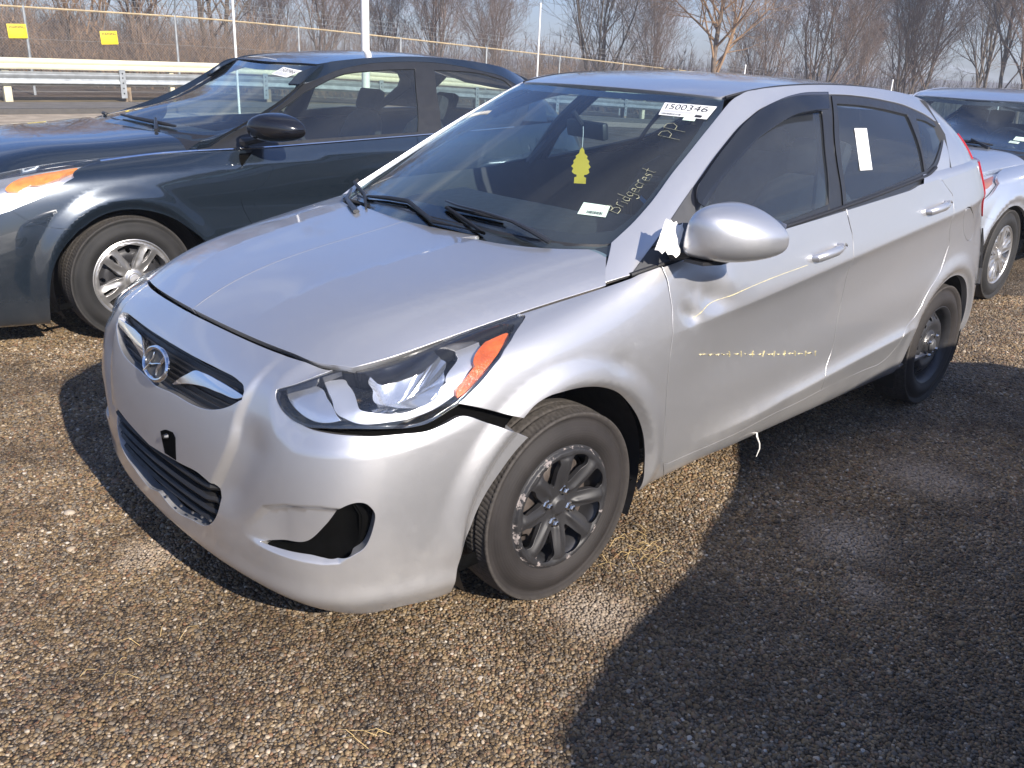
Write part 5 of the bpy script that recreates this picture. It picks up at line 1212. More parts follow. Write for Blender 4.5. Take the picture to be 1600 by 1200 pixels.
# tail: hatch with its window, rear bumper
tailo = [(.912, 1.0), (.94, 1), (.97, 1), (1, 1), (1, .6), (1, .3), (1, .04), (.97, .04), (.93, .04), (.905, .06), (.905, .2), (.912, .6)]
hpart('tailgate', BELT, [(.914, .99), (.94, .99), (.97, .99), (1, .99), (1, .7), (1, .52), (.97, .52), (.94, .52), (.914, .52)], PAINT, h=.03, gap=.002, off=-.004)
hpart('rear_bumper', BELT, [(.909, .50), (.94, .50), (.97, .5), (1, .5), (1, .2), (1, .03), (.97, .03), (.94, .03), (.902, .05)], PAINT, h=.03, gap=.002, off=-.012)
# dark inner shell behind every gap
archc = lambda cx, R: [(cx+R*math.cos(a), .30+R*math.sin(a)) for a in np.radians(np.linspace(-20, 200, 20))]
def uv_of_xz(patch, pts):
    uu, vv = np.meshgrid(np.linspace(0, 1, 300), np.linspace(0, 1, 120), indexing='ij'); P = patch(uu.ravel(), vv.ravel()); o = []
    for x, z in pts:
        i = (np.hypot(P[:, 0]-x, P[:, 2]-z)+(P[:, 1] < .3)*9).argmin(); o.append((uu.ravel()[i], vv.ravel()[i]))
    return o
AF = uv_of_xz(BELT, [p for p in archc(0, .375) if p[1] > .19]); AR = uv_of_xz(BELT, [p for p in archc(-WB, .365) if p[1] > .19])
shell = [(0, .985), (.1, .985), (.15, .96), (.3, .985), (.5, .985), (.75, .985), (.9, .985), (1, .985), (1, .1), (.9, .1)]+AR[::-1][::-1]+[(.60, .10), (.52, .10)]+AF+[(.25, .10), (.12, .09), (0, .09)]
hl = OUT['headlamp']
both('inner_body', BELT, shell, MAT['void'], hero, h=.035, off=-.034, skirt=0, holes=[[(u*.96+.235*.04, v*.9+.9*.1) for u, v in hl]])
# glass house
dlo = OUT['dlo']; fgl, rgl, qgl = OUT['front_glass'], OUT['rear_glass'], OUT['quarter_glass']
both('window_frame', GREEN, dlo, MAT['trim'], hero, h=.02, off=-.0045, gap=.0012, skirt=.012, holes=[fgl, rgl, qgl])
grow = lambda l, k: [(c0+(a-c0)*k, c1+(b-c1)*k) for (a, b) in l for c0, c1 in [tuple(np.mean(l, 0))]]
fg_o = both('front_window', GREEN, grow(fgl, 1.03), MAT['glass'], hero, h=.05, off=-.012, skirt=0)
rg_o = both('rear_window', GREEN, grow(rgl, 1.03), MAT['glass'], hero, h=.05, off=-.012, skirt=0)
both('quarter_window', GREEN, grow(qgl, 1.04), MAT['glass'], hero, h=.04, off=-.010, skirt=0)
both('window_visor', GREEN, OUT['visor'], MAT['smoke'], hero, h=.012, offfn=lambda uv, P: .004+.016*sstep(.02, .0, np.zeros(len(uv)))+.010, skirt=.004)
# pillar cover lines and belt moulding
def strip(name, patch, uv, w, off, m, parent, mirror=True, n=40, th=.004):
    s = smooth_poly(uv, .03, patch_scale(patch), closed=False); res = []
    for sg in ((1, -1) if mirror else (1,)):
        P = patch(s[:, 0], s[:, 1]); nn = patch.normal(s[:, 0], s[:, 1]); P = P+nn*off
        b = MB(); b.tube([Vector((p[0], p[1]*sg, p[2])) for p in P], w, 8, flat=1); res.append(b.build(name, m, parent))
    return res
strip('belt_moulding', GREEN, OUT['belt_trim'], .0075, .001, MAT['black'], hero)
strip('door_frame_seam', GREEN, OUT['pillar_line'], .0022, -.003, MAT['void'], hero)
strip('roof_ditch_moulding', ROOF, [(.004, .985), (.1, .985), (.3, .988), (.5, .99), (.75, .99), (.97, .99)], .005, -.002, MAT['black'], hero)
# windscreen
top_edge = [(.978, 0), (.981, .2), (.985, .5), (.986, .8), (.985, .94)]
wside = [(.95, .957), (.8, .957), (.6, .957), (.4, .960), (.25, .962), (.16, .955), (.10, .93), (.055, .86)]
wout = top_edge+wside+[(.03, .7), (.02, .45), (.015, .2), (.015, 0)]
panel('windscreen', WIND, wout, MAT['wsglass'], hero, h=.05, off=.0, sym='v', skirt=.004)
frit_in = [(.945, 0), (.948, .3), (.95, .6), (.945, .85), (.925, .905), (.8, .92), (.6, .92), (.4, .92), (.28, .915), (.20, .89), (.165, .80), (.145, .6), (.135, .3), (.135, 0)]
panel('windscreen_border', WIND, top_edge+wside+[(.03, .7), (.02, .45), (.015, .2), (.015, 0)]+frit_in[::-1], MAT['black_gloss'], hero, h=.02, off=-.003, sym='v', skirt=0)
# cowl between hood and windscreen
hu = np.array([.895, .897, .898, OUT['hood_rear'][5][0]-.004, OUT['hood_rear'][4][0]-.004, OUT['hood_rear'][3][0]-.004, OUT['hood_rear'][2][0]-.004, OUT['hood_rear'][1][0]-.004]); hv = np.array([0, .2, .4]+[OUT['hood_rear'][k][1] for k in (5, 4, 3, 2, 1)])
Ph = HOOD(hu, hv)-np.array([0, 0, .014]); wu = np.array([.085, .088, .093, .10, .115, .135, .16, .19]); wv_ = np.array([0, .2, .4, .62, .80, .90, .945, .962])
Pw = WIND(wu, wv_)+WIND.normal(wu, wv_)*.004
V = []; 
for s in (1, -1):
    for f in (0, .35, .7, 1.0):
        q = Ph*(1-f)+Pw*f; q = q-np.array([0, 0, .012*math.sin(pi*f)]); V += [tuple(p*[1, s, 1]) for p in q]
n8 = len(hu); F = [(b+r*n8+i, b+r*n8+i+1, b+(r+1)*n8+i+1, b+(r+1)*n8+i) for b in (0, 4*n8) for r in range(3) for i in range(n8-1)]
bb = MB(); bb.add(V, F); bb.build('cowl', MAT['black'], hero)
# louvres of the cowl on the passenger side
bb = MB()
for k in range(46):
    v = .25+.012*k
    a = HOOD(np.array([.899]), np.array([v]))[0]; c = WIND(np.array([.095]), np.array([v]))[0]
    p0 = Vector((a*.72+c*.28)*[1, -1, 1]); p1 = Vector((a*.45+c*.55)*[1, -1, 1]); bb.tube([p0-Vector((0, 0, .004)), p1-Vector((0, 0, .006))], .0028, 4)
bb.build('cowl_grille', MAT['black'], hero)
# wipers
def wuv(lst, sg, off): return [Vector((ev(WIND, u, v)+Vector(WIND.normal(np.array([u]), np.array([v]))[0])*off)*1.0*Vector((1, 1, 1)) if sg > 0 else (lambda p: Vector((p.x, -p.y, p.z)))(ev(WIND, u, v)+Vector(WIND.normal(np.array([u]), np.array([v]))[0])*off)) for u, v in lst]
def ev_off(u, v, sg, off):
    p = ev(WIND, u, v)+Vector(WIND.normal(np.array([u]), np.array([v]))[0])*off
    return Vector((p.x, p.y*sg, p.z))
wp = empty('wiper', (0, 0, 0), 0, hero)
bl = [ev_off(u, v, -1, .014) for u, v in OUT['wiper_l_tip']]+[ev_off(u, v, 1, .016) for u, v in [(.062, .10), (.066, .35)]]+[ev_off(u, v, 1, .014) for u, v in OUT['wiper_l_rest']]
MB().tube(bl, [.004]+[.0065]*(len(bl)-2)+[.004], 8, flat=1.2).build('wiper_blade', MAT['black'], wp)
MB().tube([p+Vector((.004, 0, -.014)) for p in bl], .004, 6).build('wiper_rubber', MAT['void'], wp)
ar = [ev_off(u, v, 1, o) for (u, v), o in zip(OUT['wiper_l_arm'], (.020, .034, .036, .036, .034, .022))]
MB().tube(ar, [.005, .006, .007, .010, .012, .012], 8, flat=.6).build('wiper_arm', MAT['trim'], wp)
wp2 = empty('wiper', (0, 0, 0), 0, hero)
b2 = [ev_off(u, v, -1, .016) for u, v in OUT['wiper_r_blade']]
b2 = [b2[0]+(b2[0]-b2[1])*.05]+b2+[ev_off(.05, .22, -1, .012)]
MB().tube(b2, [.004, .0065, .0065, .006, .004], 8, flat=1.2).build('wiper_blade', MAT['black'], wp2)
MB().tube([ev_off(.02, .20, -1, .028), ev_off(.05, .45, -1, .034), ev_off(.10, .70, -1, .026)], [.012, .008, .005], 8, flat=.6).build('wiper_arm', MAT['trim'], wp2)
wp['label'] = 'long driver side wiper'; wp2['label'] = 'short passenger side wiper'
# headlamps
PLAIN = lamp_patch(BELT)
def lamp(sg):
    e = empty('headlamp', (0, 0, 0), 0, hero)
    mir = sg < 0
    hlp = OUT['headlamp']; c = np.mean(hlp, 0)
    def pp(name, outl, m, **k): return panel(name, BELT, outl, m, e, mirror=mir, **{'corner': 70, **k})
    V, F, NN = panel_data(BELT, hlp, h=.014, gap=.001, off=.001, skirt=.012)
    def pq(name, outl, m, **k): return panel(name, PLAIN, outl, m, e, mirror=mir, **{'corner': 70, **k})
    pp('lens', hlp, MAT['lens'], h=.014, gap=.0008, off=.002, skirt=.006)
    pp('housing', hlp, MAT['grey_plastic'], h=.016, off=-.125, skirt=0)
    inner = [tuple(p) for p in inset(smooth_poly(hlp, .01, patch_scale(BELT))*patch_scale(BELT), .007)/patch_scale(BELT)][::2]
    pp('bezel', hlp, MAT['black_gloss'], h=.012, off=-.004, holes=[inner], skirt=.05)
    pq('chrome_reflector', OUT['hl_chrome'], MAT['satin_chrome'], h=.008, skirt=.03, off=-.034)
    pq('parking_lamp', OUT['hl_park'], MAT['chrome_facet'], h=.008, off=-.036, skirt=.02)
    pq('turn_signal', OUT['hl_amber'], MAT['amber'], h=.007, off=-.020, skirt=.02)
    bo_ = OUT['hl_bowl']; cu, cv = np.mean(bo_, 0); ss = patch_scale(PLAIN)
    ctr = np.array([cu, cv]); sm = smooth_poly(bo_, .004, ss); ang = np.arctan2((sm[:, 1]-cv)*ss[1], (sm[:, 0]-cu)*ss[0]); rr = np.hypot((sm[:, 1]-cv)*ss[1], (sm[:, 0]-cu)*ss[0]); od = np.argsort(ang)
    def depth(uv, P):
        a = np.arctan2((uv[:, 1]-cv)*ss[1], (uv[:, 0]-cu)*ss[0]); r = np.hypot((uv[:, 1]-cv)*ss[1], (uv[:, 0]-cu)*ss[0])
        q = np.clip(r/np.interp(a, ang[od], rr[od], period=2*pi), 0, 1)
        fac = .0030*np.sign(np.sin(a*7+1))*q*(1-q)*2
        return -.032-.075*(1-q**2.2)+fac
    pq('reflector', bo_, MAT['chrome_facet'], h=.006, skirt=.0, offfn=depth)
    P0, n0 = frame_on(PLAIN, cu, cv, -.095)
    if mir: P0 = Vector((P0.x, -P0.y, P0.z)); n0 = Vector((n0.x, -n0.y, n0.z))
    MB().tube([P0, P0+Vector((.05, 0, 0)), P0+Vector((.062, 0, 0))], [.013, .012, .004], 10).build('bulb', MAT['bulb'], e)
    MB().tube([P0+Vector((.02, 0, 0)), P0+Vector((.064, 0, 0))], [.010, .013], 10).build('bulb_shield', MAT['chrome'], e)
    P1, n1 = frame_on(BELT, .160, .90, -.02)
    return e
t = MT('faceted_reflector'); v = t.n('ShaderNodeTexVoronoi'); v.inputs['Scale'].default_value = 26; t.l(t.coord((1, 1, .35)), v.inputs[0])
t.set(Metallic=.85, Roughness=.24); t.b.inputs['Base Color'].default_value = (.86, .87, .89, 1); t.bump(v.outputs['Distance'], .22, .005); MAT['chrome_facet'] = t.m
l1 = lamp(1); l2 = lamp(-1)
# grilles
MAT['slat'] = simple('dull_black_slat', (.010, .010, .011), .6)
gb = empty('upper_grille', (0, 0, 0), 0, hero)
panel('grille_mesh', BELT, [(0, .70), (0, .92), *[(u*1.05, v) for u, v in UGL[1:-1]]], MAT['black'], gb, h=.02, off=-.028, sym='u', skirt=0)
# honeycomb bars of the upper grille
bm_ = MB()
for k in range(9):
    v = .70+.026*k; us = np.linspace(-.105, .105, 41); pts = []
    for u in us:
        p = ev(BELT, abs(u), v)+Vector(BELT.normal(np.array([abs(u)]), np.array([v]))[0])*-.022
        pts.append(Vector((p.x, p.y*np.sign(u) if u else 0, p.z)))
    bm_.tube(pts, .0022, 5)
bm_.build('grille_bars', MAT['black'], gb)['kind'] = 'stuff'
for sg in (1, -1):
    V, F, NN = panel_data(BELT, OUT['wing'], h=.006, skirt=.022, offfn=lambda uv, P: -.002+.0*uv[:, 0])
    if sg < 0: V = V*[1, -1, 1]; NN = NN*[1, -1, 1]; F = [f[::-1] for f in F]
    mesh('chrome_wing', V, F, MAT['chrome'], gb, True, NN)
# emblem: an oval ring with a slanted H of two posts and a swooping bar
EO, EN = frame_on(BELT, 0, .80, .012); EX = Vector((0, 1, 0)); EN = Vector((EN.x, 0, EN.z)).normalized(); EY = EN.cross(EX).normalized()
if EY.z < 0: EY = -EY
em = empty('emblem', (0, 0, 0), 0, gb)
ea, eb = .074, .043
def epos(x, y, z=0): return EO+EX*x+EY*y+EN*z
MB().tube([epos(ea*math.cos(a), eb*math.sin(a)) for a in np.linspace(0, 2*pi, 49)], .0068, 10, caps=False).build('emblem_ring', MAT['chrome'], em)
b = MB(); b.add([epos(ea*math.cos(a), eb*math.sin(a), -.004) for a in np.linspace(0, 2*pi, 33)[:-1]], [tuple(range(32))]); b.build('emblem_plate', MAT['grey_plastic'], em)
# the viewer faces the nose: his left is +y, so the letter leans towards -y at the top
def lean(x, y): return epos(x+y*.62, y, .002)
b = MB()
b.tube([lean(-.030, -.034), lean(-.026, -.015), lean(-.027, .012), lean(-.038, .028)], [.0066, .0056, .0052, .0034], 8, flat=.6)
b.tube([lean(.038, -.028), lean(.027, -.012), lean(.026, .015), lean(.030, .034)], [.0034, .0052, .0056, .0066], 8, flat=.6)
b.tube([lean(-.027, -.009), lean(-.008, -.003), lean(.008, .003), lean(.027, .009)], [.0048, .0052, .0052, .0048], 8, flat=.6)
b.build('emblem_letter', MAT['chrome'], em)
lg = empty('lower_grille', (0, 0, 0), 0, hero)
lgo = [(0, LGL[0][1]+.01)]+[(u*1.06, v) for u, v in LGL[1:-1]]+[(0, LGL[-1][1]-.01)]
panel('grille_back', BELT, lgo, MAT['void'], lg, h=.02, off=-.033, sym='u', skirt=0)
for k, v in enumerate(np.linspace(LGL[-1][1]+.035, LGL[0][1]-.02, 4)):
    V = []; us = np.linspace(-.088, .088, 33)
    for u in us:
        P, n = ev(BELT, abs(u), v), BELT.normal(np.array([abs(u)]), np.array([v]))[0]
        for dz, dn in ((.010, -.016), (.004, -.008), (-.006, -.014), (-.010, -.032), (.010, -.032)):
            q = P+Vector(n)*dn+Vector((0, 0, dz)); V.append((q.x, q.y*(np.sign(u) if u else 0), q.z))
    F = [(i*5+j, i*5+(j+1) % 5, (i+1)*5+(j+1) % 5, (i+1)*5+j) for i in range(32) for j in range(5)]
    b = MB(); b.add(V, F); b.build('grille_slat', MAT['slat'], lg, angle=30)
for u in (.006, .020, .034, .047, .060):
    P, n = frame_on(BELT, u, np.interp(u, [0, .06], [LGL[-1][1], .318])+.001, -.003); b = MB(); b.box(P, (.006, .006, .005)); b.build('grille_clip', MAT['grey_plastic'], lg)
# broken-open tow plate: black sheet on the skin stands for the shaded hole
V, F, NN = panel_data(BELT, OUT['tow'], h=.008, off=.0012, skirt=.004); mesh('tow_hole', V, F, MAT['void'], hero, True, NN)
b = MB(); P, n = frame_on(BELT, .0165, .555, .006); b.tube([P, P+n*.010], [.009, .006], 8); b.build('tow_bolt', MAT['black_gloss'], hero)
# fog lamp recess
FLAT = Patch(BELT.net); FLAT.flip = BELT.flip
both('fog_recess', FLAT, grow(OUT['fog'], 1.35), MAT['void'], hero, h=.02, off=-.085, skirt=0)
# wheels and liners
for sg in (1, -1):
    dirt = [dirt_cavity(hero, 0, .30, .375, sg*.50, sg*.80), dirt_cavity(hero, -WB, .30, .365, sg*.50, sg*.80)]
MAT['brown_steel'] = simple('dusty_steel_wheel', (.085, .070, .062), .5, .2, var=.3, vs=20)
w1 = wheel_base(hero, (0, .745, .297), .297, .175, .188, R_(-1.3))
spoke_cap(w1, .189, .083); rim_mesh(w1, .186, .175, MAT['steel']); sdisc = steel_disc(w1, .172, 10, .036, MAT['brown_steel'])
w3 = wheel_base(hero, (-WB, .735, .297), .297, .175, .186, 0)
rim_mesh(w3, .186, .175, MAT['steel']); steel_disc(w3, .174, 14, .050); lug_nuts(w3, .05, .058, 4, .5, L=.028)
MB().lathe([(0, .085), (.022, .083), (.030, .075), (.031, .05)], 20).build('hub', MAT['grey_plastic'], w3)
w2 = wheel_base(hero, (0, -.745, .297), .297, .175, .188, R_(-1.3), -1); rim_mesh(w2, .186, .175, MAT['steel']); steel_disc(w2, .174, 14, .050)
w4 = wheel_base(hero, (-WB, -.735, .297), .297, .175, .186, 0, -1); rim_mesh(w4, .186, .175, MAT['steel']); steel_disc(w4, .174, 14, .050)
w1['label'] = 'front wheel with scuffed black eight spoke hub cap'; w3['label'] = 'bare black steel rear wheel'
# door handles
def handle(key, up=.012):
    u, v = OUT[key][1]; P, n = frame_on(BELT, u, v, 0)
    for sg in (1, -1):
        e = empty('door_handle', (0, 0, 0), 0, hero)
        q = lambda dx, dz, dn: Vector((P.x+dx, (P.y+dn)*sg, P.z+dz-dx*.10))
        MB().tube([q(.088, -.002, -.004), q(.080, 0, .014), q(.04, .004, .026), q(-.03, .004, .027), q(-.070, .002, .020), q(-.092, -.004, -.006)], [.010, .0125, .013, .0135, .013, .009], 10, flat=1.25).build('handle_bar', MAT['silver'], e)
        MB().tube([q(-.088, .002, -.012), q(-.093, .004, .016), q(-.112, .002, .012), q(-.118, 0, -.012)], [.012, .0135, .012, .009], 10, flat=1.1).build('key_cover', MAT['silver'], e)
handle('handle_f'); handle('handle_r')
# door mirrors
def mirror(sg):
    e = empty('door_mirror', (0, 0, 0), 0, hero)
    secs = [(.846, -.420, -.545, .985, 1.108, .55), (.853, -.405, -.575, .976, 1.132, .55), (.875, -.396, -.605, .972, 1.143, .55), (.915, -.402, -.632, .971, 1.145, .58), (.955, -.425, -.650, .974, 1.134, .62), (.990, -.462, -.662, .981, 1.115, .68), (1.018, -.506, -.668, .992, 1.092, .75), (1.036, -.555, -.668, 1.006, 1.070, .85), (1.044, -.60, -.655, 1.020, 1.054, .9)]
    n = 32; V = []
    for y, xf, xb, z0, z1, ex in secs:
        cz = (z0+z1)/2; hz = (z1-z0)/2
        for j in range(n):
            a = 2*pi*j/n; c, s = math.cos(a), math.sin(a)
            cx = math.copysign(abs(c)**.80, c); sz = math.copysign(abs(s)**ex, s)
            x = (xb+(xf-xb)*.35)+(cx*(xf-xb)*.65 if c > 0 else cx*(xf-xb)*.35)
            V.append((x+.03*(cz+hz*sz-1.06), y*sg+.16*sg*(cz+hz*sz-1.06)*(y < .88), cz+hz*sz))
    F = [(i*n+j, i*n+(j+1) % n, (i+1)*n+(j+1) % n, (i+1)*n+j) for i in range(len(secs)-1) for j in range(n)]+[tuple(range(n)), tuple((len(secs)-1)*n+j for j in range(n))]
    b = MB(); b.add(V, F); o = b.build('mirror_housing', PAINT, e, angle=60)
    sub = o.modifiers.new('s', 'SUBSURF'); sub.levels = sub.render_levels = 2
    b = MB(); b.tube([Vector((-.45, .790*sg, .990)), Vector((-.46, .83*sg, .995)), Vector((-.49, .88*sg, 1.01))], [.044, .034, .032], 12, flat=.7); b.build('mirror_arm', MAT['black'], e)
    b = MB(); V2 = [(-.42, .850*sg, .972), (-.50, .850*sg, .968), (-.57, .860*sg, .969), (-.59, .92*sg, .969), (-.50, .925*sg, .966), (-.43, .91*sg, .969)]
    b.add(V2+[(x, y, z+.010) for x, y, z in V2], [tuple(range(5, -1, -1)), tuple(range(6, 12))]+[(i, (i+1) % 6, 6+(i+1) % 6, 6+i) for i in range(6)]); b.build('mirror_base', MAT['black'], e)
    b = MB(); b.add([(-.668, .875*sg, .99), (-.668, 1.02*sg, 1.0), (-.668, 1.02*sg, 1.085), (-.668, .88*sg, 1.12)], [(0, 1, 2, 3)]); b.build('mirror_glass', MAT['chrome'], e)
    return e
m1 = mirror(1)
both('mirror_sail', GREEN, OUT['sail'], MAT['grey_plastic'], hero, h=.02, off=.004, gap=.002, skirt=.006)
# ---------------------------------------------------------------- cabin parts shared by the cars
def rbox(name, c, d, m, parent, r=.03, rot=None):
    return MB().box(c, d, rot).build(name, m, parent, bevel=r, angle=50)
def seat(car, x, y, m, zs=.50, hr=True, s=1.0):
    e = empty('seat', (x, y, 0), 0, car)
    rbox('cushion', (.05, 0, zs), (.50, .48*s, .16), m, e, .05)
    rot = Matrix.Rotation(R_(-20), 3, 'Y')
    b = MB(); V = []; secs = [(0, .20, .07), (.10, .24, .075), (.25, .245, .07), (.42, .235, .065), (.54, .20, .055), (.60, .12, .035)]
    n = 16
    for z, w_, t_ in secs:
        for j in range(n):
            a = 2*pi*j/n; V.append(rot @ Vector((t_*math.copysign(abs(math.cos(a))**.7, math.cos(a)), w_*s*math.copysign(abs(math.sin(a))**.6, math.sin(a)), z))+Vector((-.17, 0, zs)))
    F = [(i*n+j, i*n+(j+1) % n, (i+1)*n+(j+1) % n, (i+1)*n+j) for i in range(5) for j in range(n)]+[tuple(range(n)), tuple(range(5*n, 6*n))]
    b.add(V, F); b.build('backrest', m, e, angle=60)
    if hr:
        p = rot @ Vector((0, 0, .685))+Vector((-.17, 0, zs)); rbox('headrest', p, (.09, .27, .17), m, e, .045, rot)
        b = MB()
        for q in (-.06, .06): b.tube([rot @ Vector((0, q, .55))+Vector((-.17, 0, zs)), rot @ Vector((0, q, .66))+Vector((-.17, 0, zs))], .006, 6)
        b.build('headrest_post', MAT['chrome'], e)
    return e
def cabin(car, W, xb, xs, xr, zd, m=None, tub=None, wheel_x=-.92, half=.36):
    m = m or MAT['seat']
    rbox('cabin_floor', ((xb+xr)/2, 0, .30), (abs(xr-xb)+.3, W*1.5, .10), MAT['void'], car, .02)  # black floor box, put in to block light from below
    for q in (half, -half): seat(car, xs, q, m)
    e = empty('rear_bench', (xr, 0, 0), 0, car); rbox('cushion', (.28, 0, .50), (.5, W*1.35, .18), m, e, .05)
    rot = Matrix.Rotation(R_(-22), 3, 'Y'); rbox('backrest', rot @ Vector((0, 0, .30))+Vector((0, 0, .52)), (.13, W*1.35, .60), m, e, .05, rot)
    for q in (half, -half): rbox('headrest', rot @ Vector((0, q, .66))+Vector((0, 0, .52)), (.08, .24, .14), m, e, .04, rot)
    # dashboard: sloping top, rounded rear edge
    b = MB(); pr = [(xb+.32, zd-.055), (xb+.05, zd-.012), (xb-.22, zd+.002), (xb-.34, zd-.018), (xb-.38, zd-.07), (xb-.34, zd-.20), (xb-.28, zd-.42)]; ys = np.linspace(-W*.80, W*.80, 17)
    V = [(x-(.16*(abs(y)/W)**2 if k < 3 else .03*(abs(y)/W)), y, z-.02*(abs(y)/W)**2+(.028*math.exp(-((y-half)/.17)**4) if 1 <= k <= 3 else 0)) for y in ys for k, (x, z) in enumerate(pr)]
    F = [(i*7+j, (i+1)*7+j, (i+1)*7+j+1, i*7+j+1) for i in range(16) for j in range(6)]; b.add(V, F); b.build('dashboard', MAT['dash'], car, angle=60)
    s = empty('steering_wheel', (wheel_x, half, zd-.03), 0, car); s.rotation_euler = (0, R_(-65), 0)
    MB().tube([(.185*math.cos(a), .185*math.sin(a), 0) for a in np.linspace(0, 2*pi, 41)], .015, 10, caps=False).build('wheel_rim', MAT['black'], s)
    b = MB(); b.lathe([(0, .03), (.06, .026), (.075, .0), (.07, -.03), (.03, -.10), (.03, -.3)], 20, 'z'); b.tube([(-.18, 0, 0), (0, 0, -.01), (.18, 0, 0)], .016, 6); b.tube([(0, -.0, -.01), (0, -.18, 0)], .016, 6); b.build('wheel_hub', MAT['black'], s)
cabin(hero, .80, -.52, -1.62, -2.52, .975, wheel_x=-.98)
# door trims keep the low sides dark
for sg in (1, -1):
    b = MB(); xs_ = np.linspace(-.40, -2.45, 12); V = []
    for x in xs_:
        for z, y in ((.32, .735), (.62, .720), (.90, .715), (1.0+(-x-.4)*.04, .745)): V.append((x, y*sg, z))
    F = [(i*4+j, (i+1)*4+j, (i+1)*4+j+1, i*4+j+1) for i in range(11) for j in range(3)]; b.add(V, F); b.build('door_trim', MAT['dash'], hero)
panel('headliner', ROOF, [(0.03, 0), (.03, .9), (.25, .93), (.6, .93), (.98, .9), (.98, 0)], simple('headliner_cloth', (.14, .14, .14), .9), hero, h=.08, off=-.030, sym='v', skirt=0)
# inner pillars
for sg in (1, -1):
    P = lambda u, v: Vector((ev(GREEN, u, v).x, (ev(GREEN, u, v).y-.03)*sg, ev(GREEN, u, v).z-.01))
    MB().tube([P(.30, .05), P(.305, .5), P(.31, .95)], .035, 8, flat=.6).build('inner_pillar', MAT['dash'], hero)
    MB().tube([P(.56, .05), P(.58, .5), P(.60, .95)], .05, 8, flat=.6).build('inner_pillar', MAT['dash'], hero)
# interior mirror and the cloth over the wheel
im = empty('interior_mirror', (0, 0, 0), 0, hero)
rbox('mirror_body', (-.88, .02, 1.262), (.03, .24, .065), MAT['black'], im, .014, Matrix.Rotation(R_(-12), 3, 'Z') @ Matrix.Rotation(R_(8), 3, 'Y'))
MB().tube([(-.86, .01, 1.28), (-.82, .0, 1.325)], .010, 8).build('mirror_stem', MAT['black'], im)
b = MB(); V = []
for i in range(9):
    for j in range(9):
        x = -.93-.18*i/8; y = .25+.24*j/8; V.append((x, y, .995+.05*math.sin(i*.8+1)*math.cos(j*.9)-.10*(i/8)**2))
F = [(i*9+j, (i+1)*9+j, (i+1)*9+j+1, i*9+j+1) for i in range(8) for j in range(8)]; b.add(V, F); b.build('wheel_wrap', MAT['blue_cloth'], hero)
# rear light, rear glass
def tail_lamp(sg):
    kw = dict(mirror=sg < 0, h=.015)
    e = empty('tail_lamp', (0, 0, 0), 0, hero)
    panel('lamp_upper', GREEN, [(.722, .52), (.724, .35), (.726, .20), (.727, .06), (.80, .06), (.79, .2), (.78, .35), (.76, .50)], MAT['red'], e, off=.006, skirt=.025, **kw)
    panel('lamp_lower', BELT, [(.842, 1.0), (.843, .95), (.850, .90), (.860, .86), (.885, .85), (.90, .92), (.90, 1.)], MAT['red'], e, off=.006, skirt=.025, **kw)
tail_lamp(1); tail_lamp(-1)

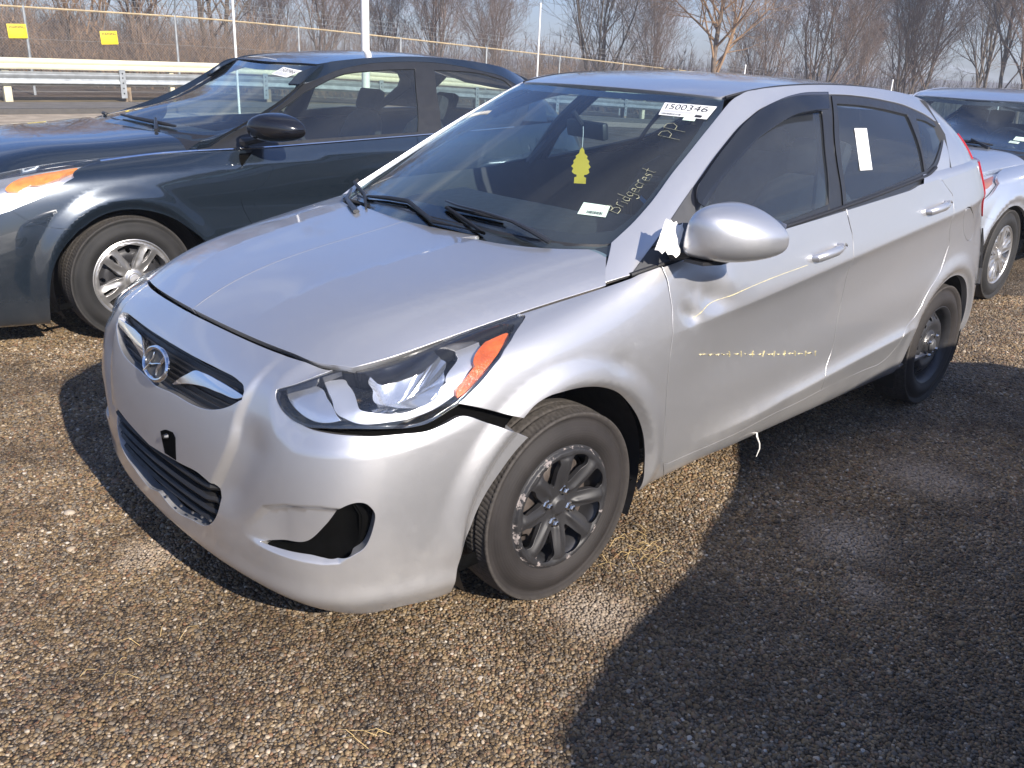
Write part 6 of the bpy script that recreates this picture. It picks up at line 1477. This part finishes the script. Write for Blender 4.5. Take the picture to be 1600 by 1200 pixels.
# ---------------------------------------------------------------- saloons built from the warped surfaces
def grown(l, k): return grow(l, k)
def saloon(name, S, m, lampm, wheel_style, label, chrome=True, detail=True, seatm=None, right_mirror=True):
    car = empty(name); tag(car, label, 'car', 'cars parked in the gravel lot')
    SP = warp_patches(S); B, G, Wd, Hd, Rf = SP['belt'], SP['green'], SP['wind'], SP['hood'], SP['roof']; wb = -S['sx'][1]; R = S['R']
    hh = .017 if detail else .024
    def bp(nm, patch, o, mm, **k): return both(nm, patch, o, mm, car, **k)
    arc = lambda cx, RR: [(cx+RR*math.cos(a), R+RR*math.sin(a)) for a in np.radians(np.linspace(-25, 205, 25))]
    lampo = [(.175, 1.), (.2323, 1.), (.2761, 1.), (.3134, .9875), (.3327, .912), (.3175, .8435), (.2849, .7664), (.25, .735), (.21, .74), (.175, .80), (.16, .90)]
    seam = OUT['s_bump_seam'][1:]
    af = uv_of_xz(B, [p for p in arc(0, R+.052) if p[1] > .21 and p[0] < .16 or p[0] < -.1 and p[1] > .21]); ar = uv_of_xz(B, [p for p in arc(-wb, R+.05) if p[1] > .21])
    front = OUT['s_arch_front'][1:]
    top = [(u, 1.0) for u in np.linspace(0, .17, 6)]
    ring = top+[(.175, 1.), (.16, .90), (.175, .80), (.21, .74), (.25, .735), (.2849, .7664)]+seam+front+[(.29, .02), (.2, .02), (.1, .02), (0, .02)]+OUT['lower_grille'][::-1]+OUT['upper_grille'][::-1]
    panel('front_bumper', B, ring, m, car, h=hh, gap=.0015, sym='u', skirt=.02)
    panel('upper_grille', B, [(0, .69), (0, .93), *[(u*1.06, v) for u, v in OUT['upper_grille'][1:-1]]], MAT['black'], car, h=.03, off=-.02, sym='u', skirt=0)
    panel('lower_grille', B, [(0, .48), *[(u*1.06, v) for u, v in OUT['lower_grille'][1:-1]], (0, .25)], MAT['void'], car, h=.03, off=-.02, sym='u', skirt=0)
    arr = [q for q in OUT['s_arch']]+[q for q in af if q[0] > .445 and q[1] < .52]
    bp('fender', B, [(.3134, .9775), (.3152, .997), (.36, 1), (.42, 1), OUT['s_door'][0], OUT['s_door'][1], OUT['s_door'][2], (.4775, .4), (.478, .18), (.470, .10)]+[q for q in af[::-1] if q[0] > .4419 and q[1] < .52]+OUT['s_arch'][::-1]+seam[::-1]+[(.2849, .7664), (.3175, .8435), (.3327, .912)], m, h=hh, gap=.0016, skirt=.02)
    bp('front_door', B, [(.4708, 1), (.52, 1), (.57, 1), (.611, 1), (.613, .9), (.612, .6), (.612, .22), (.55, .21), (.478, .19), (.4775, .4), OUT['s_door'][2], OUT['s_door'][1]], m, h=hh, gap=.002)
    bp('rear_door', B, [(.611, 1), (.65, 1), (.70, 1), (.737, 1), (.747, .9), (.732, .7), (.704, .5), (.688, .3), (.665, .23), (.612, .22), (.612, .6), (.613, .9)], m, h=hh*1.5, gap=.002)
    bp('quarter_panel', B, [(.478, .19), (.55, .21), (.612, .22), (.665, .23), (.688, .3), (.704, .5), (.732, .7), (.747, .9), (.737, 1), (.80, 1), (.88, 1), (.94, 1), (1, 1), (1, .5), (1, .05), (.94, .05), (.87, .05)]+[q for q in ar]+[(.60, .09), (.52, .09), (.478, .09)], m, h=hh*1.6, gap=.0015)
    AF_ = uv_of_xz(B, [p for p in arc(0, R+.07) if p[1] > .2]); AR_ = uv_of_xz(B, [p for p in arc(-wb, R+.065) if p[1] > .2])
    bp('inner_body', B, [(0, .985), (.1, .985), (.15, .96), (.3, .985), (.5, .985), (.75, .985), (1, .985), (1, .1), (.9, .1)]+AR_+[(.60, .11), (.52, .11)]+AF_+[(.25, .10), (.12, .09), (0, .09)], MAT['void'], h=.05, off=-.036, skirt=0)
    panel('hood', Hd, [(0, 0), (0, .5), (0, 1), (.3, 1), (.6, 1), (.8, 1), (.86, .99), (.875, .94), (.895, .86), (.905, .75), (.905, .4), (.90, 0)], m, car, h=hh, gap=.0016, sym='v')
    panel('roof', Rf, [(0, 0), (0, .5), (0, .965), (.3, .98), (.7, .98), (1, .98), (1, 0)], m, car, h=hh*1.5, sym='v')
    # narrow rail closing the hood edge against the fender and lamp
    ub = np.linspace(.15, .47, 40); A_ = B(ub, ub*0+1); uh = np.linspace(0, 1, 300); Hh_ = Hd(uh, uh*0+1); kk = np.array([np.abs(Hh_[:, 0]-a_[0]).argmin() for a_ in A_]); B2 = Hh_[kk]
    V = []
    for a_, b_ in zip(A_, B2): V += [tuple(a_+[0, 0, -.03]), tuple(a_+[0, .001, .001]), tuple(b_+[0, -.002, -.0015]), tuple(b_+[0, -.02, -.012])]
    for sg in (1, -1):
        b = MB(); b.add([(x, y*sg, z) for x, y, z in V], [(i*4+j, i*4+j+1, (i+1)*4+j+1, (i+1)*4+j) for i in range(39) for j in range(3)]); b.build('hood_rail', m, car, angle=60)
    # side glass
    dlo = OUT['s_dlo']+[(.64, .74), (.66, .5), (.62, .2), (.585, .09)]
    rg = OUT['s_rear_glass']+[(.575, .82), (.60, .70), (.605, .5), (.575, .25), (.55, .12), (.45, .08)]+OUT['s_rear_glass2'][::-1][:-1]
    bp('side_frame', G, OUT['s_dlo'][4:]+[(.64, .74), (.66, .5), (.62, .2), (.585, .09), (.70, .06), (.72, .3), (.74, .6), (.76, .96), (.6, 1), (.4, 1), (.2, 1), (.06, 1), (.0, .985), (.0, .93)], m, h=hh*1.2, skirt=.012)
    bp('window_frame', G, dlo, MAT['trim'], h=.03, off=-.004, gap=.001, holes=[OUT['s_front_glass'], rg])
    bp('front_window', G, grow(OUT['s_front_glass'], 1.03), MAT['glass_clean'], h=.07, off=-.011, skirt=0)
    bp('rear_window', G, grow(rg, 1.03), MAT['glass_clean'], h=.07, off=-.011, skirt=0)
    # front pillar: a rounded strip between the windscreen edge and the door frame
    wl = smooth_poly([(1., .975), (.985, .955), *OUT['s_wside'][1:]] if S.get('bow') else [(1., .975), (.95, .957), (.8, .955), (.6, .955), (.4, .958), (.25, .962), (.15, .962), (.09, .96)], .05, patch_scale(Wd), closed=False)
    dl = smooth_poly(OUT['s_dlo'][:5][::-1]+[(.012, .06)], .05, patch_scale(G), closed=False)
    k = 24; 
    def resamp(P):
        d = np.r_[0, np.cumsum(np.linalg.norm(np.diff(P, axis=0), axis=1))]; t = np.linspace(0, d[-1], k); return np.stack([np.interp(t, d, P[:, i]) for i in range(3)], 1)
    A_ = resamp(Wd(wl[:, 0], wl[:, 1])+Wd.normal(wl[:, 0], wl[:, 1])*.003); D_ = resamp(G(dl[:, 0], dl[:, 1]))
    V = []; cols = 7
    for a, d in zip(A_, D_):
        nrm = np.cross(d-a, np.array([-.7, -.1, .45])); nrm = np.array([.25, .8, .55])/np.linalg.norm([.25, .8, .55])
        for j in range(cols):
            f = j/(cols-1); p = a*(1-f)+d*f+nrm*.020*4*f*(1-f)*np.linalg.norm(d-a)/.10; V.append(p)
    F = [(i*cols+j, i*cols+j+1, (i+1)*cols+j+1, (i+1)*cols+j) for i in range(k-1) for j in range(cols-1)]
    for sg in (1, -1):
        b = MB(); b.add([(x, y*sg, z) for x, y, z in V], F); b.build('front_pillar', m, car, angle=80)
    # windscreen with its border, rear screen, cowl
    wo = [(.985, 0), (.985, .5), (.985, .94)]+[(.9, .955), (.7, .955), (.5, .955), (.3, .960), (.16, .955), (.10, .93), (.055, .86), (.02, .5), (.015, 0)]
    panel('windscreen', Wd, wo, MAT['wsglass'], car, h=.08, sym='v', skirt=.003)
    frit = [(.95, 0), (.955, .6), (.95, .87), (.8, .92), (.6, .92), (.4, .92), (.28, .915), (.20, .89), (.165, .80), (.135, .3), (.135, 0)]
    panel('windscreen_border', Wd, wo+frit[::-1], MAT['black_gloss'], car, h=.03, off=-.003, sym='v', skirt=0)
    bp('rear_screen', G, [(.755, .98), (.735, .6), (.715, .3), (.705, .08), (.80, .04), (1, .03), (1, .98), (.9, .98)], MAT['glass'], h=.08, off=-.004, skirt=0)
    hu = np.array([.90, .90, .897, .89, .875, .855]); hv = np.array([0, .4, .65, .84, .94, .985]); wu = np.array([.09, .095, .105, .135, .16, .19]); wv2 = np.array([0, .42, .68, .90, .945, .962])
    Ph_ = Hd(hu, hv)-[0, 0, .012]; Pw_ = Wd(wu, wv2)+[0, 0, .004]; V = []
    for s in (1, -1):
        for f in (0, .5, 1): V += [tuple(p*[1, s, 1]) for p in Ph_*(1-f)+Pw_*f-np.array([0, 0, .01*math.sin(pi*f)])]
    F = [(b_+r*6+i, b_+r*6+i+1, b_+(r+1)*6+i+1, b_+(r+1)*6+i) for b_ in (0, 18) for r in range(2) for i in range(5)]
    b = MB(); b.add(V, F); b.build('cowl', MAT['black'], car)
    e2 = lambda p, u, v, o=0., sg=1: (lambda q: Vector((q[0], q[1]*sg, q[2])))(p(np.array([u]), np.array([v]))[0]+p.normal(np.array([u]), np.array([v]))[0]*o)
    for sg, a, c in ((-1, (.13, .9), (.11, .20)), (1, (.12, .02), (.14, .62))):
        wq = empty('wiper', (0, 0, 0), 0, car); pts = [e2(Wd, a[0]+(c[0]-a[0])*t_, a[1]+(c[1]-a[1])*t_, .014, sg) for t_ in np.linspace(0, 1, 6)]
        MB().tube(pts, [.006, .010, .011, .011, .010, .006], 8).build('wiper_blade', MAT['black'], wq)
        if sg > 0: MB().tube([e2(Wd, .05, c[1] if sg > 0 else .3, .03, sg), pts[3]+Vector((0, 0, .02))], [.012, .008], 6).build('wiper_arm', MAT['trim'], wq)
    # lamps
    for sg in (1, -1):
        le = empty('headlamp', (0, 0, 0), 0, car)
        kw = dict(mirror=sg < 0); BP = Patch(B.net); BP.flip = B.flip
        panel('housing', BP, lampo, MAT['satin_chrome'], le, h=.02, off=-.030, skirt=0, **kw)
        panel('turn_signal', BP, [(.262, .965), (.29, .968), (.311, .964), (.319, .925), (.309, .895), (.300, .905), (.292, .870), (.284, .885), (.274, .93)], lampm, le, h=.010, off=-.012, skirt=.015, **kw)
        panel('reflector', BP, [(.19, .95), (.215, .96), (.235, .93), (.238, .87), (.22, .81), (.195, .82), (.18, .88)], MAT['chrome_facet'], le, h=.014, skirt=0, offfn=lambda uv, P: -.018-.04*np.clip(1-((uv[:, 0]-.21)/.028)**2-((uv[:, 1]-.885)/.075)**2, 0, 1), **kw)
        panel('lens', B, lampo, MAT['lens'], le, h=.03, gap=.001, off=.001, skirt=.004, **kw)
        if chrome:
            o = [(u, min(v, 1.)) for u, v in [(.314, .985), (.345, .995), (.39, .997), (.44, .997), (.50, .997), (.56, .997), (.611, .997), (.66, .997), (.73, .997)]]
            s_ = smooth_poly(o, .04, patch_scale(B), closed=False); Pq = B(s_[:, 0], s_[:, 1])+B.normal(s_[:, 0], s_[:, 1])*.002
            MB().tube([Vector((p[0], p[1]*sg, p[2])) for p in Pq], .0085, 8, flat=.8).build('chrome_strip', MAT['chrome'], car)
    # mirrors
    for sg in ((1, -1) if right_mirror else (1,)):
        me_ = empty('door_mirror', (0, 0, 0), 0, car)
        secs = [(.94, -.66, -.80, 1.035, 1.12), (.955, -.64, -.83, 1.015, 1.15), (1.0, -.645, -.855, 1.008, 1.168), (1.06, -.67, -.87, 1.012, 1.165), (1.12, -.71, -.885, 1.025, 1.15), (1.165, -.77, -.885, 1.045, 1.12), (1.185, -.82, -.87, 1.065, 1.095)]
        n = 24; V = []
        for y, xf, xb_, z0, z1 in secs:
            for j in range(n):
                a = 2*pi*j/n; c, s = math.cos(a), math.sin(a); cx = math.copysign(abs(c)**.8, c); sz = math.copysign(abs(s)**.75, s)
                V.append(((xb_+(xf-xb_)*.35)+(cx*(xf-xb_)*.65 if c > 0 else cx*(xf-xb_)*.35), y*sg*S['ky']/1.072, (z0+z1)/2+(z1-z0)/2*sz))
        F = [(i*n+j, i*n+(j+1) % n, (i+1)*n+(j+1) % n, (i+1)*n+j) for i in range(len(secs)-1) for j in range(n)]+[tuple(range(n)), tuple((len(secs)-1)*n+j for j in range(n))]
        b = MB(); b.add(V, F); o = b.build('mirror_housing', m if m != MAT['navy'] else MAT['black_gloss'], me_, angle=60); sb = o.modifiers.new('s', 'SUBSURF'); sb.levels = sb.render_levels = 2
        MB().tube([Vector((-.68, .85*sg, 1.0)), Vector((-.70, .90*sg, 1.01)), Vector((-.73, .98*sg, 1.03))], [.04, .03, .03], 10, flat=.7).build('mirror_arm', MAT['black'], me_)
    cabin(car, .82, -.62, -1.95, -2.85, .985, m=seatm, wheel_x=-1.22, half=.38)
    # wheels
    for cx, sg in ((0, 1), (0, -1), (-wb, 1), (-wb, -1)):
        dirt_cavity(car, cx, R, R+.065, sg*.52, sg*.86)
        we = wheel_base(car, (cx, sg*(.79 if S['ky'] > 1.05 else .76), R), R, .205, S['wr'], 0, sg)
        rim_mesh(we, S['wr']-.003, .205, MAT['alloy'], 'rim'); steel_disc(we, S['wr']-.018, 12, .035, MAT['steel'])
        ns = wheel_style['n']; hs = []; RR = S['wr']
        for k_ in range(ns):
            a0 = 2*pi*k_/ns+wheel_style.get('a0', .2)
            w_ = wheel_style['w']; hs.append([(r*math.cos(a0+q), r*math.sin(a0+q)) for r, q in ((.048, 0), (.09, -.62*w_), (.86*RR, -w_), (.90*RR, 0), (.86*RR, w_), (.09, .62*w_))])
            a1 = a0+pi/ns; w2_ = wheel_style['w2']; hs.append([(r*math.cos(a1+q), r*math.sin(a1+q)) for r, q in ((.09, 0), (.13, -w2_), (.84*RR, -w2_*.7), (.86*RR, 0), (.84*RR, w2_*.7), (.13, w2_))])
        zf = lambda r, a: .006*np.cos((a-wheel_style.get('a0', .2))*ns*2)*sstep(.05, .10, r)*sstep(.95*RR, .75*RR, r)-.012*(1-sstep(.03, .16, r))+.012*sstep(.05, .03, r)-.012*sstep(.93*RR, RR, r)
        disc_panel('wheel_cover', RR, zf, hs, MAT['alloy'], we, h=.009 if detail else .02, skirt=.016, y0=.088)
        MB().lathe([(0, .092), (.022, .091), (.027, .086), (.028, .07)], 16).build('centre_cap', MAT['satin_chrome'], we)
    return car, SP
SED['bow'] = False
sedan, SSP = saloon('parked_car', SED, MAT['navy'], MAT['amber_pale'], dict(n=5, w=.36, w2=.10, a0=.25), 'dark blue saloon with chrome belt strip and silver wheel covers, behind the silver hatchback', right_mirror=False)
sedan.location = (.014, -3.165, 0)
RC = dict(SED); RC['rz'] = [z-.075 for z in SED['rz']]; RC['bz'] = [z-.02 for z in SED['bz']]
rear_car, RSP = saloon('parked_car', RC, MAT['silver2'], MAT['amber_dull'], dict(n=6, w=.20, w2=.10, a0=.1), 'pale silver saloon parked nose first behind the rear of the hatchback', chrome=False, detail=False)
rear_car.location = (-5.13, -.67, 0)
# ---------------------------------------------------------------- papers, stickers and writing on the hatchback
def on_wind(uvq, off, sg=1): return [ev_off(u, v, sg, off) for u, v in uvq]
def stick(name, P, m, parent):
    o, n = sheet(name, P, m, parent, n=Vector((.4, .1, .9))); return n
def lay_uv(uvq, fx, fy):
    (a0, a1), (b0, b1), (c0, c1), (d0, d1) = uvq          # top left, top right, bottom right, bottom left
    f = lambda a, b, c, d: (d*(1-fx)+c*fx)*(1-fy)+(a*(1-fx)+b*fx)*fy
    return f(a0, b0, c0, d0), f(a1, b1, c1, d1)
def on_patch(patch, uvq, fx, fy, off, sg=1):
    u, v = lay_uv(uvq, fx, fy); p = patch(np.array([u]), np.array([v]))[0]+patch.normal(np.array([u]), np.array([v]))[0]*off
    return Vector((p[0], p[1]*sg, p[2]))
def glass_paper(name, patch, uvq, m, parent, off=.0022, nx=8, ny=4):
    V = [on_patch(patch, uvq, i/nx, j/ny, off) for i in range(nx+1) for j in range(ny+1)]; k = ny+1
    b = MB(); b.add(V, [(i*k+j, (i+1)*k+j, (i+1)*k+j+1, i*k+j+1) for i in range(nx) for j in range(ny)]); return b.build(name, m, parent)
def glass_bars(name, patch, uvq, bars, m, parent, off=.0030):
    b = MB()
    for x0, y0, x1, y1 in bars:
        n = max(1, int((x1-x0)*8)); V = [on_patch(patch, uvq, x0+(x1-x0)*i/n, y, off) for i in range(n+1) for y in (y0, y1)]
        b.add(V, [(2*i, 2*i+2, 2*i+3, 2*i+1) for i in range(n)])
    o = b.build(name, m, parent, smooth=False); o['kind'] = 'stuff'; return o
def glass_text(name, patch, uvq, body, box, m, parent, off=.0030):
    o = text_mesh(name, body, (0, 0, 0), (1, 0, 0), (0, 1, 0), 1., m, parent, width=1.)
    x0, y0, x1, y1 = box
    for v in o.data.vertices: v.co = on_patch(patch, uvq, x0+(x1-x0)*v.co.x, y0+(y1-y0)*v.co.y, off)
    return o
rd = random.Random(4)
def barcode(x, x1, y0, y1):
    L = []
    while x < x1:
        w_ = rd.choice((.006, .010, .016)); L.append((x, y0, x+w_, y1)); x += w_+rd.choice((.006, .010, .014))
    return L
q_ = OUT['sticker']; e = empty('lot_number_sticker', (0, 0, 0), 0, hero)
glass_paper('sticker_paper', WIND, q_, MAT['paper'], e); glass_text('lot_number', WIND, q_, '1500346', (.08, .50, .92, .92), MAT['ink'], e)
glass_bars('barcode', WIND, q_, barcode(.05, .52, .06, .20)+[(.78, .06, .90, .24)], MAT['ink'], e)
glass_bars('fine_print', WIND, q_, [(.05, .27+.065*k, (.86, .74, .80)[k], .295+.065*k) for k in range(3)], MAT['faint_ink'], e)
q_ = OUT['label']; e = empty('registration_label', (0, 0, 0), 0, hero)
glass_paper('label_paper', WIND, q_, MAT['green_paper'], e); glass_bars('barcode', WIND, q_, barcode(.30, .86, .12, .36), MAT['ink'], e)
glass_bars('fine_print', WIND, q_, [(.10, .44+.12*k, (.62, .9, .55, .8)[k], .475+.12*k) for k in range(4)], MAT['faint_ink'], e)
glass_paper('small_label', WIND, OUT['greensticker'], MAT['green_paper'], hero, off=.0012)
# grease marker on the glass
def script(name, key, body, wscale=1.):
    (u0, v0), (u1, v1) = OUT[key]; A = ev_off(u0, v0, 1, .003); B_ = ev_off(u1, v1, 1, .003); Xd = (B_-A); L = Xd.length; Xd.normalize()
    n = Vector(WIND.normal(np.array([(u0+u1)/2]), np.array([(v0+v1)/2]))[0]); Yd = n.cross(Xd).normalized()
    tot = sum(STROKES[c][0]*1.08 for c in body); h = L/tot
    handwriting(name, body, A, Xd, Yd, h, .0009, MAT['chalk'], hero)
script('marker_writing', 'script', 'Bridgecrest'); script('marker_writing', 'script2', 'PP.')
P = [Vector(p) for p in (GREEN(np.array([q[0]]), np.array([q[1]]))[0] for q in OUT['paper'])]
nn = Vector(GREEN.normal(np.array([.37]), np.array([.4]))[0])
sheet('window_paper', [p-nn*.008 for p in P], MAT['paper'], hero, n=nn)
# yellow crayon: dashed line low on the door, outline along the crease
def chalk(name, uv, r, gaps, off=.0012, jit=.0):
    s = smooth_poly(uv, .006, patch_scale(BELT), closed=False); Pq = BELT(s[:, 0], s[:, 1])+BELT.normal(s[:, 0], s[:, 1])*off
    rd2 = random.Random(len(s)); i = 0; b = MB()
    while i < len(Pq)-3:
        k = gaps and rd2.randint(2, 6) or 9; k = min(k, len(Pq)-1-i); seg = [Vector(p)+Vector((0, 0, rd2.gauss(0, jit))) for p in Pq[i:i+k+1]]; b.tube(seg, [r*rd2.uniform(.5, 1.2) for _ in seg], 5, flat=.35); i += k+(rd2.randint(1, 4) if gaps else 0)
    o = b.build(name, MAT['yellow_chalk'], fd[0]); o['kind'] = 'stuff'
chalk('crayon_mark', OUT['crayon'], .0022, True, jit=.0016); chalk('crayon_outline', OUT['crayon2'], .0013, False)
sx_ = OUT['crayon']
b = MB(); rd2 = random.Random(8)
for f in np.linspace(.16, .98, 9):
    u = sx_[1][0]+(sx_[2][0]-sx_[1][0])*f; v = sx_[1][1]+(sx_[2][1]-sx_[1][1])*f; Pq, nq = frame_on(BELT, u, v, .001)
    b.tube([Pq+Vector((rd2.uniform(-.004, .004), 0, -.010)), Pq+Vector((0, 0, .004)), Pq+Vector((rd2.uniform(-.006, .006), 0, .010))], .0018, 5, flat=.4)
o = b.build('crayon_ticks', MAT['yellow_chalk'], fd[0]); o['kind'] = 'stuff'
# white tape round the mirror foot
Tp = [(-.345, .822, .955), (-.375, .800, 1.045), (-.43, .792, 1.075), (-.475, .800, 1.06), (-.445, .86, 1.02), (-.415, .872, .985), (-.395, .868, .955), (-.36, .845, .94)]
def tape():
    V = []; rows = 9; cols = 9; rd3 = random.Random(3)
    A, B_, C_, D_ = Vector((-.335, .800, 1.005)), Vector((-.405, .775, 1.085)), Vector((-.450, .806, 1.065)), Vector((-.398, .838, .985))
    for i in range(rows):
        for j in range(cols):
            f, h = i/(rows-1), j/(cols-1); p = A.lerp(B_, f).lerp(D_.lerp(C_, f), h); nr = Vector((.35, .75, .25)).normalized()
            p = p+nr*(.012*math.sin(h*pi)+.006*math.sin(f*9+h*7)*h+rd3.uniform(-.003, .003)+.012)
            if i in (0, rows-1): p = p+Vector((0, 0, rd3.uniform(-.008, .008)))
            V.append(p)
    b = MB(); b.add(V, [(i*cols+j, i*cols+j+1, (i+1)*cols+j+1, (i+1)*cols+j) for i in range(rows-1) for j in range(cols-1)])
    o = b.build('mirror_tape', MAT['tape'], hero, angle=70)
tape()
# thin strip of trim hanging below the sill
q = onsill = None
Ps, ns = frame_on(BELT, .563, .10, .004)
MB().tube([Ps+Vector((0, .0, .02)), Ps+Vector((.012, .012, .0)), Ps+Vector((-.006, .016, -.03)), Ps+Vector((-.016, .014, -.055)), Ps+Vector((-.004, .012, -.085))], [.0018, .0035, .0025, .0022, .0012], 6, flat=.4).build('hanging_clip', MAT['tape'], hero)
# scratches of bare filler at the far edge of the hood and on the bumper
def scuff(u, v, L, w_, a, patch=HOOD, sg=-1, m='paper'):
    b = MB(); rd4 = random.Random(int(u*1e4)); k = 14; V = []
    sc = patch_scale(patch)
    for i in range(k):
        t_ = 2*pi*i/k; r_ = rd4.uniform(.55, 1.1); x = math.cos(t_)*L*r_; y = math.sin(t_)*w_*r_
        uu = u+(x*math.cos(a)-y*math.sin(a))/sc[0]; vv = min(.999, v+(x*math.sin(a)+y*math.cos(a))/sc[1]); p = patch(np.array([uu]), np.array([vv]))[0]+patch.normal(np.array([uu]), np.array([vv]))[0]*.0012; V.append((p[0], p[1]*sg, p[2]))
    b.add(V, [tuple(range(k))]); return b.build('paint_scuff', MAT['white_scuff'], hero, smooth=False)
MAT['white_scuff'] = simple('chipped_filler', (.62, .60, .56), .7, var=.25, vs=60)
scuff(.21, .93, .028, .008, .2); scuff(.255, .955, .035, .009, .1); scuff(.30, .975, .030, .005, .0); scuff(.175, .90, .018, .003, .1)
# yellow bottle-shaped card hanging from the interior mirror
def freshener():
    top = Vector((-.80, .075, 1.255)); e = empty('air_freshener', top); tag(e, 'yellow cut-out air freshener hanging inside the windscreen of the silver hatchback', 'air freshener')
    half = [(0, 0), (.008, -.01), (.010, -.022), (.022, -.032), (.020, -.040), (.030, -.050), (.027, -.058), (.036, -.070), (.028, -.078), (.033, -.090), (.024, -.098), (.014, -.100), (.014, -.108), (.022, -.110), (.022, -.132), (0, -.132)]
    out_ = [(y, z) for y, z in half]+[(-y, z) for y, z in half[::-1][1:-1]]
    k = len(out_); rot = Matrix.Rotation(R_(42), 3, 'Z'); V = [rot @ Vector((.0012, y, z-.05)) for y, z in out_]+[rot @ Vector((-.0012, y, z-.05)) for y, z in out_]
    b = MB(); b.add(V, [tuple(range(k)), tuple(range(2*k-1, k-1, -1))]+[(i, (i+1) % k, k+(i+1) % k, k+i) for i in range(k)]); b.build('card', MAT['yellow'], e, smooth=False)
    MB().tube([(0, 0, -.05), (0, 0, 0), (-.03, -.03, .02)], .0012, 5).build('string', MAT['paper'], e)
freshener()
# papers of the other cars
q_ = OUT['s_sticker']; e = empty('lot_number_sticker', (0, 0, 0), 0, sedan)
glass_paper('sticker_paper', SSP['wind'], q_, MAT['paper'], e); glass_text('lot_number', SSP['wind'], q_, '1500966', (.08, .50, .92, .90), MAT['ink'], e)
glass_bars('fine_print', SSP['wind'], q_, [(.06, .12+.12*k, .86, .17+.12*k) for k in range(3)], MAT['faint_ink'], e)
for uvq, m_, nm in (([(.93, .72), (.945, .90), (.885, .90), (.87, .72)], 'paper', 'lot_number_sticker'), ([(.86, .78), (.865, .90), (.835, .90), (.83, .78)], 'green_paper', 'window_label'), ([(.50, .74), (.50, .86), (.40, .86), (.40, .74)], 'green_paper', 'window_label'), ([(.37, .72), (.37, .82), (.31, .82), (.31, .72)], 'green_paper', 'window_label')):
    ee = empty(nm, (0, 0, 0), 0, rear_car); glass_paper('label_paper', RSP['wind'], uvq, MAT[m_], ee); glass_bars('fine_print', RSP['wind'], uvq, [(.12, .2+.22*k, .85, .28+.22*k) for k in range(3)], MAT['faint_ink'], ee)
# ---------------------------------------------------------------- the neighbour whose shadow reaches into the picture from the right
near = copy_tree(sedan); near.name = 'parked_car'; near.location = (.05, 3.46, 0)
near['label'] = 'dark blue saloon standing just outside the right edge, shading the gravel'

for o in near.children_recursive:  # panes darkened so no sunlight passes through onto the gravel
    if o.name.split('.')[0] in ('front_window', 'rear_window', 'windscreen', 'rear_screen'):
        o.material_slots[0].link = 'OBJECT'; o.material_slots[0].material = MAT['light_block']

# ---------------------------------------------------------------- straw and dead stalks on the gravel, a torn clip at the rear bumper
def straw():
    rd6 = random.Random(12); b = MB()
    for cx, cy, n_, s_ in ((-.42, .80, 34, .10), (-.30, .86, 10, .12), (1.05, .35, 8, .2), (.9, 1.15, 8, .2), (-2.2, 1.3, 10, .3), (.75, .95, 6, .15)):
        for k in range(n_):
            x = cx+rd6.gauss(0, s_*.5); y = cy+rd6.gauss(0, s_*.4); a = rd6.uniform(0, 2*pi); L = rd6.uniform(.02, .075); h = rd6.uniform(.004, .030)
            b.tube([(x, y, .004), (x+math.cos(a)*L*.5, y+math.sin(a)*L*.5, .006+h), (x+math.cos(a)*L, y+math.sin(a)*L, .006+h*rd6.uniform(.1, 1))], [.0011, .0009, .0005], 4)
    tag(b.build('dry_grass', simple('dry_straw', (.42, .30, .13), .8, var=.3, vs=20)), kind='stuff')
straw()
b = MB(); pts = [frame_on(BELT, u, v, .006)[0] for u, v in ((.862, .80), (.866, .72), (.861, .66), (.864, .58), (.852, .50))]
b.tube(pts, [.004, .010, .006, .012, .016], 6, flat=.6); b.build('torn_bumper_clip', MAT['black'], hero)
# ---------------------------------------------------------------- thin winter haze: one closed box of even air
t = bpy.data.materials.new('haze_air'); t.use_nodes = True; n_ = t.node_tree; n_.nodes.clear()
vp = n_.nodes.new('ShaderNodeVolumePrincipled'); vp.inputs['Density'].default_value = .0022; vp.inputs['Color'].default_value = (.90, .93, 1, 1); vp.inputs['Anisotropy'].default_value = .2
oo = n_.nodes.new('ShaderNodeOutputMaterial'); n_.links.new(vp.outputs[0], oo.inputs['Volume'])
b = MB(); b.box((-60, -60, 7.2), (420, 420, 24.0)); hz = b.build('haze', t, smooth=False); tag(hz, kind='stuff')
